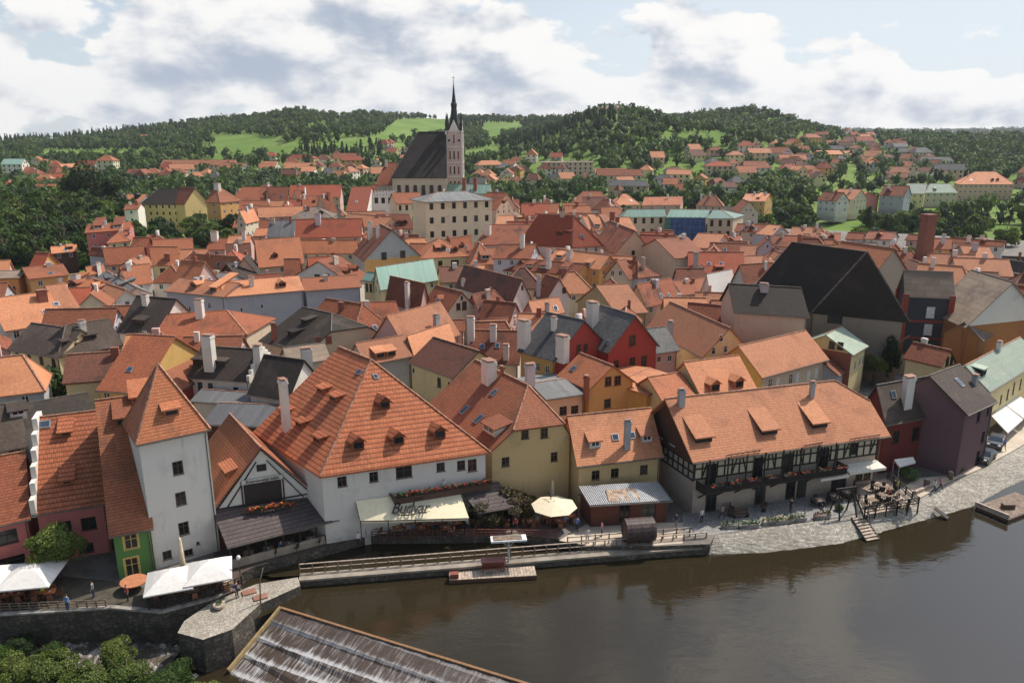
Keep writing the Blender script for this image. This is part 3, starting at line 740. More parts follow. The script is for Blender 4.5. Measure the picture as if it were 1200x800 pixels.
G_PATH = ground_mat('path_mat', (.44, .36, .27), (.55, .46, .35), .35); G_PAVE = ground_mat('terrace_paving', (.24, .23, .215), (.31, .295, .275), .5, 5.0)
G_PIER = ground_mat('pier_cobbles', (.30, .26, .21), (.42, .38, .31), .4, 6.5); G_WALL = ground_mat('old_masonry', (.075, .062, .046), (.15, .125, .095), .6, 2.0)
G_CONC = ground_mat('weathered_concrete', (.20, .165, .125), (.33, .28, .22), .5); G_MOSSY = ground_mat('weir_stone', (.055, .043, .032), (.10, .08, .06), .5, 1.2)
def zp(px, py, z): v = at_z(px, py, z); return (v.x, v.y, z)
quay = [(-260,760),(-80,729),(0,719),(60,716),(130,711),(190,716),(250,700),(281,686),(283,671),(300,663),(345,651),(432,628),(545,627),(600,626),(655,631),(690,640),(760,640),(832,637),(838,627),(900,617),(985,606),(1030,596),(1078,584),(1110,566),(1150,549),(1200,521),(1260,490),(1400,420)]
GZ = 2.4
qp = [zp(x, y, GZ) for x, y in quay]
gb = MB(); back = [(330, 330, GZ), (0, 352, GZ), (-150, 330, GZ), (-205, 232, GZ), (-260, 120, GZ)]
loop = qp + [(qp[-1][0] + 120, qp[-1][1] + 40, GZ)] + back
gb.face(loop[::1] if True else loop)
for a, c in zip(qp, qp[1:]): gb.face([(a[0], a[1], -3), (c[0], c[1], -3), c, a], 1)
go = gb.build('town_ground', [G_TOWN, G_WALL], uv=False); tag(go, kind='structure')
if go.data.polygons[0].normal.z < 0: go.data.flip_normals()
# far part of the town ground rises gently
gb = MB(); n = 16
for i in range(n + 1):
    D = 150 + i * 14
    for j in range(n * 2 + 1):
        a = R_(-40 + j * 80 / (n * 2)); x, y = D * math.sin(a), D * math.cos(a); gb.v.append((x, y, max(GZ + .05, ground_z(x, y) - .4) if D < 345 and not (j < 8 and D > 235) else 2.0))
for i in range(n):
    for j in range(n * 2): m_ = n*2+1; gb.f.append((i*m_+j, i*m_+j+1, (i+1)*m_+j+1, (i+1)*m_+j)[::-1]); gb.mi.append(0); gb.sm.append(True)
tag(gb.build('upper_town_ground', G_TOWN, uv=False), kind='structure')

# rubble embankment on the east side ---------------------------------------
top = [(836,627.5),(900,617.5),(985,606.5),(1030,596.5),(1078,584.5),(1110,566.5),(1150,549.5),(1200,521.5),(1262,490)]
bot = [(828,652),(900,650),(985,640),(1040,624),(1100,607),(1142,596),(1185,572),(1250,545),(1330,500)]
def resample(pl, n, z):
    P = [Vector(zp(x, y, z)) for x, y in pl]; L = [0]
    for a, c in zip(P, P[1:]): L.append(L[-1] + (c - a).length)
    out = []
    for i in range(n):
        t = L[-1] * i / (n - 1)
        for j in range(len(P) - 1):
            if t <= L[j+1] + 1e-6: out.append(P[j].lerp(P[j+1], (t - L[j]) / max(1e-6, L[j+1] - L[j]))); break
    return out
T_ = resample(top, 120, GZ + .02); B_ = resample(bot, 120, WZ - .15)
eb = MB(); K = 14
for i in range(120):
    for k in range(K + 1):
        p = T_[i].lerp(B_[i], k / K); r = .035 if 0 < k < K else 0
        eb.v.append((p.x + rng.uniform(-r, r), p.y + rng.uniform(-r, r), p.z + rng.uniform(-r, r) + .12 * math.sin(k / K * math.pi)))
for i in range(119):
    for k in range(K): eb.f.append((i*(K+1)+k, i*(K+1)+k+1, (i+1)*(K+1)+k+1, (i+1)*(K+1)+k)); eb.mi.append(0); eb.sm.append(False)
eo = eb.build('stone_embankment', G_COBBLE, uv=False); tag(eo, kind='structure')
if eo.data.polygons[20].normal.z < 0: eo.data.flip_normals()
# path, terrace paving (sheets a few mm above the ground)
def sheet(name, pts, z, mat, kind='structure'):
    b = MB(); b.face([zp(x, y, z) for x, y in pts]); o = b.build(name, mat, uv=False)
    if o.data.polygons[0].normal.z < 0: o.data.flip_normals()
    return tag(o, kind=kind)
sheet('river_path', [(1056,572),(1078,583),(1110,565.5),(1150,548.5),(1200,520.5),(1262,489),(1262,440),(1200,480),(1160,520),(1118,556),(1075,560)], GZ + .012, G_PATH)
sheet('terrace_paving', [(800,628),(838,626),(900,616),(985,605),(1030,595),(1062,575),(1040,560),(800,600)], GZ + .008, G_PAVE)
sheet('riverside_yard', [(655,633),(690,639),(760,639),(800,636),(800,612),(690,612)], GZ + .008, G_PATH)

# the weir -----------------------------------------------------------------
def build_weir():
    root = empty('weir', zp(329, 712, WZ), 0, 'stepped stone weir with white water running down its face', 'weir')
    base = Vector(root.location); a0 = Vector(zp(329, 712, WZ)); a1 = Vector(zp(640, 808, WZ)); b0 = Vector(zp(268, 789, WZ-2.3)); b1 = Vector(zp(420, 905, WZ-2.3))
    s = MB(); foam = MB(); n = 4; NS = 44
    def P(i, t, dz=0): p = (a0.lerp(b0, t)).lerp(a1.lerp(b1, t), i); return Vector((p.x, p.y, WZ - 2.3 * t + dz)) - base
    for k in range(n):
        t0, t1 = k / n, (k + 1) / n; z0 = -2.3 * t0 - .05 - .1 * k / n; z1 = -2.3 * t1 + .16
        for (ta, za, tb, zb) in ((t0, z0, t0 + (t1-t0)*.86, z0 - .34), (t0 + (t1-t0)*.86, z0 - .34, t1, z1 - .25)):
            for i in range(NS):
                q = []
                for (i_, t_, z_) in ((i/NS, ta, za), ((i+1)/NS, ta, za), ((i+1)/NS, tb, zb), (i/NS, tb, zb)):
                    p = P(i_, t_); q.append((p.x, p.y, z_ + .03 * math.sin(i_ * 91 + t_ * 31)))
                s.face(q[::-1])
    s.build('stone_steps', WEIRM, root, uv=False)
    c = MB(); c.bar(Vector((0, 0, .02)) + P(0, 0), P(1, 0) + Vector((0, 0, .02)), .24, .14); c.build('crest_beam', plain('rusty_timber', (.22, .115, .05), .8), root, uv=False)
    e = MB(); e.bar(P(0, 0) + Vector((0, 0, .05)), P(0, 1) + Vector((0, 0, .3)), .2, .4); e.build('edge_beam', plain('ochre_timber', (.34, .24, .11), .8), root, uv=False)
def weir_mat():
    m, k, b = new_mat('weir_water'); tc = k.add('ShaderNodeTexCoord'); o = tc.outputs['Object']
    # streaks run down the slope
    d = (Vector(zp(268, 789, WZ-2.3)) - Vector(zp(329, 712, WZ))); a = math.atan2(d.y, d.x)
    mp = k.add('ShaderNodeMapping'); mp.vector_type = 'POINT'; k.l.new(o, mp.inputs[0]); mp.inputs['Rotation'].default_value = (0, 0, -a); v = mp.outputs[0]
    st = k.noise(k.scale(v, (.5, 5.0, .5)), 1.0, 5, .7); big = k.noise(v, .35, 3, .5); x, y, z = k.sep(v); oz = k.sep(o)[2]
    per = d.xy.length / 4; fr = k.m('FRACT', k.m('DIVIDE', x, per)); nearstep = k.m('MULTIPLY', k.ramp(fr, .62, .95), k.ramp(fr, .99, 1.0, 1, .6))
    f = k.ramp(k.m('ADD', k.m('ADD', k.m('MULTIPLY', st, .75), k.m('MULTIPLY', big, .35)), k.m('MULTIPLY', nearstep, .16)), .53, .74); f = k.m('MULTIPLY', f, k.ramp(oz, -.05, -1.0, .40, 1.2))
    base = k.mix(k.noise(v, 2.0, 4), (.035, .024, .016), (.10, .07, .05)); k.put(b.inputs['Base Color'], k.mix(k.m('MULTIPLY', f, .6), base, (.60, .585, .57)))
    b.inputs['Roughness'].default_value = .25; bump(k, b, st, .5, .1); return m
WEIRM = weir_mat()
build_weir()

# the stone pier beside the weir ---------------------------------------------
pier = [(349,676),(352,686),(305,707),(272,737),(238,749),(208,741),(216,727),(250,704),(300,684)]
pr = empty('stone_pier', zp(280, 712, 0), 0, 'cobbled stone pier tapering into the river beside the weir', 'pier')
b = MB(); o_ = Vector(pr.location); pp = [Vector(zp(x, y, 2.15)) - o_ for x, y in pier]; b.prism([(p.x, p.y) for p in pp], -3, 2.15, 1, 0); b.build('pier_body', [G_PIER, G_WALL], pr, uv=False)
# walkway wall between the mill race and the river --------------------------------
a = Vector(zp(350, 679, 2.0)); c = Vector(zp(832, 640, 2.0))
wk = empty('footbridge', (a + c) / 2, math.atan2((c-a).y, (c-a).x), 'long concrete footbridge with a timber rail along the river wall', 'footbridge')
L = (c - a).xy.length; b = MB(); b.box((-L/2, -.12, -.20), (L/2, 1.1, .003), 0); b.build('deck', G_CONC, wk, uv=False); b = MB(); b.box((-L/2, 0, -2.6), (L/2, 1.0, -.2)); b.build('wall', G_WALL, wk, uv=False)
n = 34; rl = MB(); rl.box((-L/2, .96, .98), (L/2, 1.08, 1.06)); rl.box((-L/2, .98, .50), (L/2, 1.06, .56)); rl.build('handrail', M_plank, wk, uv=False)
pm = MB(); pm.box((-.05, -.05, 0), (.05, .05, 1.0)); po = pm.build('rail_post', M_timber, wk, uv=False, loc=(-L/2, 1.02, 0))
for i in range(1, n + 1):
    q = po.copy(); COL.objects.link(q); q.parent = wk; q.location = (-L/2 + L * i / n, 1.02, 0)
# retaining walls on the west bank read as masonry: the ground slab's own side; coping stones
sheet('pink_courtyard', [(-60,735),(0,718.5),(60,715.5),(130,710.5),(190,715),(182,690),(130,680),(0,668),(-60,672)], GZ + .006, ground_mat('courtyard_earth', (.05,.045,.03), (.09,.075,.05), 1.2))  # dark ground sheet, the courtyard's shade is put into its colour
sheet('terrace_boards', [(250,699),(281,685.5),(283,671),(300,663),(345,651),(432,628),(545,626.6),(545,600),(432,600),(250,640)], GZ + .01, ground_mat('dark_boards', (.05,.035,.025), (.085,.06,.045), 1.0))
cp = MB()
for (x0, y0), (x1, y1) in zip(quay[1:7], quay[2:8]):
    A_ = Vector(zp(x0, y0, GZ + .06)); B_ = Vector(zp(x1, y1, GZ + .06)); cp.bar(A_, B_, .45, .16)
tag(cp.build('quay_coping', M_stone, uv=False), 'stone coping along the top of the old quay wall', 'coping')
# ================================================================== THE WATERFRONT HOUSES
H_tower = house('white four storey tower house with a steep orange pyramid roof', (159,521), (247,502.5), (189,426), roof='orange', pyr=True, wh=13, z0=2.4, wall='white', ov=.3,
    wins=[(208.5,548,.95,1.35,'brown'),(212,584,.95,1.35,'brown'),(215.5,619,.95,1.35,'brown'),(196,650,.8,.9,'brown'),(221,647,.8,.7,'brown'),(232,636,.3,.3,'dark')],
    dorm=[(201.5,488,1.3,.9,'shed',.6,'tile')], name='tower_house')
H_green = house('narrow green house with yellow window surrounds under a long orange roof', (127,629), (180,618), (111,469), wh=4.7, z0=2.4, wall='green', roof='orange',
    wins=[(153.5,634,1.1,1.5,'yellow'),(156,671,1.15,1.9,'yellow')], dorm=[(145,499,1.3,1.0,'shed',.6,'tile'),(165,474,1.6,1.0,'shed',.6,'tile')], wstyle='dark')
H_pink = house('pink house with a ribbed orange tile roof and a stepped white side parapet', (37,603), (127,589), (41,489), wh=5.4, z0=2.4, wall='pink', roof='pantile', parapet='L',
    wins=[(75,618,1.3,1.3,'dark'),(90,616,1.3,1.3,'dark'),(104,613,1.3,1.3,'dark'),(101,642,1.3,1.0,'dark')], dorm=[(77,512,1.0,.7,'shed',.6,'tile'),(79,568,1.0,.7,'shed',.6,'tile')],
    sky=[(52,497,1.1,.8)], )
H_pink2 = house('lower pink house with a rust red roof beside the stepped parapet', (-62,630), (36,607), (30,528), end='b', wh=5.2, z0=2.4, wall='pink', roof='rust',
    wins=[(8,629,1.7,1.4,'dark'),(8,660,3.0,1.2,'dark'),(30,655,1.6,1.0,'dark')])
house('butter yellow house under a dark brown shingle roof behind the pink houses', (-60,540), (33,522), (40,470), end='b', z0=2.4, wh=7, wall='butter', roof='dark', d=9, wins=[(18,531,1.1,1.0,'brown')], dorm=[(22,488,1.6,.8,'shed')])
house('low dark roofed shed house tucked behind the ribbed pink roof', (30,500), (112,484), (38,474), z0=2.4, wh=5.5, wall='old', roof='black', d=8)
H_mill = house('white timbered gable house with a flower balcony under an orange roof', (249,598), (371,577), (309,524), gy=True, E=(269,484), wh=4.3, z0=2.4, wall='white', roof='orange',
    dorm=[(263,557,2.4,.9,'shed',.3,'tile')])
H_rest = house('large white restaurant house with a huge ribbed orange hipped roof', (375,558.5), (575,529.5), (435,421), gy=True, hip=(1,0), E=(397,406), wh=7.6, z0=2.4, wall='white', roof='pantile',
    wins=[(401,564,.95,1.1,'brown'),(438,558.5,.9,1.1,'brown'),(473.5,553,1.7,1.3,'brown'),(516.5,547,.9,1.0,'brown'),(540.5,545,.9,1.1,'brown'),(553.5,545,1.0,1.4,'red')],
    dorm=[(420,527.5,1.25,1.0,'gable',.3,'tile'),(467,521.5,1.25,1.0,'gable',.3,'tile'),(451,479.5,1.15,.9,'gable',.3,'tile'),(515.5,514.5,1.25,1.0,'gable',.3,'tile'),
          (375,460.5,1.3,.7,'shed',.2,'tile'),(390,470,1.3,.7,'shed',.2,'tile'),(331,486,1.3,.7,'shed',.2,'tile'),(350,500,1.3,.7,'shed',.2,'tile'),(371,518,1.3,.7,'shed',.2,'tile')],
    chim=[(336,503,54,11,'white')], sky=[(421,436,.7,.7),(440,441,.5,.6)], name='restaurant_house')
H_yel = house('tall ochre yellow house with a half hipped orange roof behind the bare shrub', (575,529), (673,516), (619,451), gy=True, hip=(1,0), q=(.38,1), E=(557,421), wh=7.4, z0=2.4, wall='yellow', roof='orange',
    wins=[(615,508,.75,1.1,'brown'),(637.5,507,.75,1.1,'brown'),(592.5,541,.9,1.1,'brown'),(649.5,535,.8,1.1,'brown')],
    dorm=[(573,508,2.6,1.0,'shed',.3,'white')], sky=[(561,491,.8,1.3),(544.5,480,.8,1.3),(579,460,.7,1.0)], chim=[(573,446,22,19,'white'),(588,438,7,5,'brick')])
H_yel2 = house('yellow house with a salmon roof and two white dormers behind the tin shed', (676,546.5), (778,534.5), (664.5,487), wh=5.6, z0=2.4, wall='yellow', roof='salmon',
    wins=[(698,556.5,.95,1.1,'brown'),(720.5,554,.95,1.1,'brown'),(754.5,550,.95,1.1,'brown'),(664,515,.6,.9,'brown')],
    dorm=[(697.5,525,1.3,.95,'shed',.3,'white'),(758,518,1.3,.95,'shed',.3,'white')], sky=[(721,512,.8,.8),(741,510,.7,.8)], chim=[(734.5,524,30,9,'grey')])
H_half = house('long half timbered guesthouse with a salmon tile roof and three wide shed dormers', (812,542), (1044,510.5), (779,467), wh=6.6, z0=2.4, wall='shadebeige', roof='salmon', hip=(0,.55), q=(1,.6), smat={}, gable_mat='brownwood', ov=.9,
    wins=[], dorm=[(825,518,2.0,.75,'shed',.62,'dark'),(902,509,2.0,.75,'shed',.62,'dark'),(961,501,2.0,.75,'shed',.62,'dark')], chim=[(798,474,16,9,'grey'),(951,464,14,6,'grey')], name='guesthouse')
house('dark brown roofed house with red ground walls and a wooden terrace by the path', (1038,498), (1119,482), (1027,451), wh=6.6, z0=2.4, wall='darkred', roof='dark',
    wins=[(1050,512,1.0,1.6,'dark'),(1073,508,1.2,1.8,'dark'),(1098,503,1.2,1.6,'dark')], chim=[(1062,472,26,14,'white'),(1093,471,15,8,'white')], sky=[(1047,462,.8,1.0),(1081,456,.8,1.0)])
H_mauve = house('mauve house with a steep dark brown roof beside the parked cars', (1134,486), (1169,470), (1089,440), wh=8.2, z0=2.4, wall='mauve', roof='dark',
    wins=[(1147,488,.9,1.5,'dark'),(1158,481,.7,1.3,'dark'),(1152,512,.9,1.5,'dark'),(1145,540,1.0,1.9,'dark')], sky=[(1124,448,.7,1.3)], chim=[(1142,449,7,7,'grey')])
house('yellow house with a pale green sheet metal roof above the white awnings', (1160,459), (1222,421), (1131,428), wh=6.4, z0=2.4, wall='butter', roof='moss', wins=[(1173,468,.8,1.4,'brown'),(1181,462,.8,1.7,'brown'),(1188,455,.8,1.9,'brown'),(1196,450,.8,1.7,'brown')],
    dorm=[(1153,440,1.6,1.1,'shed',.1,'dark')], chim=[(1170,411,8,6,'white')])
# ---- second row
house('cream wing of the corner house with a dark brown roof', (8,409), (68,419), (44,378), z0=2.6, wh=7.8, wall='butter', roof='dark', end='a', auto=dict(sp=2.6, n=2), wstyle='brown', d=9)
house('white wing of the corner house with a dark brown roof and small balcony', (68,418), (145,404), (77,381), z0=2.6, wh=7.8, wall='white', roof='dark', hip=(1,0),
    wins=[(86,422,1.3,1.7,'dark'),(98.5,420,1.3,1.7,'dark'),(123,417,1.3,2.3,'dark'),(88,443,1.3,1.6,'dark'),(100.5,441.5,1.3,1.6,'dark'),(138,412,.9,1.7,'dark')], dorm=[(82,404,2.0,.8,'shed',.2,'tile'),(106,398,1.9,.9,'shed',.2,'tile')], chim=[(97,386,8,7,'white')])
house('white house with a broad weathered salmon roof at the edge of town', (5,388), (77,377), (-14,350), z0=2.6, wh=7.5, wall='white', roof='salmon', sky=[(54,366,1.1,1.1),(66,356,.9,.9)], chim=[(50,351,8,10,'brick')], auto=dict(sides='F'))
house('grey gabled house with a salmon roof and rows of small chimneys', (77,375), (101,371), (122,346), end='b', z0=2.6, wh=7.5, wall='grey', roof='salmon', d=15, h=5.5, chim=[(92,350,9,11,'brick')], wins=[(88,379,.8,.6)])
house('grey barn house with a charcoal roof and one skylight', (136,389), (184,394), (160,346), z0=2.6, wh=7.2, wall='white', roof='dark', dorm=[(163,380,2.4,.9,'shed',.3,'tile')], wins=[(155,398,1.0,1.9,'dark'),(170,392,.9,1.2)], chim=[(171,356,9,8,'white')], sky=[(139,371,.8,.8)])
house('house with a faded rust roof and hipped orange end above the white chimneys', (175,401), (290,392), (196,368), z0=2.6, wh=7, wall='sand', roof='rust', hip=(0,1), chim=[(235,372,18,9,'white')])
house('large weathered brown roofed house patched with grey stains', (112,457), (165,461), (176,391), z0=2.5, wh=6.6, wall='ochre', roof='rust', d=17, wins=[(125,464,1.0,1.0),(153,463,1.2,1.0)], chim=[(212,419,28,9,'white')], sky=[(152,433,.9,.9)])
house('low house with an orange roof wedged between the dark roof and weathered brown roof', (205,460), (245,440), (203,424), z0=2.5, wh=5.5, wall='red', roof='orange', h=3.5, d=7)
house('white house with blue windows under a mossy dark shingle roof', (219,442), (292,447), (236,405), z0=2.5, wh=6.4, wall='white', roof='dark', parapet='R', wins=[(234.5,452.5,.8,1.3,'blue'),(246.5,453.5,.8,1.3,'blue'),(276.5,458.5,.8,1.3,'blue')],
    chim=[(247,431,34,14,'white'),(303,424,17,10,'white')], dorm=[(232,428,1.6,1.0,'shed',.1,'tile'),(256,429,2.2,.9,'shed',.1,'tile')])
house('small house with a plain black shingle roof left of the restaurant roof', (289,462), (338,470), (309,415), z0=2.5, wh=6.0, wall='white', roof='black', chim=[(360,432,24,14,'white')] if False else [])
house('low house with a grey weathered lean roof behind the restaurant ridge', (338,428), (388,421), (342,407), z0=2.5, wh=8.4, wall='old', roof='shake', d=6, chim=[(360,428,18,14,'white')])
house('flat dark metal roofed shed between the tower house and white gable', (222,470), (310,476), (230,461), z0=2.4, wh=4.6, wall='white', roof='lead', h=.8, d=6)
house('low workshop with a wide grey sheet metal roof beside the gable house', (236,497), (318,500), (262,480), z0=2.4, wh=4.2, wall='brownwood', roof='lead', h=1.2, d=10)
H_dark = house('stone gabled house with a steep black shingle roof and red shutters', (303,399), (356,414), (389,367), end='b', z0=2.6, wh=6.4, wall='sand', roof='black', hip=(0,.6), q=(1,.6), wins=[(372.5,399,.9,1.2,'shut'),(385,398,.9,1.2,'shut')],
    dorm=[(356,380,1.5,.9,'shed',.2,'tile'),(341,394,1.8,.9,'shed',.2,'tile')], chim=[(322,398,17,6,'brick')])
house('house with a rust coloured roof and a salmon hipped end with two skylights', (411,399.5), (468,391), (424.5,356), gy=True, hip=(1,0), E=(382,349), z0=2.7, wh=7, wall='rose', roof='rust', sky=[(431,386,.8,1.0),(439.5,384,.8,1.0)], chim=[(400,363,7,6,'brick')],
    dorm=[(390,382,1.4,.9,'shed',.3,'tile'),(401,394,1.6,1.0,'shed',.3,'tile')])
house('house with a bright salmon roof and two sheds dormers behind the restaurant ridge', (428,428), (484,417), (416,402), z0=2.6, wh=6, wall='grey', roof='salmon', dorm=[(446,420,1.6,1.1,'shed',.3,'tile'),(459,418,1.6,1.1,'shed',.3,'tile')])
house('salmon roofed house joined to the two dormer house', (485,417), (534,400), (477,393), z0=2.6, wh=6, wall='cream', roof='salmon')
house('butter yellow house with a brown roof and green copper valley', (478,424), (531,443), (562,411), end='b', z0=2.6, wh=6.4, wall='butter', roof='brown', wins=[(514.5,448,.9,1.5,'brown'),(484,434,.6,.9),(527,453,.9,1.3,'brown')])
house('salmon roofed house with a grey chimney behind the brown copper valley roof', (478,412), (540,392), (518,370), end='a', z0=2.7, wh=6.2, wall='rose', roof='salmon', d=9, chim=[(512,388,18,9,'grey')])
house('rust roofed house carrying two tall white chimneys and a bright skylight', (548,425), (609,427), (540,386), z0=2.7, wh=6.0, wall='white', roof='rust', d=9, chim=[(552,397,24,10,'white'),(578,398,16,9,'white'),(593,420,15,8,'white')], sky=[(583,405,.8,.9),(565,406,.8,.9)])
H_red1 = house('red gabled house with a slate grey roof and ochre eaves wall', (606,411), (650,423), (685,375), end='b', z0=2.7, wh=9.0, wall='red', smat={'F':'ochre'}, roof='slate', wins=[(630,430,.8,1.2,'white'),(641,433,.8,1.2,'white'),(678,408,.8,1.2,'brown'),(686,407,.8,1.2,'brown')],
    chim=[(614,404,27,16,'white'),(649,386,13,7,'white'),(659,415,20,16,'white')], sky=[(620,373,.9,.9)])
H_red2 = house('taller red gabled house with a slate grey roof and steep gable', (712.5,414), (773,405), (741,370), gy=True, E=(704,357), z0=2.7, wh=9.2, wall='red', roof='slate', wins=[(741,399,1.1,1.7,'brown'),(722,428,.9,1.6,'brown'),(741,425,1.0,1.7,'brown'),(754.5,423,1.0,1.7,'brown')],
    chim=[(694,380,24,16,'white')], sky=[(712,401,.7,.9)])
house('amber yellow gabled house with an orange roof between the red gables and salmon roof', (690,457), (746,448), (720,428), gy=True, E=(680,413), z0=2.6, wh=7.6, wall='amber', roof='orange', wins=[(712.5,446.5,1.0,1.3,'red'),(723.5,445.5,1.0,1.3,'red'),(712,472.5,1.1,1.3,'brown')],
    chim=[(687,459,17,7,'brick')], sky=[(672,432,.9,.9)])
house('flat roofed peach house with a pale metal roof and two windows', (640,468), (688,461), (622,452), z0=2.6, wh=7.0, wall='peach', roof='lead', h=.7, d=10, wins=[(660,481,1.1,1.2,'brown'),(673.5,480,1.1,1.2,'brown')], chim=[(621,452,24,13,'rose')])
house('ochre house with a weathered salmon roof leaning beside the red gable', (759,463), (801,443), (745,449), z0=2.6, wh=6.6, wall='ochre', roof='salmon', d=11)
house('small rose house with a slate roof behind the red gabled house', (769,414), (797,410), (758,386), z0=2.7, wh=7, wall='rose', roof='slate', wins=[(772,421,.8,1.0),(785,420,.8,1.0)], d=8)
house('butter yellow gable house with a long orange roof and two toned tiles', (757,383), (823,419), (846,384), end='b', z0=2.8, wh=6.6, wall='butter', roof='salmon', wins=[(845,396,.7,1.1,'white'),(836,411,.7,1.1,'white'),(850,409,.7,1.1,'white')], chim=[(785,396,18,8,'grey')], d=9)
house('house with a ribbed rust tile roof and two broad chimneys near the black roofs', (803,385), (905,396), (806,354), z0=2.8, wh=6.4, wall='rose', roof='rust', hip=(0,1), chim=[(856,372,18,12,'rose'),(871,362,10,8,'rose')])
house('yellow house with a smooth salmon roof and shuttered facade', (893,442.5), (972,421), (865,405), z0=2.7, wh=6.6, wall='ochre', smat={'F':'sand'}, roof='salmon', wins=[(903,450,.9,1.6,'white'),(912,448,.9,1.6,'blind'),(927,444,.9,1.6,'white'),(935,442,.9,1.6,'blind'),(948,440,.9,1.6,'blind'),(957,437,.9,1.6,'blind')])
house('house with an orange roof and two tile gabled dormers behind the guesthouse ridge', (822,466), (888,456), (801,424), z0=2.6, wh=6.2, wall='butter', roof='salmon', dorm=[(838,459,1.5,1.2,'gable',.3,'tile'),(866,455,1.5,1.2,'gable',.3,'tile')])
house('small yellow gabled house with a red orange roof against the guesthouse gable', (776,470), (816,463), (790,442), z0=2.6, wh=6.4, wall='butter', roof='orange', end='a', d=7)
house('narrow brick and yellow house with a pale green roof under the brewery wall', (1000,416), (1018,405), (982,392), z0=2.8, wh=7.2, wall='butter', smat={'L':'brick'}, roof='moss', wins=[(1002,428,.8,1.4),(1007.5,424,.8,1.4),(1013,421,.8,1.4),(985,405,.9,1.2,'brown'),(975,404,.9,1.2,'brown')], d=9)
house('little red tiled annex with a pale wall beside the salmon shuttered house', (983,440), (999,427), (973,421), z0=2.7, wh=4.6, wall='bluegrey', roof='rust', d=6)
# ---- brewery and its neighbours
H_brew = house('huge black roofed brewery hall with weathered plaster walls', (872,349), (951,366), (1016,295), end='b', hip=(0,1), K=(1066,377), z0=2.8, wh=10.6, wall='brewwall', roof='black', wins=[(978.5,374,1.2,1.4,'dark')], dorm=[(1015,352,1.6,.7,'shed',.3,'tile')], cat='brewery hall', name='brewery_hall')
house('smaller black roofed wing in front of the brewery hall', (860,366), (949,372), (853,332), z0=2.8, wh=11.6, wall='old', roof='black', chim=[(895,340,6,10,'grey')])
H_malt = house('dark grey malt tower with red corner posts under a grey board roof', (1060,347), (1119.5,349.5), (1061.5,312), z0=2.8, wh=13.5, wall='slatewall', roof='shake', wins=[(1090.5,366,1.3,1.9,'blind'),(1087.5,386,1.3,1.9,'blind'),(1085.5,409,1.3,1.9,'blind')], cat='malt tower', name='malt_tower', h=4.0)
house('brown gabled store with an orange and board roof behind the malt tower', (1026,320), (1064,316), (1041,291), gy=True, dp=14, z0=3, wh=12, wall='stone', roof='orange', cat='store')
house('wood clad barn with a white gable top and grey board roof', (1131,384), (1225,374), (1173,331), gy=True, E=(1138,316), z0=2.8, wh=10, wall='wood', gable_mat='white', roof='shake', cat='barn', name='barn')
house('lower wood clad barn wing with a plain grey board roof', (1152,399), (1206,366), (1130,377), z0=2.8, wh=8.2, wall='wood', roof='shake', cat='barn', name='barn')
house('amber house with a broad dark brown roof at the edge of the gardens', (1158,323), (1225,334), (1164,302), z0=3.2, wh=6, wall='amber', roof='dark', dorm=[(1187,324,4,.8,'shed',.2,'dark')], auto=dict())
house('grey house with a bright salmon roof behind the round green tree', (1133,304), (1168,306), (1124,287), z0=3.2, wh=6, wall='grey', roof='salmon', auto=dict(), chim=[(1142,293,6,5,'rose')])
# ================================================================== THE OLD TOWN BEHIND, the church and the large buildings
WALLC['hotelcream'] = (.78, .67, .45); WALLC['monyellow'] = (.80, .58, .27)
def T(A, B, R, wall='white', roof='orange', wh=7.0, auto='FLR', **k):
    H = T0(A, B, R, wall, roof, wh, auto, **k)
    if H.w > 5 and H.h > 1.5 and not k.get('chim') and rng.random() < .8:
        for q in range(rng.choice((1, 1, 2))):
            b = MB(); hx = rng.uniform(.15, .85) * H.w; hy = H.d * rng.uniform(.36, .5); s = rng.uniform(.3, .55); t = H.wh + H.h + rng.uniform(.3, 1.4)
            b.box((hx-s, hy-s*.6, H.wh), (hx+s, hy+s*.6, t)); b.box((hx-s-.07, hy-s*.6-.07, t-.3), (hx+s+.07, hy+s*.6+.07, t-.14)); b.build('chimney', W(rng.choice(('white','lilac','brick','white','old'))), H.roof, uv=False)
    if H.w > 7 and not k.get('dorm') and rng.random() < .55:
        for q in range(rng.choice((1, 2, 3))):
            p = H.M @ V3((rng.uniform(.2, .8) * H.w, H.d * rng.uniform(.1, .2), H.wh + H.h * rng.uniform(.25, .4))); px, py = to_px(p)
            if roof_hit(H, px, py): (add_dormer(H, px, py, rng.uniform(1.2, 1.8), .9, rng.choice(('shed', 'gable')), .3, 'tile') if rng.random() < .6 else add_skylight(H, px, py, .9, 1.1))
    return H
V3 = Vector
def T0(A, B, R, wall='white', roof='orange', wh=7.0, auto='FLR', **k):
    if auto and not k.get('wins'): k['auto'] = dict(sides=auto, sp=2.8)
    k.setdefault('cat', 'house'); k.setdefault('wsz', (.95, 1.3))
    return house(None, A, B, R, wall=wall, roof=roof, wh=wh, **k)
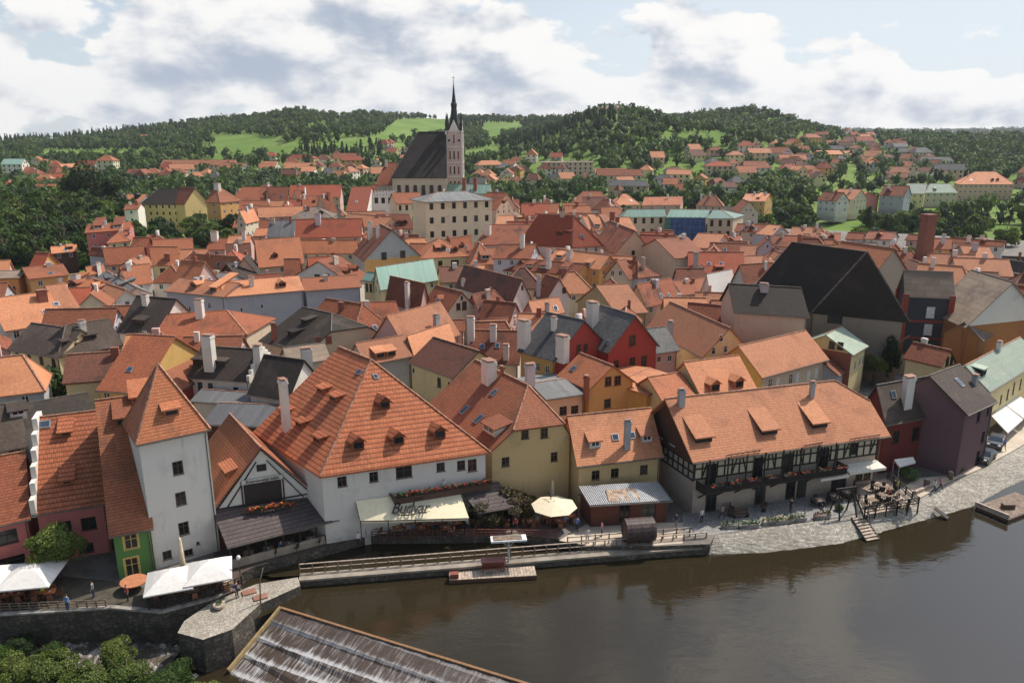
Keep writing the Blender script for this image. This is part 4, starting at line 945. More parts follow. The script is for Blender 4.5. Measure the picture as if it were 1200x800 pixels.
# west edge
T((28,323),(44,324),(58,296),'amber','red',6.5,end='b',wins=[(55,327,.8,1.1)])
T((-22,327),(22,325.5),(0,318),'amber','shake',8.5,h=.8,d=11,wins=[(15,339,1.3,1.5,'white'),(5,341,1.1,1.5,'white')])
T((22,320),(33,327),(27,314),'amber','orange',8.5,gy=True,dp=8)
T((37,341),(98,341),(58,327),'white','orange',6,chim=[(70,334,7,7,'white'),(89,331,7,8,'white'),(56,334,6,6,'brick')],sky=[(83,333,1.2,1.2)])
T((98,340),(134,353),(111,327),'white','salmon',6)
T((111,326),(145,347),(125,317),'white','lead',6)
T((150,335),(180,331),(140,313),'white','orange',6)
T((103,322),(124,318),(100,313),'rose','orange',6,chim=[(116,317,7,6,'white')])
T((60,297),(91,294),(59,289),'brownwood','salmon',5)
T((99,273),(152,269),(102,263),'pink','rust',9.5,dorm=[(115,268,2.5,1,'shed'),(138,267,2.5,1,'shed')])
T((125,285),(154,282),(139,273),'butter','rust',8,gy=True,dp=10,hip=(.5,0))
T((108,283),(126,282),(108,276),'sand','orange',7)
T((126,301),(139,299),(133,291),'bluegrey','rust',6,gy=True,dp=8)
T((152,290),(172,290),(156,278),'darkred','rust',7,wins=[(160,295,1,1.4,'white'),(167,295,1,1.4,'white')])
T((165,313),(186,309),(172,300),'lilac','salmon',6,end='b')
T((150,325),(178,322),(148,311),'white','orange',6)
T((178,311),(212,311),(208,289),'butter','orange',7.5,end='b',wins=[(191,318,1.4,1.5,'brown'),(201,320,1,1)],chim=[(196,304,5,7,'brick')])
T((222,312),(277,316),(224,297),'sand','orange',7)
T((199,335),(228,338),(241,307),'rose','orange',7,end='b')
T((222,336),(262,335),(236,320),'grey','lead',6.5)
T((254,323),(280,328),(261,309),'brownwood','dark',6.5,gy=True,dp=7)
T((272,322),(302,321),(285,302),'peach','dark',7,gy=True,dp=8)
T((264,294),(291,293),(268,276),'rose','salmon',7,wins=[(275,289,1.6,1.6,'brown')],chim=[(286,280,8,5,'white')])
T((241,293),(264,292),(246,280),'rose','rust',6,chim=[(252,281,8,8,'white')])
T((272,267),(288,266),(275,258),'butter','rust',7,wins=[(275,271,1,1.4,'dark'),(281,271,1,1.4,'dark')])
T((303,314),(357,309),(298,281),'sand','orange',7.5,chim=[(329,320,18,7,'white')])
T((312,278),(344,277.5),(316,258),'grey','lead',8)
T((345,279),(424,277.5),(347,257),'sand','red',8.5,wins=[],chim=[(373,262,10,7,'sand' if False else 'rose')])
T((350,297),(418,297),(352,281),'cream','orange',7.5)
T((337,257),(390,255),(362,243),'stone','shake',8,hip=(1,1))
T((303,255),(357,253),(301,243),'rose','salmon',8)
T((288,262),(304,258),(297,244),'cream','salmon',9,end='b')
T((296,277),(312,276),(300,268),'rose','orange',7)
T((355,243),(375,241),(353,230),'stone','rust',9)
T((338,232),(399,231),(340,217),'rose','red',9)
T((270,236),(305,236),(284,219),'stone','rust',8.5)
T((312,236),(338,236),(312,219),'stone','rust',8.5)
for (x, y, a, w_) in ((278,222,235,4.5),(307,217,236,5),(332,221,235,5),(346,223,243,5.5),(376,229,252,6)):
    T((x-w_,a-1),(x+w_,a),(x,y),'white' if x<340 else 'sand','rust',7,gy=True,dp=6,ov=.1)
T((397,263),(447,268),(410,250),'peach','salmon',7.5)
T((448,268),(487,268),(441,251),'cream','rust',7.5)
T((405,248),(430,247),(412,219),'white','red',9)
T((436,229),(453,229),(436,216),'white','red',11)
# white battlemented house and grand hotel
Hb = house('white battlemented house front with three dark windows below the church', (431,229), (464,228), (433,225), wall='white', roof='lead', wh=14, h=.8, d=10, wins=[(441,235,1.5,2.3,'dark'),(449,235,1.5,2.3,'dark'),(457,235,1.5,2.3,'dark')], ov=.1)
b = MB()
for i in range(9): x = .3 + i * (Hb.w - 1.6) / 8; b.box((x, -.05, Hb.wh-.3), (x + .85, .45, Hb.wh + 1.1)); b.box((x+.15, 0, Hb.wh+1.1), (x+.7, .4, Hb.wh + 1.6))
b.build('battlement', W('white'), Hb.root, uv=False)
house('grand cream hotel with three rows of dark windows and a pale metal roof', (497,237), (580,234), (522,225), wall='hotelcream', roof='lead', hip=(1,1), wh=17, d=14, auto=dict(sp=3.3, fl=4.2, n=4, sides='F', skip=0), wsz=(1.25,1.9), wstyle='dark', ov=.7, cat='hotel', name='hotel')
house('long side wing of the cream hotel under rust and red roofs', (464,239), (497,238), (478,226), wall='hotelcream', roof='rust', wh=14, d=12, auto=dict(sp=1.9, fl=4.0, n=3, sides='F', skip=0), wsz=(.9,1.8), wstyle='dark', cat='hotel', name='hotel_wing')
T((500,226),(573,227),(503,215),'sand','copper',13,chim=[(496,224,14,6,'brick'),(544,224,12,5,'brick'),(557,224,12,5,'brick')] if False else [(544,222,12,5,'brick'),(557,222,12,5,'brick')])
T((581,246),(607,243),(597,226),'peach','rust',9,gy=True,dp=10)
T((580,263),(612,262),(584,253),'white','salmon',6)
# middle of the old town
T((192,341),(262,348),(200,332),'bluegrey','salmon',9,h=2.0,d=9,auto=None,wins=[(245,358,.8,1.2),(222,362,.6,1.0)])
T((262,348),(357,340),(275,331),'bluegrey','salmon',9,h=2.2,d=10,auto=None,wins=[(303,381,1.2,1.4,'brown'),(283,363,.5,.9),(307,359,.5,.9)],chim=[(295,335,9,6,'white')])
T((357,341),(424,336),(362,330),'bluegrey','orange',8.5,h=2.0,d=8,auto=None)
T((337,327),(412,332),(367,306),'white','rust',7,gy=True,dp=9,wins=[(372,327,1.4,2.2,'dark'),(384,325,1.0,1.6,'dark')])
T((332,326),(352,326),(352,303),'rose','rust',7,end='b',chim=[(329,330,14,8,'rose')])
house('tall grey gabled house with an amber side facade and plastered chimneys', (426,306), (494,300), (459,269), gy=True, E=(445,262), wall='grey', smat={'L':'amber'}, roof='rust', wh=9, wins=[(450,300,1.4,1.9,'brown'),(472,298,1.4,1.9,'brown')]+[(418+i*3,316+j*10,.7,1.3) for i in range(3) for j in range(3)],
      chim=[(434,279,17,8,'white'),(443,278,12,6,'white')])
T((424,328),(446,331),(430,318),'butter','copper',7.5,wins=[(430,337,.8,1.9,'dark'),(434.5,337.5,.8,1.9,'dark'),(439,338.5,.8,1.9,'dark')])
T((446,340),(514,328),(440,313),'butter','copper',7)
T((494,303),(552,300),(517,279),'butter','orange',7.5,pyr=True,wins=[(533,309,2.2,2.0,'brown'),(516,310,1.2,2.0,'brown')],sky=[(516,293,1,1),(525,293,1,1)])
T((530,297),(555,293),(527,279),'rose','rust',7)
T((551,311),(584,310),(563,285),'rose','orange',6.5,gy=True,dp=9,hip=(1,0),dorm=[(569,304,2.4,1.2,'shed')])
T((551,320),(579,319),(549,311),'white','salmon',6)
T((556,287),(607,287),(573,263),'lilac','rust',8,chim=[(572,275,10,7,'white')])
T((576,303),(622,303),(583,286),'lilac','rust',9,chim=[(612,290,14,6,'white')])
T((618,289),(669,286),(630,270),'sand','salmon',8,hip=(.8,1),chim=[(639,272,6,6,'white')])
T((583,316),(620,319),(592,301),'cream','rust',6.5)
T((640,308),(703,316),(652,291),'amber','salmon',8,dorm=[(655,303,2,1,'shed'),(688,312,2,1,'shed')],chim=[(643,306,12,6,'white'),(667,303,8,8,'white')])
house('amber gabled house with a dark rust roof and rose shutters in the old town centre', (600,316), (675,323), (686,309), end='b', wall='amber', roof='rust', wh=7, dorm=[(620,313,1.8,.8,'shed'),(636,314,1.8,.8,'shed'),(661,316,1.8,.8,'shed')], chim=[(643,314,11,6,'white')], auto=dict(sides='FR'))
T((671,290),(708,288),(672,252.5),'white','red',8.5,gy=True,hip=(1,0),E=(631,251))
T((690,269),(747,271),(682,253),'white','salmon',8,dorm=[(700,266,2,1,'shed'),(714,266,2,1,'shed')],chim=[(717,262,12,6,'brick'),(723,266,10,5,'brick')])
T((695,284),(720,298),(744,270),'sand','rust',8,end='b',sky=[(731,282,1,1)],wins=[(742,297,.9,1.6,'dark')])
T((745,292),(791,303),(764,280),'sand','orange',9,gy=True,dp=10,auto=None)
T((775,293),(807,295),(788,278),'bluegrey','shake',9,gy=True,dp=9,auto=None)
T((697,320),(748,326),(748,306),'lilac','rust',6.5,end='b',hip=(0,1),auto='FR')
T((707,325),(737,328),(722,306),'cream','rust',6.5,gy=True,dp=5,wins=[(718,320,.9,1.3),(727,320,.9,1.3)])
house('olive house with a broad sunlit salmon roof tilted between white gables', (722,368), (760,366), (698,334), wall='olive', roof='salmon', wh=6.5)
T((757,360),(797,351),(746,333),'rose','rust',6.5)
T((768,346),(800,342),(776,334),'lilac','rust',6.5,h=1.6,d=7,wins=[(780,352,.5,.9,'dark'),(789,351,.5,.9,'dark'),(786,367,.7,1,'dark')])
T((800,346),(838,341),(806,332),'cream','rust',6.2,h=2.5,d=7)
house('house with a wide dark red roof and dormers beside the bright white roof', (806,320), (873,320), (806,295), wall='lilac', roof='red', wh=6.5, chim=[(815,312,14,7,'grey')], sky=[(831,309,.9,.9),(845,309,.9,.9)], dorm=[(843,317,2.0,1,'shed',.2,'tile'),(822,317,1.8,1,'gable')])
T((832,296),(876,297),(832,284),'rose','rust',6.5)
house('house with a bright white sheet roof under the black brewery wing', (833,346), (863,339), (828,321), wall='white', roof='whitesheet', wh=6.5)
T((852,338),(876,345),(858,310),'grey','rust',6.5,gy=True,dp=9)
T((806,290),(838,291),(818,273),'rose','salmon',6.5,end='a')
T((838,286),(866,286),(842,276),'cream','orange',6.5)
T((866,300),(885,300),(868,287),'rose','salmon',6.5)
T((870,315),(893,314),(872,300),'rose','salmon',6.0)
T((451,354),(492,365),(498,332),'rose','rust',6.5,end='b',chim=[(478,361,28,8,'white'),(502,348,20,7,'white')],auto=None)
T((425,373),(470,372),(464,353),'rose','rust',6.5,end='b')
T((458,386),(488,391),(497,367),'cream','brown',6.2,end='b',dorm=[(477,383,1.8,1.1,'shed',.2,'tile')],wins=[(499,377,.8,1.1)])
Hbal = house('cream gabled house with a dark timber balcony and steep rust roof', (520,372), (563,365), (541,341.5), gy=True, E=(511,334), wall='cream', roof='rust', wh=6.5, wins=[(537,359,.9,1.3,'brown'),(544,358,1.0,1.7,'brown'),(541,349,.4,.7,'dark')], dorm=[(513,355,1.5,1.0,'gable')], z0=2.9)
T((563,370),(599,362),(553,345),'rose','rust',6.2,hip=(0,.8),dorm=[(581,360,2.6,1.3,'shed',.15,'tile')])
house('house with a very broad dark brown roof running to a white stepped gable', (533,336), (600,356), (612,327), end='b', wall='white', roof='brown', wh=6.5, wins=[(612,337,.5,.9,'dark')], chim=[(543,333,5,6,'white')])
T((628,349),(652,350),(652,333),'white','brown',6.5,end='b',chim=[(631,346,22,6,'sand' if False else 'rose')])
T((640,352),(670,349),(662,326),'white','rust',6.5,gy=True,dp=6,wins=[(661,340,.9,1.2,'brown')])
T((626,372),(662,366),(619,353),'rose','salmon',6.0,chim=[(641,366,10,6,'grey')])
T((598,377),(612,370),(604,355),'rose','rust',6,gy=True,dp=7)
T((512,388),(545,388),(545,374),'rose','orange',6.0,end='b')
T((560,386),(594,384),(562,374),'rose','orange',6.0)
T((478,300),(498,300),(480,285),'rose','orange',7)
# monastery quarter
house('long yellow monastery wing with rows of small windows and a black roof', (163,239.5), (217,239.5), (181,221), hip=(1,0), z0=4, ze=15.3, wall='monyellow', roof='black', auto=dict(sp=2.6, fl=2.9, n=4, sides='FL', skip=0), wsz=(.8,1.3), wstyle='dark', cat='monastery', name='monastery_wing', d=13)
house('yellow baroque gable front of the monastery beside green trees', (216,240), (245,238), (227,220), gy=True, dp=13, z0=4, ze=15.5, wall='monyellow', roof='rust', auto=dict(sp=2.8, fl=3.3, n=3, sides='F', skip=0), wsz=(.9,1.5), wstyle='dark', cat='monastery', name='monastery_gable')
T((240,237.5),(258,237.5),(254,217),'amber','orange',10,end='b',hip=(0,1),chim=[(255,221,5,6,'white')])
Hw = house('plain pale block with a salmon roof and two dark roof ventilators', (121,237), (163,237.5), (131,227), z0=4, wh=12, wall='lilac', roof='salmon', cat='block')
for px in (146, 163):
    r = roof_hit(Hw, px - 2, 231)
    if r:
        p = r[1]; b = MB(); b.tube([(0,0,-1),(0,0,.9)], 1.1, 10); b.tube([(0,0,.9),(0,0,1.5),(0,0,1.9)], [1.6,.9,.1], 10); b.build('ventilator', M_iron, Hw.root, uv=False, loc=tuple(p))
T((144,246),(162,245),(148,239),'white','rust',8,auto='F')
# school with copper roofs
house('sandstone school wing with arched windows under a copper green roof', (729,254.5), (781,254), (735,245), wall='sand', roof='copper', hip=(1,0), wh=9, auto=dict(sp=2.6, fl=3.8, n=2, sides='F', skip=0), wsz=(1.1,2.0), wstyle='dark', cat='school', name='school')
Hs = house('middle wing of the school wrapped in blue scaffold netting', (781,254.5), (828,255), (786,245), wall='sand', roof='copper', wh=9, auto=dict(sp=2.6, fl=3.8, n=2, sides='F', skip=0), wsz=(1.1,2.0), wstyle='dark', cat='school', name='school')
house('sand coloured end wing of the school with tall white framed windows', (828,256), (860,256), (836,246), wall='sand', roof='copper', hip=(0,1), wh=9, auto=dict(sp=2.3, fl=3.8, n=2, sides='F', skip=0), wsz=(1.1,2.2), wstyle='dark', cat='school', name='school')
net_root = empty('scaffold_netting', (Hs.M @ Vector((Hs.w/2, -1.3, 0))), math.atan2(Hs.M[1][0], Hs.M[0][0]), 'blue and green scaffold netting hung before the school front', 'scaffold netting')
b = MB()
for i in range(14):
    x0 = -Hs.w/2 + i * Hs.w/14; x1 = x0 + Hs.w/14; y0, y1 = (.12 * math.sin(i*1.7), .12 * math.sin(i*1.7+1.7))
    b.face([(x0, y0, 0), (x1, y1, 0), (x1, y1, Hs.wh - .2), (x0, y0, Hs.wh - .2)], 1 if i < 2 else 0)
b.build('netting', [plain('blue_net', (.035,.085,.22), .8, var=.3, scale=.5), plain('green_net', (.06,.20,.10), .8)], net_root, uv=False)
b = MB()
for i in range(9):
    x = -Hs.w/2 + i * Hs.w/8; b.bar((x, -.25, 0), (x, -.25, Hs.wh+.6), .12)
for z in (2, 4, 6, 8): b.bar((-Hs.w/2, -.25, z), (Hs.w/2, -.25, z), .12)
b.build('scaffold_frame', plain('blue_tube', (.10,.20,.36), .5), net_root, uv=False)
# big white house and neighbours by the school
T((671,237),(717,237),(684,224),'white','orange',9,hip=(1,1),z0=6,dorm=[(690,233,1.6,.9,'gable'),(702,233,1.6,.9,'gable')])
T((719,241),(752,240),(730,227),'peach','salmon',7,hip=(1,1),z0=6)
T((752,241),(798,240),(756,231),'rose','orange',6.5,z0=6)
T((815,241),(848,242),(828,228),'rose','salmon',7,hip=(1,1),z0=6)
T((820,249),(858,250),(828,241),'brownwood','dark',5,z0=5)
T((868,236),(897,236),(874,227),'ochre','salmon',9,z0=6)
T((860,271),(900,272),(864,262),'peach','rust',6.5)
T((905,276),(925,273),(912,264),'lilac','salmon',6,gy=True,dp=9)
T((925,278),(950,278),(928,266),'cream','salmon',6)
T((948,276),(970,277),(952,266),'white','salmon',6,hip=(0,1))
T((900,288),(940,290),(908,275),'rose','rust',6)
T((940,284),(985,283),(942,274),'rose','rust',6)
T((970,292),(985,290),(975,281),'ochre','orange',6,gy=True,dp=8)
T((990,280),(1010,281),(994,272),'lilac','rust',6.5)
T((1012,280),(1045,281),(1018,271),'white','rust',6.5)
T((1000,300),(1025,300),(1004,284),'grey','slate',6)
T((1060,281),(1075,282),(1065,274),'rose','rust',6)
T((1088,292),(1115,292),(1090,279),'amber','rust',6.5,chim=[(1105,284,7,5,'rose')])
T((1115,284),(1176,289),(1118,278),'white','rust',6.5,chim=[(1135,283,5,4,'white'),(1150,283,5,4,'white')])
T((1172,310),(1215,312),(1174,300),'amber','dark',6)
T((1103,430),(1122,424),(1110,410),'butter','rust',6,gy=True,dp=6,wins=[(1110,423,.8,1.4,'dark'),(1115,422,.8,1.4,'dark')])
# the row by the gardens
T((1123,216),(1189,216),(1143,201),'peach','salmon',11,hip=(1,1),z0=7,auto='FL')
T((1084,226),(1123,226),(1090,215),'cream','moss',8,z0=7,hip=(.6,.6))
T((1060,227),(1084,227),(1064,215),'butter','moss',8,z0=7)
T((1030,229),(1060,230),(1036,217),'bluegrey','rust',8,z0=7)
T((1003,233),(1031,231),(1017,225),'pink','orange',7,gy=True,dp=9,z0=7)
T((990,234),(1004,235),(995,227),'pink','rust',6.5,z0=7)
T((972,233),(1000,234),(982,221),'cream','salmon',8,z0=7)
T((957,234),(980,236),(966,224),'white','orange',8,z0=7)

# ------------------------------------------------------------------ the church
def build_church():
    A, B, R = (458,208.5), (524,208.5), (523,154.5); ze = 27.0; z0 = 7.5
    H = house('great gothic church nave with a steep black roof rising over the town', A, B, R, wall='sand', roof='black', z0=z0, ze=ze, hip=(1.0,0), end='b', cat='church', name='church', near=False, ov=.5,
              wins=[], )
    # tall lancet windows and buttresses along the nave
    n = 6; H.label = 'church'
    for i in range(n):
        x = 1.5 + (i + .5) * (H.w - 3) / n
        window(H.root, frame((x, .5, 7.5), (1,0,0), (0,1,0)), 1.5, 9.0, 'dark', False, True)
        b = MB(); xx = x + (H.w - 3) / n / 2; b.box((xx-.45, -1.2, -1), (xx+.45, .6, 14)); b.face([(xx-.45,-1.2,14),(xx+.45,-1.2,14),(xx+.45,.6,16),(xx-.45,.6,16)]); b.face([(xx-.45,-1.2,14),(xx-.45,.6,16),(xx-.45,.6,14)]); b.face([(xx+.45,-1.2,14),(xx+.45,.6,14),(xx+.45,.6,16)])
        b.build('buttress', W('sand'), H.root, uv=False)
    # tower
    base = at_y(533.5, 209, at_z(524, 206.5, ze).y - 1.0); s = 3.35
    M = Matrix.Translation((base.x, base.y, z0)); rz = math.atan2(H.M[1][0], H.M[0][0])
    t = empty('church_tower', (base.x, base.y, z0), rz, 'slender pink and cream church tower with a dark spire and golden cross', 'church tower')
    ztop = 46.0 - z0
    b = MB(); b.box((-s, -s, -1), (s, s, ztop)); b.build('shaft', W('tower_rose'), t, uv=False)
    b = MB()
    for z in (13.0, 19.5, 25.5, 32.0, ztop): b.box((-s-.22, -s-.22, z-.25), (s+.22, s+.22, z+.22))
    for sx in (-1, 1):
        for sy in (-1, 1): b.box((sx*s-.42, sy*s-.42, -1), (sx*s+.42, sy*s+.42, ztop+.01))
    b.build('cornice', W('tower_cream'), t, uv=False)
    for f, (ux, uy, o) in enumerate((((1,0,0),(0,1,0),(0,-s,0)), ((0,1,0),(-1,0,0),(s,0,0)), ((0,-1,0),(1,0,0),(-s,0,0)))):
        for z, hh in ((14.5,3.6),(20.6,3.6),(26.8,3.8)):
            for x in (-1.75, 0, 1.75):
                M4 = frame(Vector(o) + Vector(ux)*x + Vector((0,0,z)), ux, uy); q = MB()
                q.box((-.62, -.10, -.3), (.62, .05, hh)); q.box((-.38, -.14, 0), (.38, -.09, hh - .35), 1)
                if f == 0 or x == 0: wo = q.build('lancet_window', [W('tower_cream'), M_redframe if x else GLASS], t, uv=False); wo.matrix_local = M4
        M4 = frame(Vector(o) + Vector((0,0,33.2)), ux, uy); q = MB(); q.box((-.6,-.12,0),(.6,.05,4.2)); q.box((-.36,-.17,.2),(.36,-.11,3.9),1); wo = q.build('lancet_window', [W('tower_cream'), M_redframe], t, uv=False); wo.matrix_local = M4
        for x in (-2.1, 2.1):
            q = MB(); q.tube([(x, 0.05, 34.6), (x, -.14, 34.6)], .85, 14); q.tube([(x, -.13, 34.6), (x, -.2, 34.6)], .62, 14, mi=1); wo = q.build('clock_face', [W('tower_cream'), M_brownp], t, uv=False); wo.matrix_local = frame(Vector(o), ux, uy)
        g = MB(); g.face([(-2.2, -.25, ztop), (2.2, -.25, ztop), (0, -.25, ztop+4.6)]); g.face([(-2.2, .35, ztop), (0, .35, ztop+4.6), (2.2, .35, ztop)]); g.face([(-2.2,-.25,ztop),(0,-.25,ztop+4.6),(0,.35,ztop+4.6),(-2.2,.35,ztop)]); g.face([(2.2,-.25,ztop),(2.2,.35,ztop),(0,.35,ztop+4.6),(0,-.25,ztop+4.6)])
        go = g.build('gable', W('tower_cream'), t, uv=False); go.matrix_local = frame(Vector(o), ux, uy)
    SP = plain('spire_slate', (.022, .028, .027), .7, var=.3)
    sp = MB(); prof = [(ztop, 2.9), (ztop+2.5, 2.35), (ztop+6, 1.55), (ztop+9.5, 1.15), (ztop+10.6, 1.35), (ztop+11.3, 1.3), (ztop+11.8, .95), (ztop+15.5, .5), (ztop+20.0, .10)]
    sp.tube([(0, 0, z) for z, r in prof], [r for z, r in prof], 8, smooth=False); so = sp.build('spire', SP, t, uv=False)
    fin = MB(); fin.tube([(0,0,ztop+19.8),(0,0,ztop+22.6)], .10, 6); fin.tube([(0,0,ztop+20.4),(0,0,ztop+20.7),(0,0,ztop+21.0)], [.1,.32,.1], 8); fin.box((-.6,-.08,ztop+21.7),(.6,.08,ztop+21.95)); fin.build('cross', plain('gilded', (.5,.38,.12), .35, .8), t, uv=False)
    for sx in (-1, 1):
        for sy in (-1, 1):
            q = MB(); x, y = sx*(s-.25), sy*(s-.25); q.tube([(x,y,ztop-1.2),(x,y,ztop+2.2),(x,y,ztop+2.3),(x,y,ztop+7.6)], [.62,.62,.75,.05], 8, smooth=False); q.build('corner_turret', SP, t, uv=False)
    q = MB(); q.face([(s, -s+.3, 19), (s, s-.3, 19), (s+4.6, s-.3, 6), (s+4.6, -s+.3, 6)]); q.face([(s,-s+.3,19),(s+4.6,-s+.3,6),(s+4.6,-s+.3,-1),(s,-s+.3,-1)]); q.face([(s+4.6,-s+.3,-1),(s+4.6,-s+.3,6),(s+4.6,s-.3,6),(s+4.6,s-.3,-1)])
    q.build('buttress', W('tower_cream'), t, uv=False)
    q = MB(); q.face([(-s-7.5, -s+.3, 9), (-s, -s+.3, 9), (-s, -s+.3, 19.5), (-s-3, -s+.3, 19.5)]); q.face([(-s-7.5,-s+.3,9),(-s-3,-s+.3,19.5),(-s-3,s,19.5),(-s-7.5,s,9)]); q.build('stair_buttress', W('old'), t, uv=False)
WALLC['tower_rose'] = (.62, .48, .41); WALLC['tower_cream'] = (.74, .69, .60)
build_church()
T((440,217),(464,217),(452,190),'old','rust',16,z0=7.5,auto=None,hip=(.5,0))
# ------------------------------------------------------------------ the brick chimney of the brewery
cb = at_z(1078, 330, 6.0); t = empty('brick_chimney', (cb.x, cb.y, 4), .2, 'tall square brick chimney stack behind the malt tower', 'chimney stack')
hz = CAM_Z - cb.y * math.tan(TH + math.atan((256-400)/F_PX)) - 4
b = MB(); n = 10
for i in range(n):
    r0 = 1.75 - .5 * i / n; b.box((-r0, -r0, -1 + (hz+1) * i / n), (r0, r0, -1 + (hz+1) * (i+1) / n + .001))
b.build('stack', M_brick, t); b = MB(); b.box((-1.6,-1.6,hz),(1.6,1.6,hz+.6)); b.box((-1.45,-1.45,hz+.6),(1.45,1.45,hz+1.1)); b.box((-1.5,-1.5,hz-1.6),(1.5,1.5,hz-1.3)); b.build('cap', M_brick, t)
# ================================================================== WATERFRONT DETAILS
V = Vector
def root_at(name, p, label, cat, group=None, rz=0.0): return empty(name, tuple(p), rz, label, cat, group)
def L2(H, px, py, side='F'): return loc_on(H, px, py, side)
RED_FLOWER = plain('red_geraniums', (.40, .045, .025), .8, var=.5, scale=9); GREEN_LEAF = plain('box_foliage', (.045, .085, .02), .85, var=.5, scale=7)
def flower_box(parent, x0, x1, y, z, mat=None, name='flower_box', dens=9, depth=.3):
    b = MB(); b.box((x0, y, z - .22), (x1, y + depth, z))
    for i in range(int((x1 - x0) * dens)):
        x = rng.uniform(x0, x1); yy = y + rng.uniform(-.12, depth); zz = z + rng.uniform(-.05, .35); s = rng.uniform(.07, .17); mi = 1 if rng.random() < .55 else 2
        a = rng.uniform(0, 6.28); c = V((x, yy, zz))
        for k in range(3):
            d1 = V((math.cos(a+k*2.1), math.sin(a+k*2.1), rng.uniform(-.5,.5))) * s; d2 = V((math.cos(a+k*2.1+1.4), math.sin(a+k*2.1+1.4), rng.uniform(-.2,.9))) * s
            b.face([c - d1, c + d2, c + d1, c - d2], mi)
    return b.build(name, [M_dark, mat or RED_FLOWER, GREEN_LEAF], parent, uv=False)
# ---- half timbered guesthouse
H = H_half; w = H.w; y0 = H.box[2]; xL, xR = H.box[0], H.box[1]; top = H.box[4]
TIM = M_dark; yb = y0 - .07
b = MB()
def fbeam(a, c, th=.17): b.bar(V((a[0], yb, a[1])), V((c[0], yb, c[1])), .10, th)
zb, zt = 4.15, top - .08
for z in (zb, 5.35, zt): fbeam((xL, z), (xR, z))
n = 26; doors = [1.6, 8.3, 12.8, 17.2]
for i in range(n + 1):
    x = xL + (xR - xL) * i / n; fbeam((x, zb), (x, zt), .15)
    if i < n and i % 4 in (1, 2): x2 = xL + (xR - xL) * (i + 1) / n; fbeam((x, zb if i % 4 == 1 else zt), (x2, zt if i % 4 == 1 else zb), .12)
b.build('timber_framing', TIM, H.root, uv=False)
b = MB(); b.box((xL - .01, yb + .045, zb), (xR + .01, y0 - .003, zt)); b.build('infill_panel', wall_mat('cream', WALLC['cream']), H.root, uv=False)
for dx in (2.0, 7.9, 11.9, 16.6, 20.6): window(H.root, frame((xL + dx, yb - .02, 3.35 if dx < 19 else 4.6), (1,0,0), (0,1,0)), 1.2 if dx < 19 else .9, 2.35 if dx < 19 else 1.3, 'dark', True, True)
# gable side: framed strip with boarding above
b = MB(); xg = H.box[0] - .07; yA, yB = H.box[2], H.box[3]
for z in (4.0, 4.9, 5.8): b.bar(V((xg, yA, z)), V((xg, yB, z)), .10, .16)
for i in range(11): y = yA + (yB - yA) * i / 10; b.bar(V((xg, y, 4.0)), V((xg, y, 5.8)), .10, .14)
b.build('gable_framing', TIM, H.root, uv=False)
b = MB(); b.box((xg - .02, yA, 5.85), (H.box[0] - .004, yB, top)); hh = H.h - .16
b.face([(xg-.03, yA, top), (xg-.03, H.d/2, H.wh + hh - .1), (xg-.03, yB, top)][::-1]); b.build('gable_boarding', W('brownwood'), H.root)
window(H.root, frame((H.box[0], 5.0, 6.6), (0,-1,0), (1,0,0)), 1.0, 1.3, 'white', True, True); window(H.root, frame((H.box[0], 7.4, 6.6), (0,-1,0), (1,0,0)), .9, 1.2, 'white', True, True)
bal = MB(); bx0, bx1 = xL + .3, xL + 18.6; bal.box((bx0, y0 - 1.55, 2.95), (bx1, y0 - .01, 3.1))
for x in np.arange(bx0, bx1 + .01, .16): bal.box((x, y0 - 1.55, 3.1), (x + .11, y0 - 1.50, 4.0))
bal.box((bx0, y0 - 1.6, 4.0), (bx1, y0 - 1.46, 4.1)); bal.box((bx0, y0-1.55, 3.1), (bx0+.06, y0, 4.0)); bal.box((bx1-.06, y0-1.55, 3.1), (bx1, y0, 4.0))
for x in np.arange(bx0 + .4, bx1, 2.3):
    bal.bar((x, y0 - .02, 1.9), (x, y0 - 1.3, 2.95), .14); bal.bar((x, y0 - 1.5, 3.1), (x, y0 - 1.5, top - .3), .12)
bo = bal.build('balcony', TIM, H.root, uv=False)
for x in np.arange(bx0 + .5, bx1 - 1.2, 2.3): flower_box(bo, x, x + 1.5, y0 - 1.92, 4.0)
for dx, dw in ((2.3, 1.3), (8.6, 1.3), (12.6, 1.2), (14.1, 1.2), (19.2, 2.0)):
    d_ = MB(); d_.box((xL+dx-dw/2, y0-.09, -.02), (xL+dx+dw/2, y0-.004, 2.3)); d_.box((xL+dx-dw/2+.12, y0-.12, .25), (xL+dx-.05, y0-.085, 2.15), 1); d_.box((xL+dx+.05, y0-.12, .25), (xL+dx+dw/2-.12, y0-.085, 2.15), 1); d_.build('door', [M_dark, GLASS], H.root, uv=False)
for dx in (22.0, 23.2): window(H.root, frame((xL + dx, y0, 1.0), (1,0,0), (0,1,0)), .9, 1.4, 'brown', True, True)
for a0, a1, z in ((15.2, 19.0, 2.75), (19.1, 24.2, 3.0)):
    q = MB(); q.face([(xL+a0, y0-.02, z+.35), (xL+a1, y0-.02, z+.35), (xL+a1, y0-1.5, z), (xL+a0, y0-1.5, z)][::-1]); q.face([(xL+a0, y0-.02, z+.32), (xL+a1, y0-.02, z+.32), (xL+a1, y0-1.5, z-.03), (xL+a0, y0-1.5, z-.03)]); q.box((xL+a0, y0-1.56, z-.3), (xL+a1, y0-1.5, z+.02)); q.build('awning', M_canvas, H.root, uv=False)
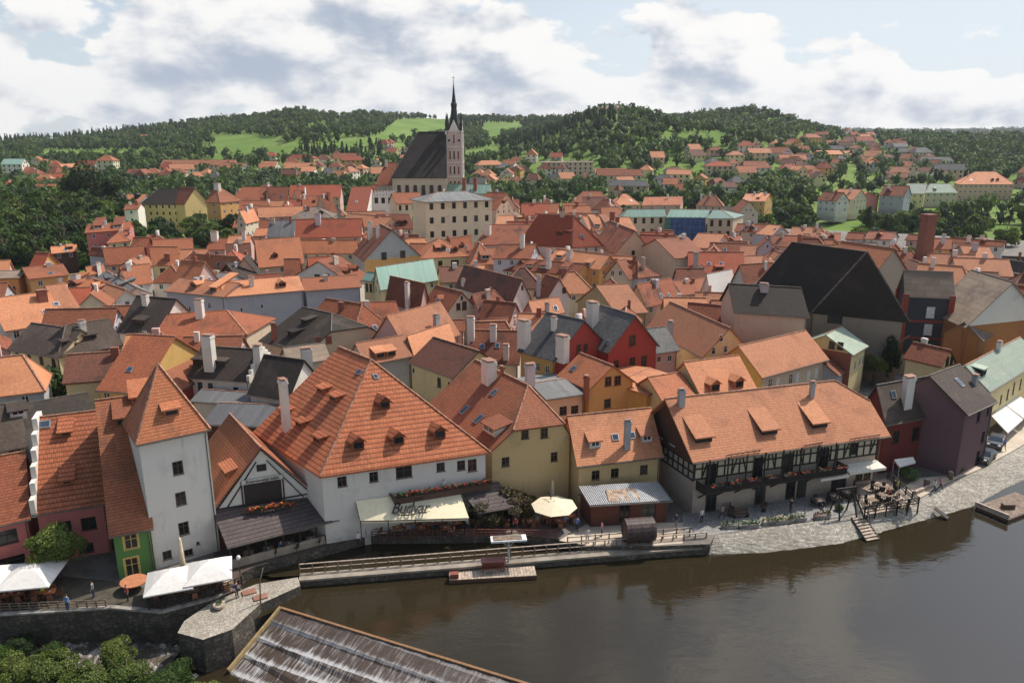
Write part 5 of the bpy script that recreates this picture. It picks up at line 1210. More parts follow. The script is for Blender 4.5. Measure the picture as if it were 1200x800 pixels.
for (px, py, px2, py2) in ((851,534,890,528),(942,523,963,519),(996,515,1030,510)):
    r1 = roof_hit(H, px, py); r2 = roof_hit(H, px2, py2)
    if r1 and r2:
        q = MB()
        for dz in (.12, .26): q.bar(r1[1] + r1[2]*dz, r2[1] + r2[2]*dz, .05)
        for k in range(7): p = r1[1].lerp(r2[1], k/6); q.bar(p, p + r1[2]*.3, .05)
        q.build('snow_guard', M_iron, H.root, uv=False)
# ---- restaurant: flower balcony, small annex roof by its corner
H = H_rest; wL = H.segs['L']; s0, zz = loc_on(H, 456, 577, 'L'); s1, z1 = loc_on(H, 568, 557, 'L')
zz = (zz + z1) / 2 - .1; s0, s1 = sorted((s0, s1)); o_, ux, L_, inn = wL
M4 = frame(o_ + ux * s0 + V((0,0,zz-1.0)), ux, inn); q = MB(); LL = s1 - s0; q.box((0, -1.0, 0), (LL, 0, .12)); q.box((0,-1.02,.12),(LL,-.96,.95)); q.box((0,-1,.12),(.06,0,.95)); q.box((LL-.06,-1,.12),(LL,0,.95))
bo = q.build('balcony', M_brownp, H.root, uv=False); bo.matrix_local = M4
for i in range(6): flower_box(bo, .05 + i * LL/6, (i+1) * LL/6 - .05, -1.30, 1.0, dens=26)
# ---- timbered gable of the mill house
H = H_mill; o_, ux, L_, inn = H.segs['L']; b = MB(); zt = H.box[4]; apex = H.wh + H.h - .3; mid = L_ / 2; off = V((0, 0, 0)) - inn * .06
def gp(s, z): return o_ + ux * s + V((0, 0, z)) + off
for a, c, th in (((.05, zt-.4), (mid, apex), .30), ((L_-.05, zt-.4), (mid, apex), .30), ((.9, zt-.6), (mid-.5, apex-1.3), .14), ((L_-.9, zt-.6), (mid+.5, apex-1.3), .14),
                 ((mid-2.1, 3.2), (mid-2.1, zt+2.1), .18), ((mid+1.9, 3.2), (mid+1.9, zt+2.3), .18), ((mid-2.1, zt+2.1), (mid+1.9, zt+2.1), .30), ((.2, zt-.35), (L_-.2, zt-.35), .16)):
    b.bar(gp(*a), gp(*c), .10, th, up=inn)
b.build('timber_framing', TIM, H.root, uv=False)
q = MB(); q.box((mid-1.9, -.10, 3.6), (mid+1.7, -.02, zt+1.9)); q.box((mid-.5,-.12,zt+3.0),(mid+.4,-.02,zt+3.7)); d_ = q.build('loggia', M_dark, H.root, uv=False); d_.matrix_local = frame(o_, ux, inn)
q = MB(); q.box((mid-2.6, -1.2, 3.3), (mid+2.6, .02, 3.45))
for k in range(24): x = mid-2.55 + k*5.05/23; q.box((x,-1.2,3.45),(x+.09,-1.14,4.15))
q.box((mid-2.6,-1.25,4.15),(mid+2.6,-1.12,4.25)); bo = q.build('balcony', M_brownp, H.root, uv=False); bo.matrix_local = frame(o_, ux, inn)
OR_FLOWER = plain('orange_begonias', (.62, .13, .03), .8, var=.4, scale=9)
for x in (mid-1.9, mid-.4, mid+1.1): flower_box(bo, x, x+1.2, -1.55, 4.1, OR_FLOWER, dens=34)
def add_text(body, parent, M4, size, mat, shear=0.0, bold=0.0, name='lettering', ext=.01, sp=1.0):
    c = bpy.data.curves.new(name, 'FONT'); c.body = body; c.size = size; c.shear = shear; c.offset = bold; c.extrude = ext; c.align_x = 'CENTER'; c.align_y = 'CENTER'; c.space_character = sp; c.materials.append(mat)
    t = bpy.data.objects.new('tmp', c); COL.objects.link(t); me = bpy.data.meshes.new_from_object(t.evaluated_get(bpy.context.evaluated_depsgraph_get())); bpy.data.objects.remove(t)
    o = bpy.data.objects.new(name, me); COL.objects.link(o); o.parent = parent; o.matrix_local = M4; return o
BLACKP = plain('black_lettering', (.012, .012, .012), .7)
q = MB(); q.box((-2.0, -.05, -.24), (2.0, 0, .24)); sb = q.build('sign_board', W('white'), H.root, uv=False); sb.matrix_local = frame(gp(mid - .1, zt + 2.1) - inn * .12, ux, inn)
tm = Matrix.Translation((0, -.07, 0)) @ Matrix.Rotation(R_(90), 4, 'X'); add_text('Krumlovský mlýn', sb, tm, .46, BLACKP, bold=.008)
# ---- dark tiled lean-to over the terrace
def posts_roof(label, A, B, R, wh, roof, n=7, name='pavilion', cat='terrace roof', **k):
    H = house(label, A, B, R, ry=1.0, z0=GZ, wh=wh, wall='brownwood', roof=roof, open_front='FLRK', name=name, cat=cat, **k)
    H.wallo.parent = None; bpy.data.objects.remove(H.wallo)
    q = MB(); q.box((-.08,-.08,0),(.08,.08,H.wh-.25)); po = q.build('post', M_dark, H.root, uv=False, loc=(.3, .35, 0))
    for i in range(1, n):
        c = po.copy(); COL.objects.link(c); c.parent = H.root; c.location = (.3 + (H.w - .6) * i / (n-1), .35, 0)
    for i in range(3):
        c = po.copy(); COL.objects.link(c); c.parent = H.root; c.location = (.3 + (H.w - .6) * i / 2, H.d - .4, 0)
    return H
H_lean = posts_roof('long taupe tiled terrace roof sloping down below the timbered gable', (266,641), (431,599), (249,598), 2.5, 'slab', 9)
q = MB(); q.box((.2,.25,-.1),(H_lean.w-.2,.45,.85)); q.build('parapet', W('stone'), H_lean.root); 
q = MB(); q.box((.3, H_lean.d-.3, 0), (H_lean.w-.3, H_lean.d-.15, 3.2)); q.build('back_panel', W('darkred'), H_lean.root)
H_shed = house('rusty corrugated roofed timber shed in front of the yellow houses', (691,592), (788,586), (677.5,569.5), ry=1.0, z0=GZ, wh=2.7, wall='shedred', roof='lead', name='shed', cat='shed', wins=[(732,600,1.2,1.9,'dark'),(760,598,1.6,1.9,'dark')])
b = MB()
for i in range(int(H_shed.w/.22)): x = .1 + i*.22; b.bar((x, .02, H_shed.wh+.02), (x, H_shed.d-.02, H_shed.wh+H_shed.h*(H_shed.d-.02)/H_shed.d+.02), .07, .07)
b.build('corrugation', M_steel, H_shed.root, uv=False)
b = MB()
for i in range(3): b.face([(2.2+i*1.1, .3+i*.5, H_shed.wh+.19), (3.4+i*1.1, .2, H_shed.wh+.15), (3.6+i*1.1, 1.7, H_shed.wh+H_shed.h*1.5/H_shed.d+.24), (2.6+i*1.1, 1.9, H_shed.wh+H_shed.h*1.9/H_shed.d+.20)])
b.build('loose_sheet', plain('rust_sheet', (.40,.27,.17), .7, var=.3), H_shed.root, uv=False)
posts_roof('small grey slab roof beside the cream beer awning', (560,600), (608,592), (537,571), 2.6, 'slab', 4)
# ---- cream beer awning with its lettering
def build_awning():
    _o, _u, _l, _i = H_rest.segs['L']
    def onw(px, py): s, z = loc_on(H_rest, px, py, 'L'); return H_rest.M @ (_o + _u*s + V((0,0,z)) - _i*.12)
    T1, T2, B2, B1 = onw(416,586), onw(536,570), at_z(549.5,606.5,4.6), at_z(422.5,610,5.1); print('awning', T1, T2, B1, B2)
    r = root_at('beer_awning', (T1+T2+B1+B2)/4, 'broad cream awning with black beer lettering over the restaurant terrace', 'awning'); o = V(r.location)
    b = MB(); n = 14; t = V((0,0,-.03))
    for i in range(n):
        for j in range(4):
            f = lambda a, c: (T1.lerp(T2, a)).lerp(B1.lerp(B2, a), c) - o 
            q = [f(i/n,(j+1)/4), f((i+1)/n,(j+1)/4), f((i+1)/n,j/4), f(i/n,j/4)]; b.face(q, smooth=True); b.face([p+t for p in q[::-1]], smooth=True)
    for i in range(n): a = B1.lerp(B2, i/n) - o; c = B1.lerp(B2, (i+1)/n) - o; b.face([a, a-V((0,0,.28)), c-V((0,0,.28)), c][::1])
    b.build('canvas', plain('beer_canvas', (.80,.70,.47), .85, var=.04), r, uv=False)
    f = MB(); f.bar(B1-o-V((0,0,.05)), B2-o-V((0,0,.05)), .08)
    for k in range(5): p = B1.lerp(B2, k/4) - o; f.bar(p, (p.x, p.y, GZ - o.z), .08); f.bar(p - V((0,0,.15)), T1.lerp(T2, k/4)-o - V((0,0,.15)), .05)
    f.build('frame', M_dark, r, uv=False)
    ex = (B2 - B1).normalized(); ey = ((T1 + T2) - (B1 + B2)); ey = (ey - ex * ey.dot(ex)).normalized(); ez = ex.cross(ey)
    r_ = ray(480, 597); t_ = (B1 - CAMV).dot(ez) / r_.dot(ez); c = CAMV + r_ * t_ - o + ez * .34
    def MM(p, sx=1, sy=1): return Matrix(((ex.x*sx, ey.x*sy, ez.x, p.x), (ex.y*sx, ey.y*sy, ez.y, p.y), (ex.z*sx, ey.z*sy, ez.z, p.z), (0,0,0,1)))
    add_text('Budvar', r, MM(c, 1.0, 1.25), 1.45, BLACKP, .38, .012, sp=.92); add_text('BUDĚJOVICKÝ', r, MM(c + ey * 1.05 - ex * .1), .38, BLACKP, 0, .006, sp=1.35)
    b = MB(); pts = [c - ex*1.7 - ey*.62, c - ex*.4 - ey*.78, c + ex*1.0 - ey*.62, c + ex*2.1 - ey*.38]; b.tube([p + ez*.02 for p in pts], [.03,.07,.05,.015], 5); b.build('swash', BLACKP, r, uv=False)
build_awning()
# ---- parasols
def parasol(p, rad, h, n=8, label='', mat=None, dh=.75, rz=0.0, pole=M_steel, val=0.0):
    r = root_at('parasol', (p[0], p[1], p[2]), label, 'parasol', None, rz); b = MB()
    for i in range(n):
        a0, a1 = 2*math.pi*(i+.5)/n, 2*math.pi*(i+1.5)/n
        for (k0, k1) in ((0,.33),(.33,.66),(.66,1)):
            def P(a, k): s = rad*k; return V((s*math.cos(a), s*math.sin(a), h - dh*k**1.25))
            q = [P(a0,k0), P(a0,k1), P(a1,k1), P(a1,k0)] if k0 else [P(a0,0), P(a0,k1), P(a1,k1)]
            b.face(q, smooth=False); b.face([v - V((0,0,.03)) for v in q[::-1]])
        if val:
            q = [V((rad*math.cos(a0), rad*math.sin(a0), h-dh)), V((rad*math.cos(a0), rad*math.sin(a0), h-dh-val)), V((rad*math.cos(a1), rad*math.sin(a1), h-dh-val)), V((rad*math.cos(a1), rad*math.sin(a1), h-dh))]; b.face(q)
    b.build('canopy', mat or M_canvas, r, uv=False)
    q = MB(); q.tube([(0,0,0),(0,0,h+.12)], .035, 6); q.box((-.35,-.35,0),(.35,.35,.08))
    for i in range(n): a = 2*math.pi*(i+.5)/n; q.bar((0,0,h-dh-.25), (rad*.7*math.cos(a), rad*.7*math.sin(a), h-dh*.62), .025)
    q.build('pole', pole, r, uv=False); return r
def closed_parasol(px, py, z, h, label):
    p = at_z(px, py, z); r = root_at('closed_parasol', p, label, 'parasol'); b = MB()
    b.tube([(0,0,.9),(0,0,1.1),(0,0,1.9),(0,0,h-.3),(0,0,h)], [.24,.30,.24,.15,.03], 8); b.build('canopy', plain('furled_canvas', (.60,.50,.34), .85), r, uv=False)
    q = MB(); q.tube([(0,0,0),(0,0,1.2)], .04, 6); q.box((-.3,-.3,0),(.3,.3,.08)); q.build('pole', M_steel, r, uv=False)
rp = parasol(at_z(649, 616, GZ), 2.45, 2.9, 8, 'round cream beer parasol over the open riverside tables', plain('parasol_cream', (.70,.60,.42), .85, var=.05), .55, .2, M_dark)
q = MB(); q.tube([(0,0,2.2),(-.3,1.6,3.4),(-.2,.2,3.3)], .05, 6); q.build('arm', M_dark, rp, uv=False)
closed_parasol(647, 597, GZ, 3.6, 'furled cream parasol standing behind the round open one')
closed_parasol(216, 676, GZ, 4.2, 'tall furled cream parasol by the white tower wall')
closed_parasol(720.5, 612, GZ, 2.4, 'short furled white parasol before the timber shed')
WC = plain('white_canvas', (.70, .66, .60), .85, var=.05)
def square_parasol(c, half, h, rz, label):
    r = parasol(c, half * 1.414, h, 4, label, WC, 1.05, rz, M_steel, .12); return r
square_parasol(at_z(202, 701, GZ), 2.0, 2.9, R_(20), 'white square parasol nearest the green house over riverside tables')
square_parasol(at_z(247, 692, GZ), 2.0, 3.1, R_(20), 'white square parasol next to the dark terrace roof')
square_parasol(at_z(41, 697, GZ), 2.25, 3.1, R_(10), 'large white square parasol shaded by the small courtyard tree')
square_parasol(at_z(-8, 700, GZ), 2.2, 3.0, R_(10), 'white square parasol at the far end of the pink courtyard')
# ---- white shop awnings on the east side
def slab_awning(pts, label, z0=GZ):
    P = [at_z(*p) for p in pts]; c = sum(P, V())/4; r = root_at('shop_awning', c, label, 'awning'); b = MB(); b.face([p-c for p in P]); b.face([p-c-V((0,0,.05)) for p in P[::-1]])
    for i in range(4): a, d = P[i]-c, P[(i+1)%4]-c; b.face([a-V((0,0,.2)), d-V((0,0,.2)), d, a])
    o = b.build('canvas', WC, r, uv=False); q = MB()
    for p in P[:2]: q.bar(p-c-V((0,0,.1)), (p.x-c.x, p.y-c.y, z0-c.z), .07)
    q.build('support', M_steel, r, uv=False)
slab_awning([(1162,487,4.6),(1181,507,4.1),(1199,491,4.1),(1176,473,4.6)], 'nearer white shop awning beside the mauve house')
slab_awning([(1177,473,4.6),(1200,490,4.1),(1215,477,4.1),(1192,462,4.6)], 'farther white shop awning below the pale green roof')
slab_awning([(1048,538,5.0),(1054,546,4.6),(1073,541,4.6),(1070,535,5.0)], 'small white awning under the dark brown house balcony')
# ---- furniture
def chair_mesh(mat):
    b = MB(); b.box((-.22,-.22,.42),(.22,.22,.47)); b.box((-.22,.19,.47),(.22,.23,.92))
    for x in (-.2,.16):
        for y in (-.2,.16): b.box((x,y,0),(x+.04,y+.04,.42))
    o = b.build('cafe_chair', mat, None, uv=False); d = o.data; bpy.data.objects.remove(o); return d
def table_mesh(mat, cloth=None):
    b = MB(); b.box((-.45,-.45,.70),(.45,.45,.75)); b.tube([(0,0,0),(0,0,.7)], .04, 6); b.box((-.25,-.25,0),(.25,.25,.04))
    if cloth: b.box((-.47,-.47,.752),(.47,.47,.765),1); b.box((-.12,-.1,.765),(.08,.1,.80),2)
    o = b.build('cafe_table', [mat, cloth or mat, M_white], None, uv=False); d = o.data; bpy.data.objects.remove(o); return d
CH_W = chair_mesh(plain('chair_wood', (.20,.075,.035), .6)); CH_D = chair_mesh(M_dark); TB_R = table_mesh(M_brownp, plain('orange_cloth', (.55,.16,.05), .8)); TB_D = table_mesh(M_dark, plain('plank_top', (.30,.20,.13), .7)); TB_W = table_mesh(M_timber)
CAMLAB = []
def put(name, data, p, rz, cat, label, group):
    o = bpy.data.objects.new(name, data); COL.objects.link(o); o.location = p; o.rotation_euler = (0,0,rz); tag(o, label, cat, group); return o
def cafe(pts, z, tdata, cdata, where, grp, nch=4):
    for k, (px, py) in enumerate(pts):
        p = at_z(px, py, z); rz = rng.uniform(-.2,.2) + .3
        put('cafe_table', tdata, p, rz, 'table', 'cafe table ' + where, 'tables ' + grp)
        for c in range(nch):
            a = rz + c * 2*math.pi/nch + rng.uniform(-.15,.15); q = V(p) + V((math.sin(a)*.75, -math.cos(a)*.75, 0)) * -1
            put('cafe_chair', cdata, q, a, 'chair', 'cafe chair ' + where, 'chairs ' + grp)
cafe([(438+i*14, 625-(i%2)*6) for i in range(8)], GZ, TB_R, CH_W, 'under the cream beer awning', 'under the cream beer awning', 3)
cafe([(556,617),(572,614),(590,616),(607,612),(622,617),(640,612),(655,617),(668,611)], GZ, TB_R, CH_W, 'in the open between bare shrub and round parasol', 'of the open river terrace')
cafe([(186,702),(200,697),(215,693),(228,699),(243,688),(258,685),(268,690)], GZ, TB_D, CH_W, 'under the twin white parasols by the quay', 'under the twin white parasols')
cafe([(8,705),(24,703),(45,702),(60,701)], GZ, TB_R, CH_W, 'in the courtyard of the pink houses', 'of the pink courtyard')
cafe([(292,655),(315,650),(340,644),(365,638),(390,632),(410,627)], GZ, TB_D, CH_D, 'in the shade of the taupe tiled terrace roof', 'under the taupe tiled roof', 3)
cafe([(1022,592),(1034,586),(1046,589),(1040,578),(1028,575),(1055,594)], GZ+.35, TB_W, CH_D, 'on the timber river deck', 'of the timber river deck')
cafe([(960,592),(978,588),(992,583)], GZ, TB_D, CH_D, 'on the paving below the white guesthouse awnings', 'of the guesthouse paving')
# benches and planters of the guesthouse terrace
def bench(px, py, rz, label):
    r = root_at('bench', at_z(px, py, GZ+.01), label, 'bench', None, rz); q = MB()
    for k in range(3): q.box((-.9,-.22+k*.15,.42),(.9,-.1+k*.15,.46))
    q.build('seat', M_brownp, r, uv=False); q = MB()
    for k in range(3): q.box((-.9,.24,.55+k*.14),(.9,.28,.66+k*.14))
    q.build('backrest', M_brownp, r, uv=False)
    for x in (-.8,.8): q = MB(); q.box((x-.04,-.2,0),(x+.04,.26,.42)); q.box((x-.04,.2,.42),(x+.04,.26,.95)); q.build('leg', M_iron, r, uv=False)
bench(857,601,1.15,'brown slatted bench before the guesthouse wall, beside a dark door'); bench(896,596,1.15,'brown slatted bench between the two guesthouse doors'); bench(868,606,.2,'brown slatted bench facing the river on the grey paving')
PLANT = plain('planter_green', (.06,.12,.03), .85, var=.5, scale=6)
def leafy(parent, c, r, n, mat, name='foliage', s=(.08,.18), fl=None, flat=.8):
    b = MB()
    for i in range(n):
        d = V((rng.gauss(0,1), rng.gauss(0,1), rng.gauss(0,1))).normalized() * r * rng.uniform(.55,1.0); p = V(c) + V((d.x, d.y, d.z*flat)); ss = rng.uniform(*s)
        n1 = V((rng.gauss(0,1), rng.gauss(0,1), rng.gauss(0,1)+.6)).normalized(); a = n1.orthogonal().normalized(); bb = n1.cross(a)
        b.face([p - a*ss, p - bb*ss*.6, p + a*ss, p + bb*ss*.6], 1 if fl and rng.random() < .25 else 0)
    return b.build(name, [mat, fl or mat], parent, uv=False)
def planter(px, py, w_, rz, label, fl=None):
    r = root_at('planter', at_z(px, py, GZ+.01), label, 'planter', None, rz); q = MB(); q.box((-w_/2,-.25,0),(w_/2,.25,.4)); q.box((-w_/2-.04,-.29,.36),(w_/2+.04,.29,.42)); q.build('trough', M_stone, r, uv=False)
    for k in range(max(1, int(w_/.5))): pass
    b = MB()
    for i in range(int(w_*60)):
        p = V((rng.uniform(-w_/2,w_/2), rng.uniform(-.3,.3), .42+abs(rng.gauss(0,.22)))); ss = rng.uniform(.07,.15); n1 = V((rng.gauss(0,1), rng.gauss(0,1), rng.gauss(0,1))).normalized(); a = n1.orthogonal().normalized(); bb = n1.cross(a); b.face([p-a*ss, p-bb*ss*.6, p+a*ss, p+bb*ss*.6], 1 if fl and rng.random()<.35 else 0)
    b.build('plants', [PLANT, fl or PLANT], r, uv=False)
YF = plain('yellow_flowers', (.5,.4,.06), .8)
planter(854,618,1.6,.1,'stone trough of green plants at the start of the guesthouse bank')
planter(877,617.5,2.2,.15,'stone trough with sparse plants on the guesthouse bank'); planter(911,613,3.4,.15,'longest stone trough with yellow and green plants on the bank', YF); planter(935,610,1.8,.2,'stone trough of low green plants near the small black stove', None)
planter(963,607,1.8,.2,'stone trough full of red flowers beside the timber swing frame', RED_FLOWER)
# ---- timber deck with rail, swing frame, steps
def deck():
    P = [at_z(1013,603,GZ+.3), at_z(1076,592,GZ+.3), at_z(1040,561,GZ+.3), at_z(1000,572,GZ+.3)]; c = sum(P, V())/4; r = root_at('river_deck', c, 'weathered timber river deck with three barred railings above the stone bank', 'deck'); b = MB()
    n = 22
    for i in range(n):
        a0, a1 = P[0].lerp(P[1], i/n)-c, P[0].lerp(P[1], (i+.93)/n)-c; d0, d1 = P[3].lerp(P[2], i/n)-c, P[3].lerp(P[2], (i+.93)/n)-c; t = V((0,0,-.06)); b.face([a0,a1,d1,d0]); b.face([a0+t,a1+t,a1,a0])
    b.build('deck_boards', M_plank, r, uv=False)
    q = MB()
    for A_, B_, m in ((P[0],P[1],5),(P[1],P[2],5),(P[0],P[3],2)):
        for z in (.3,.62,.95): q.bar(A_-c+V((0,0,z)), B_-c+V((0,0,z)), .06, .10)
    q.build('railing', M_dark, r, uv=False); ps = MB(); ps.box((-.06,-.06,-1.4),(.06,.06,1.05)); first = None
    for A_, B_, m in ((P[0],P[1],5),(P[1],P[2],5),(P[0],P[3],2)):
        for k in range(m+1):
            p = A_.lerp(B_, k/m) - c
            if first is None: first = ps.build('post', M_dark, r, uv=False, loc=tuple(p)); continue
            o = first.copy(); COL.objects.link(o); o.parent = r; o.location = p
deck()
sw = root_at('swing_frame', at_z(988,603,GZ), 'dark timber swing frame standing between planters and deck steps', 'frame', None, .25); q = MB()
for x in (-1.1,1.1):
    q.bar((x,-.9,-.4),(x*.8,0,3.2),.13); q.bar((x,.9,0),(x*.8,0,3.2),.13)
q.bar((-1.3,0,3.2),(1.3,0,3.2),.15); q.build('beams', M_dark, sw, uv=False)
st = root_at('wooden_steps', at_z(1012,612,GZ-.2), 'wooden steps leading from the terrace down to the water', 'steps'); a = at_z(1000,606,GZ)-V(st.location); c = at_z(1018,634,WZ+.05)-V(st.location); side = V((1.0,.32,0)); q = MB()
for k in range(8): p = a.lerp(c, (k+.5)/8); q.bar(p - side*.2, p + side*1.3, .34, .06)
q.build('treads', M_plank, st, uv=False); q = MB(); q.bar(a-side*.25, c-side*.25, .1,.2); q.bar(a+side*1.35, c+side*1.35, .1,.2); q.build('stringers', M_dark, st, uv=False)
# bank planks, bollards, raft at the east edge
pk = root_at('gangplank', at_z(1102,601,1.2), 'dark narrow gangplank lying down the stone bank', 'gangplank'); q = MB(); q.bar(at_z(1095,594.5,2.1)-V(pk.location), at_z(1111,607,WZ+.15)-V(pk.location), .7, .08); q.build('board', M_dark, pk, uv=False)
for (px,py,lab) in ((1085.5,570,'squat wooden stump bollard nearest the river deck'),(1113,561,'squat wooden stump bollard nearest the mauve house')):
    r = root_at('bollard', at_z(px,py,GZ), lab, 'bollard'); q = MB(); q.tube([(0,0,0),(0,0,.85),(0,0,.95)],[.34,.33,.28],12); q.build('stump', M_timber, r, uv=False)
    q = MB(); q.tube([(0,0,.95),(0,0,.98)],.26,12); q.build('cut_face', M_plank, r, uv=False)
lw = root_at('low_wall', at_z(1099,567,GZ), 'low timber edged kerb wall between the two stump bollards', 'wall'); q = MB(); q.bar(at_z(1072,577,GZ+.2)-V(lw.location), at_z(1110,561,GZ+.2)-V(lw.location), .35,.4); q.build('beam', M_plank, lw, uv=False)
rf = root_at('raft', at_z(1180,597,1.4), 'broad wooden raft moored at the stone bank', 'raft'); P = [at_z(1143,593,1.55),at_z(1182,609,1.55),at_z(1225,592,1.55),at_z(1190,576,1.55)]; o = V(rf.location); b = MB(); b.prism([((p-o).x,(p-o).y) for p in P], -.5, .15); b.build('hull', M_brownp, rf, uv=False)
b = MB(); b.prism([((p-o).x*.93,(p-o).y*.93) for p in P], .15, .2); b.build('deck', M_timber, rf, uv=False); q = MB(); q.bar(P[0]-o+V((0,0,.35)), P[1]-o+V((0,0,.35)), .25,.5); q.build('gunwale', M_plank, rf, uv=False); q = MB(); q.box((-.6,-.3,.2),(.7,.3,.75)); q.build('thwart_box', M_brownp, rf, uv=False)
# ---- the moored pontoon with its bench shelter and the flat lamp-like board on a post
pt = root_at('pontoon', at_z(577,671,1.5), 'flat pontoon boat with a small covered bench moored below the footbridge', 'pontoon', None, .10); W2 = 4.2
b = MB(); b.box((-W2,-1.0,-.5),(W2,1.0,.05)); b.box((-W2,-1.06,-.12),(W2,-1.0,.12)); b.box((-W2,1.0,-.12),(W2,1.06,.12)); b.build('hull', M_brownp, pt, uv=False)
b = MB(); 
for i in range(28): b.box((-W2+.02+i*.3,-.98,.05),(-W2+.29+i*.3,.98,.09))
b.build('deck', M_plank, pt, uv=False); b = MB(); b.box((-1.0,-.1,.45),(1.2,.35,.52)); b.box((-1.0,.33,.5),(1.2,.38,.95))
for x in (-.95,1.1): b.box((x,-.1,.09),(x+.06,.36,.46)); b.box((x,.3,.5),(x+.06,.36,1.35))
b.build('bench', M_redframe, pt, uv=False); b = MB(); b.face([(-1.1,-.2,1.25),(1.3,-.2,1.25),(1.3,.5,1.45),(-1.1,.5,1.45)]); b.face([(-1.1,-.2,1.21),(-1.1,.5,1.41),(1.3,.5,1.41),(1.3,-.2,1.21)]); b.build('canopy', plain('maroon_sheet',(.24,.09,.08),.7), pt, uv=False)
b = MB(); b.box((-W2+.1,-.8,.09),(-W2+.9,-.2,.55)); b.build('crate', M_redframe, pt, uv=False)
bd = root_at('river_sign', at_z(596,664,1.4), 'flat white edged board on a steel post beside the pontoon', 'sign', None, .12); b = MB(); b.tube([(0,0,-1.5),(0,0,3.0)],.11,8); b.bar((0,0,2.2),(.8,0,3.0),.08); b.bar((0,0,2.2),(-.8,0,3.0),.08); b.build('post', M_steel, bd, uv=False)
b = MB(); b.box((-1.75,-.55,3.0),(1.75,.55,3.18)); b.build('board', M_white, bd, uv=False); b = MB(); b.box((-1.5,-.42,3.18),(1.3,.42,3.24)); b.build('top_panel', M_timber, bd, uv=False)
# ---- barrel cabin on the quay
bc = root_at('barrel_cabin', at_z(748,634,GZ), 'dark brown barrel shaped cabin lying beside the river railing', 'cabin', None, .15); b = MB(); rr = 1.25
for k in range(20):
    a0, a1 = 2*math.pi*k/20, 2*math.pi*(k+.92)/20; z = 1.3
    b.face([(-1.5,rr*math.cos(a0),z+rr*math.sin(a0)),(-1.5,rr*math.cos(a1),z+rr*math.sin(a1)),(1.5,rr*math.cos(a1),z+rr*math.sin(a1)),(1.5,rr*math.cos(a0),z+rr*math.sin(a0))][::-1])
b.build('staves', plain('tarred_boards',(.075,.045,.035),.6,var=.3), bc, uv=False); b = MB(); b.tube([(-1.38,0,1.3),(-1.3,0,1.3)],rr*.96,20); b.build('end_panel', M_brownp, bc, uv=False); b = MB(); b.tube([(1.3,0,1.3),(1.38,0,1.3)],rr*.96,20); b.build('end_panel', M_brownp, bc, uv=False)
for x in (-1.1,0,1.1): b = MB(); b.tube([(x-.04,0,1.3),(x+.04,0,1.3)],rr*1.012,24,cap=False); b.build('hoop', M_iron, bc, uv=False)
b = MB(); b.box((-1.2,-.9,-.1),(-.9,.9,.35)); b.box((.9,-.9,-.1),(1.2,.9,.35)); b.build('cradle', M_timber, bc, uv=False)
# riverside fence on the yard
fe = root_at('river_fence', at_z(720,638,GZ), 'low two rail timber fence along the riverside yard', 'fence'); o = V(fe.location); q = MB(); A_, B_ = at_z(665,640,GZ)-o, at_z(808,628,GZ)-o
for z in (.5,1.0): q.bar(A_+V((0,0,z)), B_+V((0,0,z)), .07,.1)
q.build('rail', M_plank, fe, uv=False); f0 = None
for k in range(10):
    p = A_.lerp(B_, k/9)
    if f0 is None: q = MB(); q.box((-.06,-.06,0),(.06,.06,1.1)); f0 = q.build('post', M_timber, fe, uv=False, loc=tuple(p))
    else: c = f0.copy(); COL.objects.link(c); c.parent = fe; c.location = p
# terrace fences along the mill race
def rail_fence(a, c, n, label, mat, h=.95):
    r = root_at('terrace_fence', at_z(a[0], a[1], GZ), label, 'fence'); o = V(r.location); A_, B_ = V((0,0,0)), at_z(c[0], c[1], GZ)-o; q = MB()
    for z in (h*.35, h*.68, h): q.bar(A_+V((0,0,z)), B_+V((0,0,z)), .05,.08)
    q.build('rail', mat, r, uv=False); f0 = None
    for k in range(n+1):
        p = A_.lerp(B_, k/n)
        if f0 is None: q = MB(); q.box((-.05,-.05,0),(.05,.05,h+.05)); f0 = q.build('post', mat, r, uv=False, loc=tuple(p))
        else: x = f0.copy(); COL.objects.link(x); x.parent = r; x.location = p
rail_fence((436,632.5),(543,630.5),12,'dark rail fence closing the terrace under the cream awning', M_brownp); rail_fence((547,629.5),(652,631),12,'red brown rail fence of the open river terrace', M_redframe)
rail_fence((175,716),(248,701),8,'dark rail fence below the twin white parasols', M_dark); rail_fence((252,699),(284,686),4,'short dark rail fence at the root of the stone pier', M_dark); rail_fence((-10,717),(125,712),12,'low rail fence along the pink courtyard quay', M_timber,.8)
# pier fittings
r = root_at('stone_planter', at_z(257,712,2.15), 'round stone planter bowl standing on the pier cobbles', 'planter'); b = MB(); b.tube([(0,0,0),(0,0,.3),(0,0,.42)],[.35,.55,.5],12); b.build('bowl', M_plank, r, uv=False); leafy(r, (0,0,.45), .3, 40, PLANT)
for (px,py,lab) in ((292,694,'flat timber hatch on the pier nearer the terrace'),(305,700,'flat timber hatch on the pier nearer the water')):
    r = root_at('hatch', at_z(px,py,2.15), lab, 'hatch', None, .5); b = MB(); b.box((-.6,-.4,.02),(.6,.4,.12)); b.build('lid', plain('red_board',(.26,.12,.08),.8), r, uv=False)
r = root_at('mooring_pole', at_z(305,706,2.15), 'thin leaning mooring pole at the edge of the stone pier', 'pole'); b = MB(); b.tube([(0,0,-.3),(.15,0,2.2),(.5,.1,3.4)],[.07,.06,.04],6); b.build('shaft', M_timber, r, uv=False)
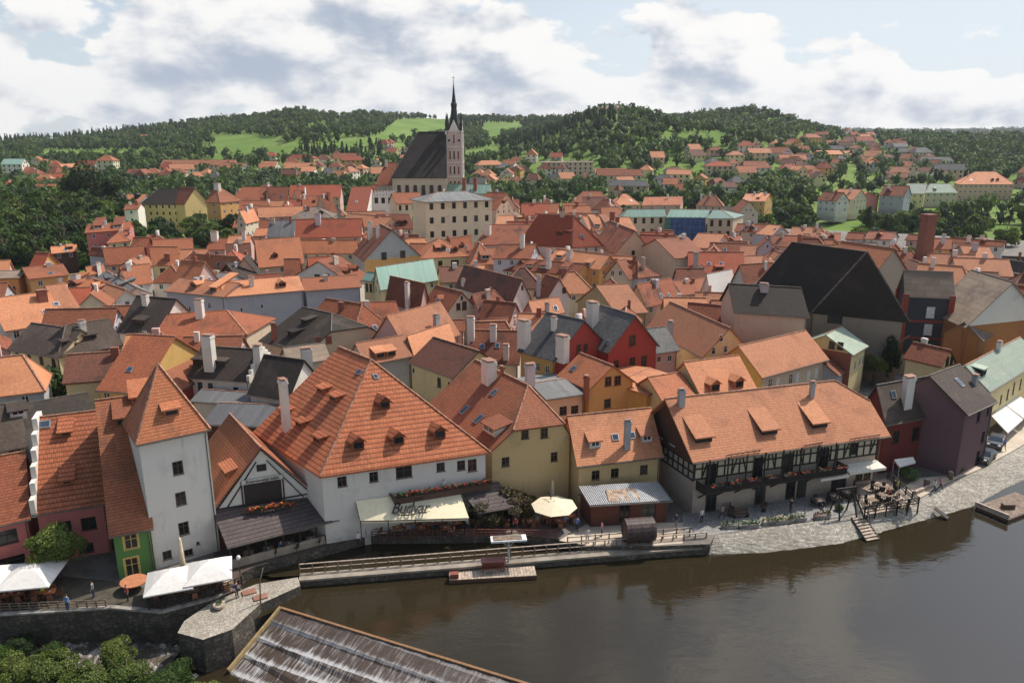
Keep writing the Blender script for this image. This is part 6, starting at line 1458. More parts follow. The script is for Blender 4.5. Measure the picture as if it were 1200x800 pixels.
r = root_at('street_lamp', at_z(283,688,GZ), 'black post lamp with a white globe at the pier root', 'street lamp'); b = MB(); b.tube([(0,0,0),(0,0,2.9)],.05,6); b.build('post', M_iron, r, uv=False); b = MB(); b.tube([(0,0,2.85),(0,0,2.95),(0,0,3.1),(0,0,3.25),(0,0,3.3)],[.05,.15,.2,.13,.03],10); b.build('globe', M_white, r, uv=False)
r = root_at('wooden_tub', at_z(158,690,GZ), 'round orange wooden table top beside the green house', 'table'); b = MB(); b.tube([(0,0,0),(0,0,.8)],.1,8); b.build('leg', M_brownp, r, uv=False); b = MB(); b.tube([(0,0,.8),(0,0,.9)],1.15,24); b.build('top', plain('orange_wood',(.46,.18,.08),.7), r, uv=False)
# ---- cars
def car(px, py, rz, paint, label):
    r = root_at('parked_car', at_z(px, py, GZ+.02), label, 'car', None, rz)
    prof = [(-2.15,.35),(-2.2,.7),(-1.95,.95),(-1.2,1.02),(-.55,1.48),(.9,1.50),(1.75,1.02),(2.1,.95),(2.18,.6),(2.12,.32)]
    b = MB(); wd = lambda z: .88 if z < 1.0 else .88 - (z-1.0)*.42
    for (x0,z0_),(x1,z1_) in zip(prof, prof[1:]): b.face([(x0,-wd(z0_),z0_),(x1,-wd(z1_),z1_),(x1,wd(z1_),z1_),(x0,wd(z0_),z0_)][::-1])
    for s in (-1,1): q = [(x, s*wd(z), z) for x,z in prof]; b.face([(x, s*.88, min(z,1.0)) for x,z in prof] if False else q if s>0 else q[::-1])
    b.build('body', paint, r, uv=False)
    g = MB()
    g.face([(-1.12,-.80,1.06),(-.58,-.68,1.44),(-.58,.68,1.44),(-1.12,.80,1.06)][::-1]); g.face([(1.0,-.66,1.46),(1.68,-.80,1.07),(1.68,.80,1.07),(1.0,.66,1.46)][::-1])
    for s in (-1,1): q = [(-.98,s*.875,1.06),(1.5,s*.875,1.06),(.88,s*.71,1.42),(-.52,s*.71,1.42)]; g.face(q if s < 0 else q[::-1])
    for f in range(len(g.v)): x,y,z = g.v[f]; g.v[f] = (x + (-.02 if x < 0 else .02), y*1.02, z+.015)
    g.build('windows', SKYGLASS, r, uv=False)
    for x in (-1.35,1.35):
        for s in (-1,1): t = MB(); t.tube([(x,s*.72,.33),(x,s*.92,.33)],.33,14); wo = t.build('wheel', M_iron, r, uv=False); t = MB(); t.tube([(x,s*.915,.33),(x,s*.935,.33)],.2,10); t.build('rim', M_steel, wo, uv=False)
    for s in (-1,1): t = MB(); t.box((-2.2,s*.62-.16,.72),(-2.02,s*.62+.16,.88)); t.build('headlight', M_white, r, uv=False); t = MB(); t.box((2.04,s*.65-.14,.75),(2.16,s*.65+.14,.92)); t.build('tail_light', M_redframe, r, uv=False)
PB = plain('black_car_paint',(.015,.016,.02),.18,var=.0); PW = plain('grey_car_paint',(.03,.032,.036),.25,var=.0)
car(1153,539,.75,PB,'black estate car parked on the path beside the mauve house'); car(1166,522,.9,PW,'dark car half hidden behind the black estate by the awnings')
# ---- plants in pots and the round bush by the kerb
for (px,py,rad,lab) in ((1067,563,1.0,'round pale green bush beside the kerb wall'),(1123,553,.6,'small dark green bush at the corner of the mauve house'),(1058,556,.8,'dark green shrub in the brown house yard'),(983,598,.45,'small conical green bush near the deck steps')):
    r = root_at('bush', at_z(px,py,GZ), lab, 'bush'); leafy(r, (0,0,rad*.8), rad, 420, plain('bush_green',(.09,.16,.03),.85,var=.4,scale=4), s=(.07,.16)); q = MB(); q.tube([(0,0,0),(0,0,rad*.6)],.05,5); q.build('stem', M_timber, r, uv=False)

# ---- red corner posts and bands of the malt tower
H = H_malt; b = MB(); x0, x1, y0, y1, ht = H.box
for x in (x0, x1):
    for y in (y0, y1): b.box((x-.45, y-.35, 3.2), (x+.45, y+.35, ht))
for z in (3.3, 6.2, 9.2): b.box((x0, y0-.10, z-.18), (x1, y0+.02, z+.18)); b.box((x0-.10, y0, z-.18), (x0+.02, y1, z+.18))
b.build('red_frame', plain('oxide_red', (.30,.05,.03), .8), H.root, uv=False); b = MB(); b.box((x0-.12, y0-.12, -1), (x1+.12, y1+.12, 3.1)); b.build('plinth', W('old'), H.root, uv=False)
# ================================================================== PEOPLE
SKIN = plain('skin', (.50,.30,.21), .6, var=.05); HAIR = [plain('hair_dark',(.04,.025,.018),.7), plain('hair_fair',(.32,.22,.12),.7)]
CLOTH = [plain('cloth_'+n, c, .85, var=.1) for n, c in (('white',(.62,.62,.62)),('navy',(.03,.04,.09)),('yellow',(.55,.60,.06)),('red',(.42,.05,.04)),('blue',(.12,.22,.42)),('grey',(.20,.20,.21)),('pink',(.55,.25,.27)),('black',(.02,.02,.022)),('khaki',(.28,.24,.16)))]
def person_mesh(pose):
    """a continuous skinned body; sections coloured by height afterwards"""
    if pose == 'stand': hip=(0,0,.92); kn=[(.10,-.02,.50),(-.10,.02,.50)]; ft=[(.11,0,.07),(-.11,.04,.07)]; toe=[(.12,-.17,.04),(-.12,-.13,.04)]; el=[(.27,.02,1.13),(-.27,.02,1.13)]; ha=[(.28,-.08,.86),(-.28,-.06,.86)]; sh=1.42
    elif pose == 'walk': hip=(0,0,.90); kn=[(.10,-.22,.52),(-.10,.06,.48)]; ft=[(.10,-.28,.08),(-.10,.36,.14)]; toe=[(.10,-.45,.06),(-.10,.24,.03)]; el=[(.26,.14,1.14),(-.26,-.08,1.14)]; ha=[(.25,.02,.90),(-.24,-.28,.96)]; sh=1.41
    else: hip=(0,0,.50); kn=[(.12,-.42,.52),(-.12,-.42,.52)]; ft=[(.12,-.42,.08),(-.12,-.40,.08)]; toe=[(.13,-.58,.04),(-.13,-.56,.04)]; el=[(.26,-.10,.74),(-.26,-.10,.74)]; ha=[(.17,-.36,.78),(-.15,-.34,.78)]; sh=1.00
    hz = sh - hip[2]; v = [hip,(0,.01,hip[2]+hz*.45),(0,0,sh-.04),(0,-.01,sh+.08),(0,-.02,sh+.17),(0,-.03,sh+.27)]; rad = [.145,.13,.13,.055,.09,.085]; e = [(0,1),(1,2),(2,3),(3,4),(4,5)]
    for s in (0,1):
        sg = 1 if s == 0 else -1; i = len(v); v += [(sg*.10,0,hip[2]-.04),kn[s],ft[s],toe[s]]; rad += [.095,.06,.045,.035]; e += [(0,i),(i,i+1),(i+1,i+2),(i+2,i+3)]
        i = len(v); v += [(sg*.18,0,sh-.03),el[s],ha[s],tuple(a*1.22-b*.22 for a,b in zip(ha[s],el[s]))]; rad += [.06,.042,.032,.035]; e += [(2,i),(i,i+1),(i+1,i+2),(i+2,i+3)]
    me = bpy.data.meshes.new('person'); me.from_pydata(v, e, []); o = bpy.data.objects.new('tmp', me); COL.objects.link(o)
    m = o.modifiers.new('s','SKIN'); 
    for k, r in enumerate(rad): me.skin_vertices[0].data[k].radius = (r, r*.85 if k < 3 else r)
    me.skin_vertices[0].data[0].use_root = True; m.use_smooth_shade = True; o.modifiers.new('u','SUBSURF').levels = 1
    dg = bpy.context.evaluated_depsgraph_get(); me2 = bpy.data.meshes.new_from_object(o.evaluated_get(dg)); bpy.data.objects.remove(o)
    me2.materials.clear(); [me2.materials.append(x) for x in (SKIN, CLOTH[0], CLOTH[1], HAIR[0])]
    for p in me2.polygons:
        c = p.center; z = c.z
        if z > sh+.20 or (z > sh+.08 and c.y > .0): p.material_index = 3
        elif z > sh+.02: p.material_index = 0
        elif abs(c.x) > .235 and z < el[0][2] + .02: p.material_index = 0
        elif z > hip[2]+.02 and c.y > -.2: p.material_index = 1
        elif pose == 'sit' and abs(c.x) < .2 and c.y < -.3 and z > .62: p.material_index = 0
        elif z > .09: p.material_index = 2
        else: p.material_index = 3
    return me2
PM = {k: person_mesh(k) for k in ('stand','walk','sit')}
def person(px, py, pose, top, bottom, label, z=GZ, rz=None, hair=0, group=None):
    o = bpy.data.objects.new('person', PM[pose]); COL.objects.link(o); o.location = at_z(px, py, z); o.rotation_euler = (0,0,rng.uniform(0,6.28) if rz is None else rz)
    for i, mt in ((1, CLOTH[top]), (2, CLOTH[bottom]), (3, HAIR[hair])): o.material_slots[i].link = 'OBJECT'; o.material_slots[i].material = mt
    tag(o, label, 'person', group)
CN = ['white','navy blue','yellow','red','blue','grey','pink','black','khaki']
person(1051,577,'stand',2,1,'person in a yellow top standing by the river deck railing', rz=1.0)
person(1047,576,'stand',7,7,'person in black standing behind the one in yellow', rz=2.0)
person(1016,612,'walk',5,7,'person in grey walking on the wooden river steps', z=1.9, rz=.4)
person(80,716,'stand',4,1,'person in light blue top standing alone at the courtyard quay', rz=3.0)
person(822,612,'stand',0,7,'person in white at the dark guesthouse doorway', rz=.5)
person(792,618,'walk',1,5,'person in navy walking at the end of the riverside yard')
person(688,636,'stand',0,1,'person in white leaning near the riverside yard fence', rz=.2)
person(1119,551,'walk',3,7,'person in red walking beside the mauve house corner')
k = 0
for (px, py, z, where) in [(443,622,GZ,'under the cream beer awning'),(462,618,GZ,'under the cream beer awning'),(486,624,GZ,'under the cream beer awning'),(505,617,GZ,'under the cream beer awning'),(528,622,GZ,'under the cream beer awning'),
        (560,613,GZ,'at the open river terrace'),(578,618,GZ,'at the open river terrace'),(585,611,GZ,'at the open river terrace'),(596,619,GZ,'at the open river terrace'),(612,608,GZ,'at the open river terrace'),(630,616,GZ,'at the open river terrace'),(662,616,GZ,'at the open river terrace'),
        (190,700,GZ,'under the twin white parasols'),(222,695,GZ,'under the twin white parasols'),(262,687,GZ,'under the twin white parasols'),(15,703,GZ,'in the pink courtyard'),(52,700,GZ,'in the pink courtyard'),
        (1028,589,GZ+.35,'on the timber river deck'),(1040,583,GZ+.35,'on the timber river deck'),(1050,590,GZ+.35,'on the timber river deck'),(330,646,GZ,'beneath the taupe tiled roof'),(380,633,GZ,'beneath the taupe tiled roof')]:
    t = (k * 5 + 3) % 9; person(px, py, 'sit', t, (t+4) % 9, 'seated person in a ' + CN[t] + ' top ' + where, z=z, hair=k % 2, group='guests ' + where); k += 1
for (px, py, z, pose, t, bt, lab) in [(548,622,GZ,'stand',0,1,'waiter in white standing between awning and grey slab roof'),(604,622,GZ,'walk',3,7,'person in red walking past the bare shrubs on the terrace'),(636,612,GZ,'stand',1,8,'person in navy standing left of the round parasol'),
        (676,622,GZ,'walk',4,7,'person in blue walking between round parasol and timber shed'),(705,628,GZ,'stand',6,1,'person in pink standing before the timber shed'),(846,608,GZ,'walk',8,7,'person in khaki crossing the guesthouse paving'),(926,600,GZ,'stand',7,7,'person in black beside the guesthouse planters'),
        (1094,577,GZ,'walk',0,1,'person in white strolling on the river path near the deck'),(1101,574,GZ,'walk',6,7,'person in pink strolling on the river path near the deck'),(1176,528,GZ,'walk',4,8,'person in blue on the far end of the river path'),(150,704,GZ,'stand',3,7,'person in red beside the round orange table'),
        (110,700,GZ,'stand',5,1,'person in grey in the dim corner of the pink courtyard'),(278,700,2.15,'stand',1,7,'person in navy looking down from the stone pier'),(420,640,GZ,'stand',0,7,'waiter in white at the end of the taupe terrace roof')]:
    person(px, py, pose, t, bt, lab, z=z)
b_ = None
# person on the restaurant balcony
BALC_Z = [c for c in H_rest.root.children if c.name.startswith('balcony')][0].matrix_local.translation.z + .12
s_, z_ = loc_on(H_rest, 516, 553, 'L'); o_, ux, L_, inn = H_rest.segs['L']; pb = H_rest.M @ (o_ + ux * s_ - inn * .5)
o = bpy.data.objects.new('person', PM['stand']); COL.objects.link(o); o.location = (pb.x, pb.y, H_rest.z0 + BALC_Z); tag(o, 'person in white standing among the restaurant balcony flowers', 'person')

# ================================================================== TREES
def leaf_mat(name, c1, c2, c3):
    m, k, b = new_mat(name); tc = k.add('ShaderNodeTexCoord'); oi = k.add('ShaderNodeObjectInfo'); g = k.add('ShaderNodeNewGeometry')
    f = k.noise(tc.outputs['Object'], .55, 3, .6); r = g.outputs['Random Per Island']
    c = k.mix(k.ramp(f, .35, .68), c1, c2); c = k.mix(k.m('MULTIPLY', k.m('POWER', r, 2.5), .7), c, c3)
    c = k.mix(1.0, c, k.mix(oi.outputs['Random'], (.72,.76,.7), (1.22,1.15,1.1)), 'MULTIPLY')
    k.put(b.inputs['Base Color'], c); b.inputs['Roughness'].default_value = .7; b.inputs['Specular IOR Level'].default_value = .25
    tr = k.add('ShaderNodeBsdfTranslucent'); k.put(tr.inputs[0], k.mix(1.0, c, (1.3,1.5,.6), 'MULTIPLY')); mx = k.add('ShaderNodeMixShader'); mx.inputs[0].default_value = .25
    k.l.new(b.outputs[0], mx.inputs[1]); k.l.new(tr.outputs[0], mx.inputs[2]); k.l.new(mx.outputs[0], k.n['Material Output'].inputs[0]); return m
LEAF = leaf_mat('leaves_green', (.030,.060,.014), (.065,.115,.024), (.11,.16,.04)); LEAF_L = leaf_mat('leaves_light', (.075,.11,.022), (.13,.175,.038), (.22,.26,.08)); LEAF_D = leaf_mat('leaves_dark', (.016,.036,.012), (.032,.060,.018), (.055,.085,.025)); LEAF_Y = leaf_mat('leaves_olive', (.10,.12,.02), (.16,.17,.03), (.22,.22,.05))
TWIG = leaf_mat('leaves_brown', (.07,.05,.03), (.12,.09,.05), (.16,.13,.07)); BARK = plain('bark', (.09,.065,.045), .9, var=.35, scale=4)
npr = np.random.default_rng(5)
def crown_mesh(name, n, size, leaf, clumps=22, squash=1.0, shape='round', mat=None, seed=1):
    """leaf quads gathered in clumps on a crown of radius 1 (scaled by size), base at z=0"""
    r = np.random.default_rng(seed); P = []
    C = []
    for i in range(clumps):
        d = r.normal(size=3); d /= np.linalg.norm(d); rr = r.uniform(.35, .85); c = d * rr
        if shape == 'cone': t = r.uniform(0,1)**.8; a = r.uniform(0, 2*math.pi); q = (1-t)*.62*math.sqrt(r.uniform(.2,1)); c = np.array([q*math.cos(a), q*math.sin(a), -1+2*t]); cr = .13 + .25*(1-t)
        else: cr = r.uniform(.26,.46)
        C.append((c, cr))
    for i in range(n):
        c, cr = C[r.integers(len(C))]; d = r.normal(size=3); d /= np.linalg.norm(d); d[2] = d[2]*.75 + .12; P.append(c + d * cr * r.uniform(.75,1.05))
    P = np.array(P) * size; P[:,2] *= squash; P[:,2] -= P[:,2].min()
    nr = P - np.array([0,0,size*squash]); nr /= (np.linalg.norm(nr, axis=1)[:,None] + 1e-6); nr = nr + r.normal(size=nr.shape)*.55; nr /= np.linalg.norm(nr, axis=1)[:,None]
    a = np.cross(nr, r.normal(size=nr.shape)); a /= np.linalg.norm(a, axis=1)[:,None]; b = np.cross(nr, a); s = (leaf * r.uniform(.6,1.3,size=(len(P),1)))
    V4 = np.stack([P - a*s, P - b*s*.7 + nr*s*.25, P + a*s, P + b*s*.7 - nr*s*.1], axis=1).reshape(-1,3)
    me = bpy.data.meshes.new(name); F = np.arange(len(V4)).reshape(-1,4); me.from_pydata(V4.tolist(), [], F.tolist()); me.materials.append(mat or LEAF); return me
CR = {'n': [crown_mesh('crown', 15000, 1, .040, 34, .95, seed=s) for s in (11,12,13)], 'a': [crown_mesh('crown', 5200, 1, .075, 24, .95, seed=s) for s in (1,2,3)], 'm': [crown_mesh('crown', 1500, 1, .13, 18, .95, seed=s) for s in (4,5,6,7)], 'c': [crown_mesh('crown', 1300, 1, .10, 40, 1.0, 'cone', LEAF_D, seed=s) for s in (8,9)]}
def trunk_mesh():
    b = MB(); b.tube([(0,0,-.3),(.02,0,.4),(0,.03,1.0),(.03,0,1.5)],[.075,.05,.04,.02],7)
    for k in range(5): a = k*1.3; b.tube([(0,0,.6+k*.1),(.25*math.cos(a),.25*math.sin(a),.95+k*.1),(.5*math.cos(a),.5*math.sin(a),1.15+k*.12)],[.03,.02,.008],5)
    o = b.build('trunk', BARK, None, uv=False); d = o.data; bpy.data.objects.remove(o); return d
TRUNK = trunk_mesh()
TREES = []
def tree(x, y, z, r, h, kind='m', mat=None, label=None, group=None, cat='tree', name='tree', trunk=.35):
    """r crown radius, h whole height"""
    root = empty(name, (x, y, z), rng.uniform(0,6.28), label, cat, group); me = rng.choice(CR[kind]); hh = h * (1 - trunk)
    c = bpy.data.objects.new('crown', me); COL.objects.link(c); c.parent = root; c.location = (0,0,h-hh); c.scale = (r, r*rng.uniform(.88,1.12), hh/2.0)
    if mat: c.material_slots[0].link = 'OBJECT'; c.material_slots[0].material = mat
    t = bpy.data.objects.new('trunk', TRUNK); COL.objects.link(t); t.parent = root; t.scale = (h*.55, h*.55, h*.55)
    TREES.append((root, label)); return root
def tree_px(px, py, D=None, z=None, rpx=10, hpx=24, **k):
    """(px, py) foot of the tree in the picture"""
    if z is None:
        best = None
        for i in range(90, 1400, 6):
            p = at_y(px, py, i); tz = max(terrain_z(p.x, p.y), ground_z(p.x, p.y) if math.hypot(p.x, p.y) < 350 else -9)
            if p.z <= tz: best = p; break
        p = best or at_z(px, py, 5)
    else: p = at_z(px, py, z)
    s = (p - CAMV).length / F_PX; return tree(p.x, p.y, p.z, rpx*s, hpx*s, **k)
# near trees and shrubs with their own labels
tree_px(71,678,z=GZ,rpx=24,hpx=60,kind='n',mat=LEAF_L,label='small light green tree in the pink courtyard behind the parasol',trunk=.3)
tree_px(57,478,z=GZ+.3,rpx=26,hpx=42,kind='a',mat=LEAF,label='bushy green tree between the corner house and pink roofs',trunk=.1)
tree_px(92,478,z=GZ+.3,rpx=14,hpx=22,kind='m',mat=LEAF_D,label='low dark green tree below the white corner house wing',trunk=.1)
for i,(px,py,rp,hp) in enumerate(((572,615,24,42),(592,612,26,46),(612,608,20,38))): tree_px(px,py,z=GZ,rpx=rp,hpx=hp,kind='a',mat=TWIG,label=['bare brown willow shrub nearest the cream awning','tallest bare brown willow shrub on the open terrace','bare brown willow shrub nearest the round parasol'][i],cat='shrub',name='shrub',trunk=.1,group='bare brown shrubs of the terrace')
tree_px(336,526,z=8.5,rpx=9,hpx=24,kind='m',mat=LEAF_L,label='tuft of green vine at the foot of the tall roof chimney',cat='vine',name='vine',trunk=.05)
tree_px(1022,448,z=3,rpx=14,hpx=36,kind='a',mat=LEAF_L,label='light green tree below the brewery wall beside the little yellow house')
tree_px(1040,445,z=3,rpx=10,hpx=55,kind='m',mat=LEAF_D,label='dark ivy column climbing the brewery wall',trunk=.03,cat='ivy',name='ivy')
tree_px(955,400,z=3,rpx=9,hpx=24,kind='m',mat=LEAF_D,label='dark ivy mass at the inner corner of the brewery wall',trunk=.03,cat='ivy',name='ivy')
tree_px(1119,312,z=4,rpx=19,hpx=40,kind='a',mat=LEAF,label='round green tree between brick chimney and bright salmon roof',trunk=.12)
tree_px(1066,318,z=4,rpx=12,hpx=30,kind='a',mat=LEAF_L,label='light green tree against the brick chimney')
tree_px(201,292,z=4,rpx=17,hpx=32,kind='a',mat=LEAF_D,label='dark round tree before the yellow monastery wing',trunk=.1)
tree_px(196,300,z=4,rpx=14,hpx=20,kind='a',mat=LEAF,label='lower green tree beneath the dark monastery tree',trunk=.1)
tree_px(240,290,z=4,rpx=20,hpx=38,kind='a',mat=LEAF_L,label='broad light green tree right of the baroque monastery gable',trunk=.1); tree_px(258,284,z=4,rpx=17,hpx=32,kind='a',mat=LEAF,label='green tree between monastery trees and salmon house',trunk=.1); tree_px(270,258,z=6,rpx=13,hpx=22,kind='a',mat=LEAF_L,label='bright green tree under the rust row houses',trunk=.1); tree_px(228,282,z=4,rpx=10,hpx=28,kind='m',mat=LEAF_D,label='slim dark tree at the foot of the baroque gable',trunk=.1)
tree_px(112,256,z=9,rpx=28,hpx=56,kind='a',mat=LEAF_D,label='very large dark tree towering over the plain pale block',trunk=.05)
tree_px(887,300,z=4,rpx=8,hpx=22,kind='m',mat=LEAF,label='narrow street tree before the peach row of houses',trunk=.2)
tree_px(865,396,z=3,rpx=6,hpx=10,kind='m',mat=LEAF,label='small roof garden shrub by the chimneys',trunk=.1) if False else None
tree_px(535,287,z=5,rpx=5,hpx=14,kind='m',mat=LEAF_D,label='thin dark tree beside the hotel front',trunk=.1) if False else None
tree_px(1160,208,z=9,rpx=17,hpx=30,kind='a',mat=LEAF_Y,label='big olive yellow tree behind the peach museum building',trunk=.05)
# bottom left bushes below the quay, seen from above
for i,(px,py,rp,hp,mt) in enumerate([(20,800,34,52,LEAF_L),(64,806,38,60,LEAF_L),(108,822,40,62,LEAF_L),(150,812,36,62,LEAF_L),(196,826,40,62,LEAF),(238,830,36,50,LEAF_L),(140,780,30,52,LEAF_L),(212,792,22,36,LEAF),(60,772,20,34,LEAF),(25,760,22,30,LEAF_D),(-20,800,36,60,LEAF)]):
    tree_px(px,py+6,z=-1,rpx=rp*.66,hpx=hp*.74,kind='n',mat=mt,cat='bush',name='bush',trunk=.03,label=['light green bush lowest in the river corner','tall light green bush under the pink courtyard quay','light green bush at the bottom edge below the green house','light green bush below the orange round table','green bush below the twin parasols','light green bush beside the weir foot','light green bush rising in front of the quay wall','dense green bush against the stone pier','small green bush on the rubble shore','dark bush at the foot of the old quay wall','big green bush at the corner of the shore'][i])
# rubble shore
def rocks():
    b = MB(); 
    for i in range(260):
        px = rng.uniform(-20,230); py = rng.uniform(735,800); p = at_z(px, py, -1.0); s = rng.uniform(.15,.5); n0 = len(b.v)
        for (dx,dy,dz) in ((1,0,0),(0,1,0),(-1,0,0),(0,-1,0),(0,0,1),(0,0,-1)): b.v.append((p.x+dx*s*rng.uniform(.6,1.2), p.y+dy*s*rng.uniform(.6,1.2), p.z+dz*s*rng.uniform(.4,.8)))
        for f in ((0,1,4),(1,2,4),(2,3,4),(3,0,4),(1,0,5),(2,1,5),(3,2,5),(0,3,5)): b.f.append(tuple(n0+i_ for i_ in f)); b.mi.append(0); b.sm.append(False)
    tag(b.build('shore_rubble', M_stone, None, uv=False), 'pale rubble stones along the shore under the quay', 'rubble', None, 'stuff')
rocks()
b = MB(); b.face([tuple(at_z(-60,742,-1.0)), tuple(at_z(-60,830,-1.0)), tuple(at_z(150,830,-1.0)), tuple(at_z(215,760,-1.0)), tuple(at_z(150,742,-1.0))]); tag(b.build('shore', G_WALL, None, uv=False), kind='structure')
# ================================================================== HILLSIDE HOUSES, INFILL OF THE TOWN, WOODS
def ground_at(x, y):
    D = math.hypot(x, y); t = terrain_z(x, y); px = bearing_px(x, y)
    if D < 340 and not (px < 125 and D > 235): return max(ground_z(x, y), GZ)
    return t
def hit_ground(px, py):
    lo = None
    for i in range(230, 1500, 4):
        p = at_y(px, py, i)
        if p.z <= ground_at(p.x, p.y): return p
    return None
def footprint(H): return [tuple((H.M @ V(c)).xy) for c in ((0,0,0),(H.w,0,0),(H.w,H.d,0),(0,H.d,0))]
FPS = [footprint(H) for H in HOUSES]; FCS = [(sum(p[0] for p in f)/4, sum(p[1] for p in f)/4, max(math.hypot(p[0]-f[0][0], p[1]-f[0][1]) for p in f)) for f in FPS]
def free(poly, gap=0.0):
    cx = sum(p[0] for p in poly)/4; cy = sum(p[1] for p in poly)/4; pts = [(cx+(p[0]-cx)*k, cy+(p[1]-cy)*k) for p in poly for k in (1, .5)] + [((poly[i][0]+poly[(i+1)%4][0])/2, (poly[i][1]+poly[(i+1)%4][1])/2) for i in range(4)] + [(cx, cy)]
    for f, (fx, fy, fr) in zip(FPS, FCS):
        if abs(fx-cx) > fr+20 or abs(fy-cy) > fr+20: continue
        if any(in_poly(p, f) for p in pts) or any(in_poly(p, poly) for p in f): return False
    return True
def free_house(x, y, rz, w, d, wh, pitch, wall, roof, z, hip=(0,0), **k):
    u = V((math.cos(rz), math.sin(rz), 0)); n = V((-u.y, u.x, 0)); c = V((x, y, 0)); A = c - u*w/2 - n*d/2; B = c + u*w/2 - n*d/2; C2 = B + n*d; D2 = A + n*d
    poly = [(A.x,A.y),(B.x,B.y),(C2.x,C2.y),(D2.x,D2.y)]
    if not free(poly): return None
    ze = z + wh
    H = house(None, (A.x,A.y,ze), (B.x,B.y,ze), (0,0), wall=wall, roof=roof, ze=ze, z0=z, h=d/2*pitch, d=d, hip=hip, near=False, **k)
    FPS.append(poly); FCS.append((x, y, math.hypot(w, d))); return H
rng.seed(21)
WCH = ['white','cream','rose','butter','lilac','peach','sand','grey','white','cream']; RCH = ['orange','salmon','rust','rust','red','salmon','orange','brown','dark','orange']
nfill = 0
for row in range(26):                               # infill: roofs glimpsed between the houses of the old town
    D = 112 + row * 9.2
    for k in range(60):
        a = R_(-36 + 72 * (k + rng.random()) / 60); x, y = D*math.sin(a) + rng.uniform(-2,2), D*math.cos(a) + rng.uniform(-3,3); px = bearing_px(x, y)
        qx, qy = to_px((x, y, ground_at(x, y) + 4))
        if any(a0 < qx < a1 and b0 < qy < b1 for a0, a1, b0, b1 in ((100,282,215,292),(488,590,228,288),(722,866,240,290),(425,470,225,262),(60,110,285,325),(190,430,345,398),(22,112,428,488))): continue
        if px < 118 and D > 222: continue
        if px > 880 and D > 235: continue
        if D < 150 and px > 1000: continue
        if 150 < px < 290 and D > 285: continue
        for (w, d) in ((11,8.5),(9,7.5),(7,6)):
            w2 = w * rng.uniform(.85,1.2); rz = a * -.6 + rng.choice((0, 0, math.pi/2)) + rng.uniform(-.25,.25)
            H = free_house(x, y, rz, w2, d, rng.uniform(5.2,6.8) + max(0, D-240)*.012, rng.uniform(.8,1.05), rng.choice(WCH), rng.choice(RCH[:8]), ground_at(x, y), auto=dict(sides='FLRK', sp=2.8, skip=.15), wsz=(.9,1.25),
                           hip=rng.choice(((0,0),(0,0),(0,0),(1,1),(0,.6))), cat='house')
            if H:
                nfill += 1
                if rng.random() < .75:
                    b = MB(); hx = rng.uniform(.2,.8)*H.w; hy = H.d*rng.uniform(.4,.6); s = rng.uniform(.35,.6); b.box((hx-s,hy-s*.6,H.wh), (hx+s,hy+s*.6,H.wh+H.h+rng.uniform(.6,1.6))); b.build('chimney', W(rng.choice(('white','rose','brick','white'))), H.root, uv=False)
                break
print('infill', nfill)
# hillside settlements: (zone in the picture, how many, sizes)
ZONES = [([(0,196),(60,192),(135,205),(130,222),(0,226)], 18), ([(50,222),(80,222),(80,232),(50,232)],2), ([(130,196),(185,200),(290,198),(330,205),(290,214),(150,213)], 14), ([(290,186),(400,186),(470,190),(455,212),(330,214)], 24),
         ([(545,198),(600,190),(620,222),(560,224)], 9), ([(570,205),(608,186),(670,186),(690,214),(615,226)], 13), ([(690,205),(775,203),(830,212),(860,230),(700,228)], 12), ([(760,186),(850,176),(880,182),(900,205),(860,220),(780,206)], 11),
         ([(880,170),(950,162),(1020,160),(1080,178),(1120,195),(1120,212),(960,218),(880,205)], 60), ([(985,150),(1030,158),(1010,168),(980,162)], 6), ([(1185,205),(1215,205),(1215,225),(1185,225)], 4), ([(440,168),(520,182),(540,196),(470,196)], 10)]
def rand_in(poly):
    xs = [p[0] for p in poly]; ys = [p[1] for p in poly]
    while True:
        q = (rng.uniform(min(xs), max(xs)), rng.uniform(min(ys), max(ys)))
        if in_poly(q, poly): return q
nh = 0
for zone, n in ZONES:
    got = 0
    for t in range(n * 14):
        if got >= n: break
        px, py = rand_in(zone); p = hit_ground(px, py + 4)
        if p is None or math.hypot(p.x, p.y) < 345: continue
        big = rng.random() < .2; w, d = (rng.uniform(16,26), 10) if big else (rng.uniform(9,14), rng.uniform(8,10.5))
        H = free_house(p.x, p.y, rng.choice((0,0,math.pi/2)) + rng.uniform(-.5,.5), w, d, rng.uniform(4.5,7.5), rng.uniform(.6,.95), rng.choice(WCH[:7]+['butter','white','ochre']), rng.choice(['orange','salmon','rust','salmon','red','orange','brown','slate']), ground_at(p.x, p.y)-.6,
                       auto=dict(sides='FLR', sp=3.4, skip=.1), wsz=(1.3,1.5), hip=rng.choice(((0,0),(0,0),(1,1),(.5,.5))), cat='house', wstyle='dark')
        if H: got += 1; nh += 1
print('hill houses', nh)
def far_house(px, py, w, d, wh, wall, roof, label, rz=0.0, pitch=.8, hip=(0,0), cat='house', **k):
    p = hit_ground(px, py)
    if p is None: print('far miss', label); return
    u = V((math.cos(rz), math.sin(rz), 0)); n = V((-u.y, u.x, 0)); A = p - u*w/2; B = p + u*w/2; z = ground_at(p.x, p.y) - .5; ze = z + wh
    H = house(label, (A.x,A.y,ze), (B.x,B.y,ze), (0,0), wall=wall, roof=roof, ze=ze, z0=z, h=d/2*pitch, d=d, hip=hip, near=False, auto=dict(sides='FLR', sp=k.get('sp',3.2), skip=0), wsz=(1.2,1.7), cat=cat, wstyle='dark')
    FPS.append(footprint(H)); FCS.append((p.x, p.y, math.hypot(w,d))); return H
far_house(716,134,26,12,5.5,'sand','shake','lonely hilltop farmhouse with a low hipped roof among the summit trees', hip=(1,1), pitch=.6)
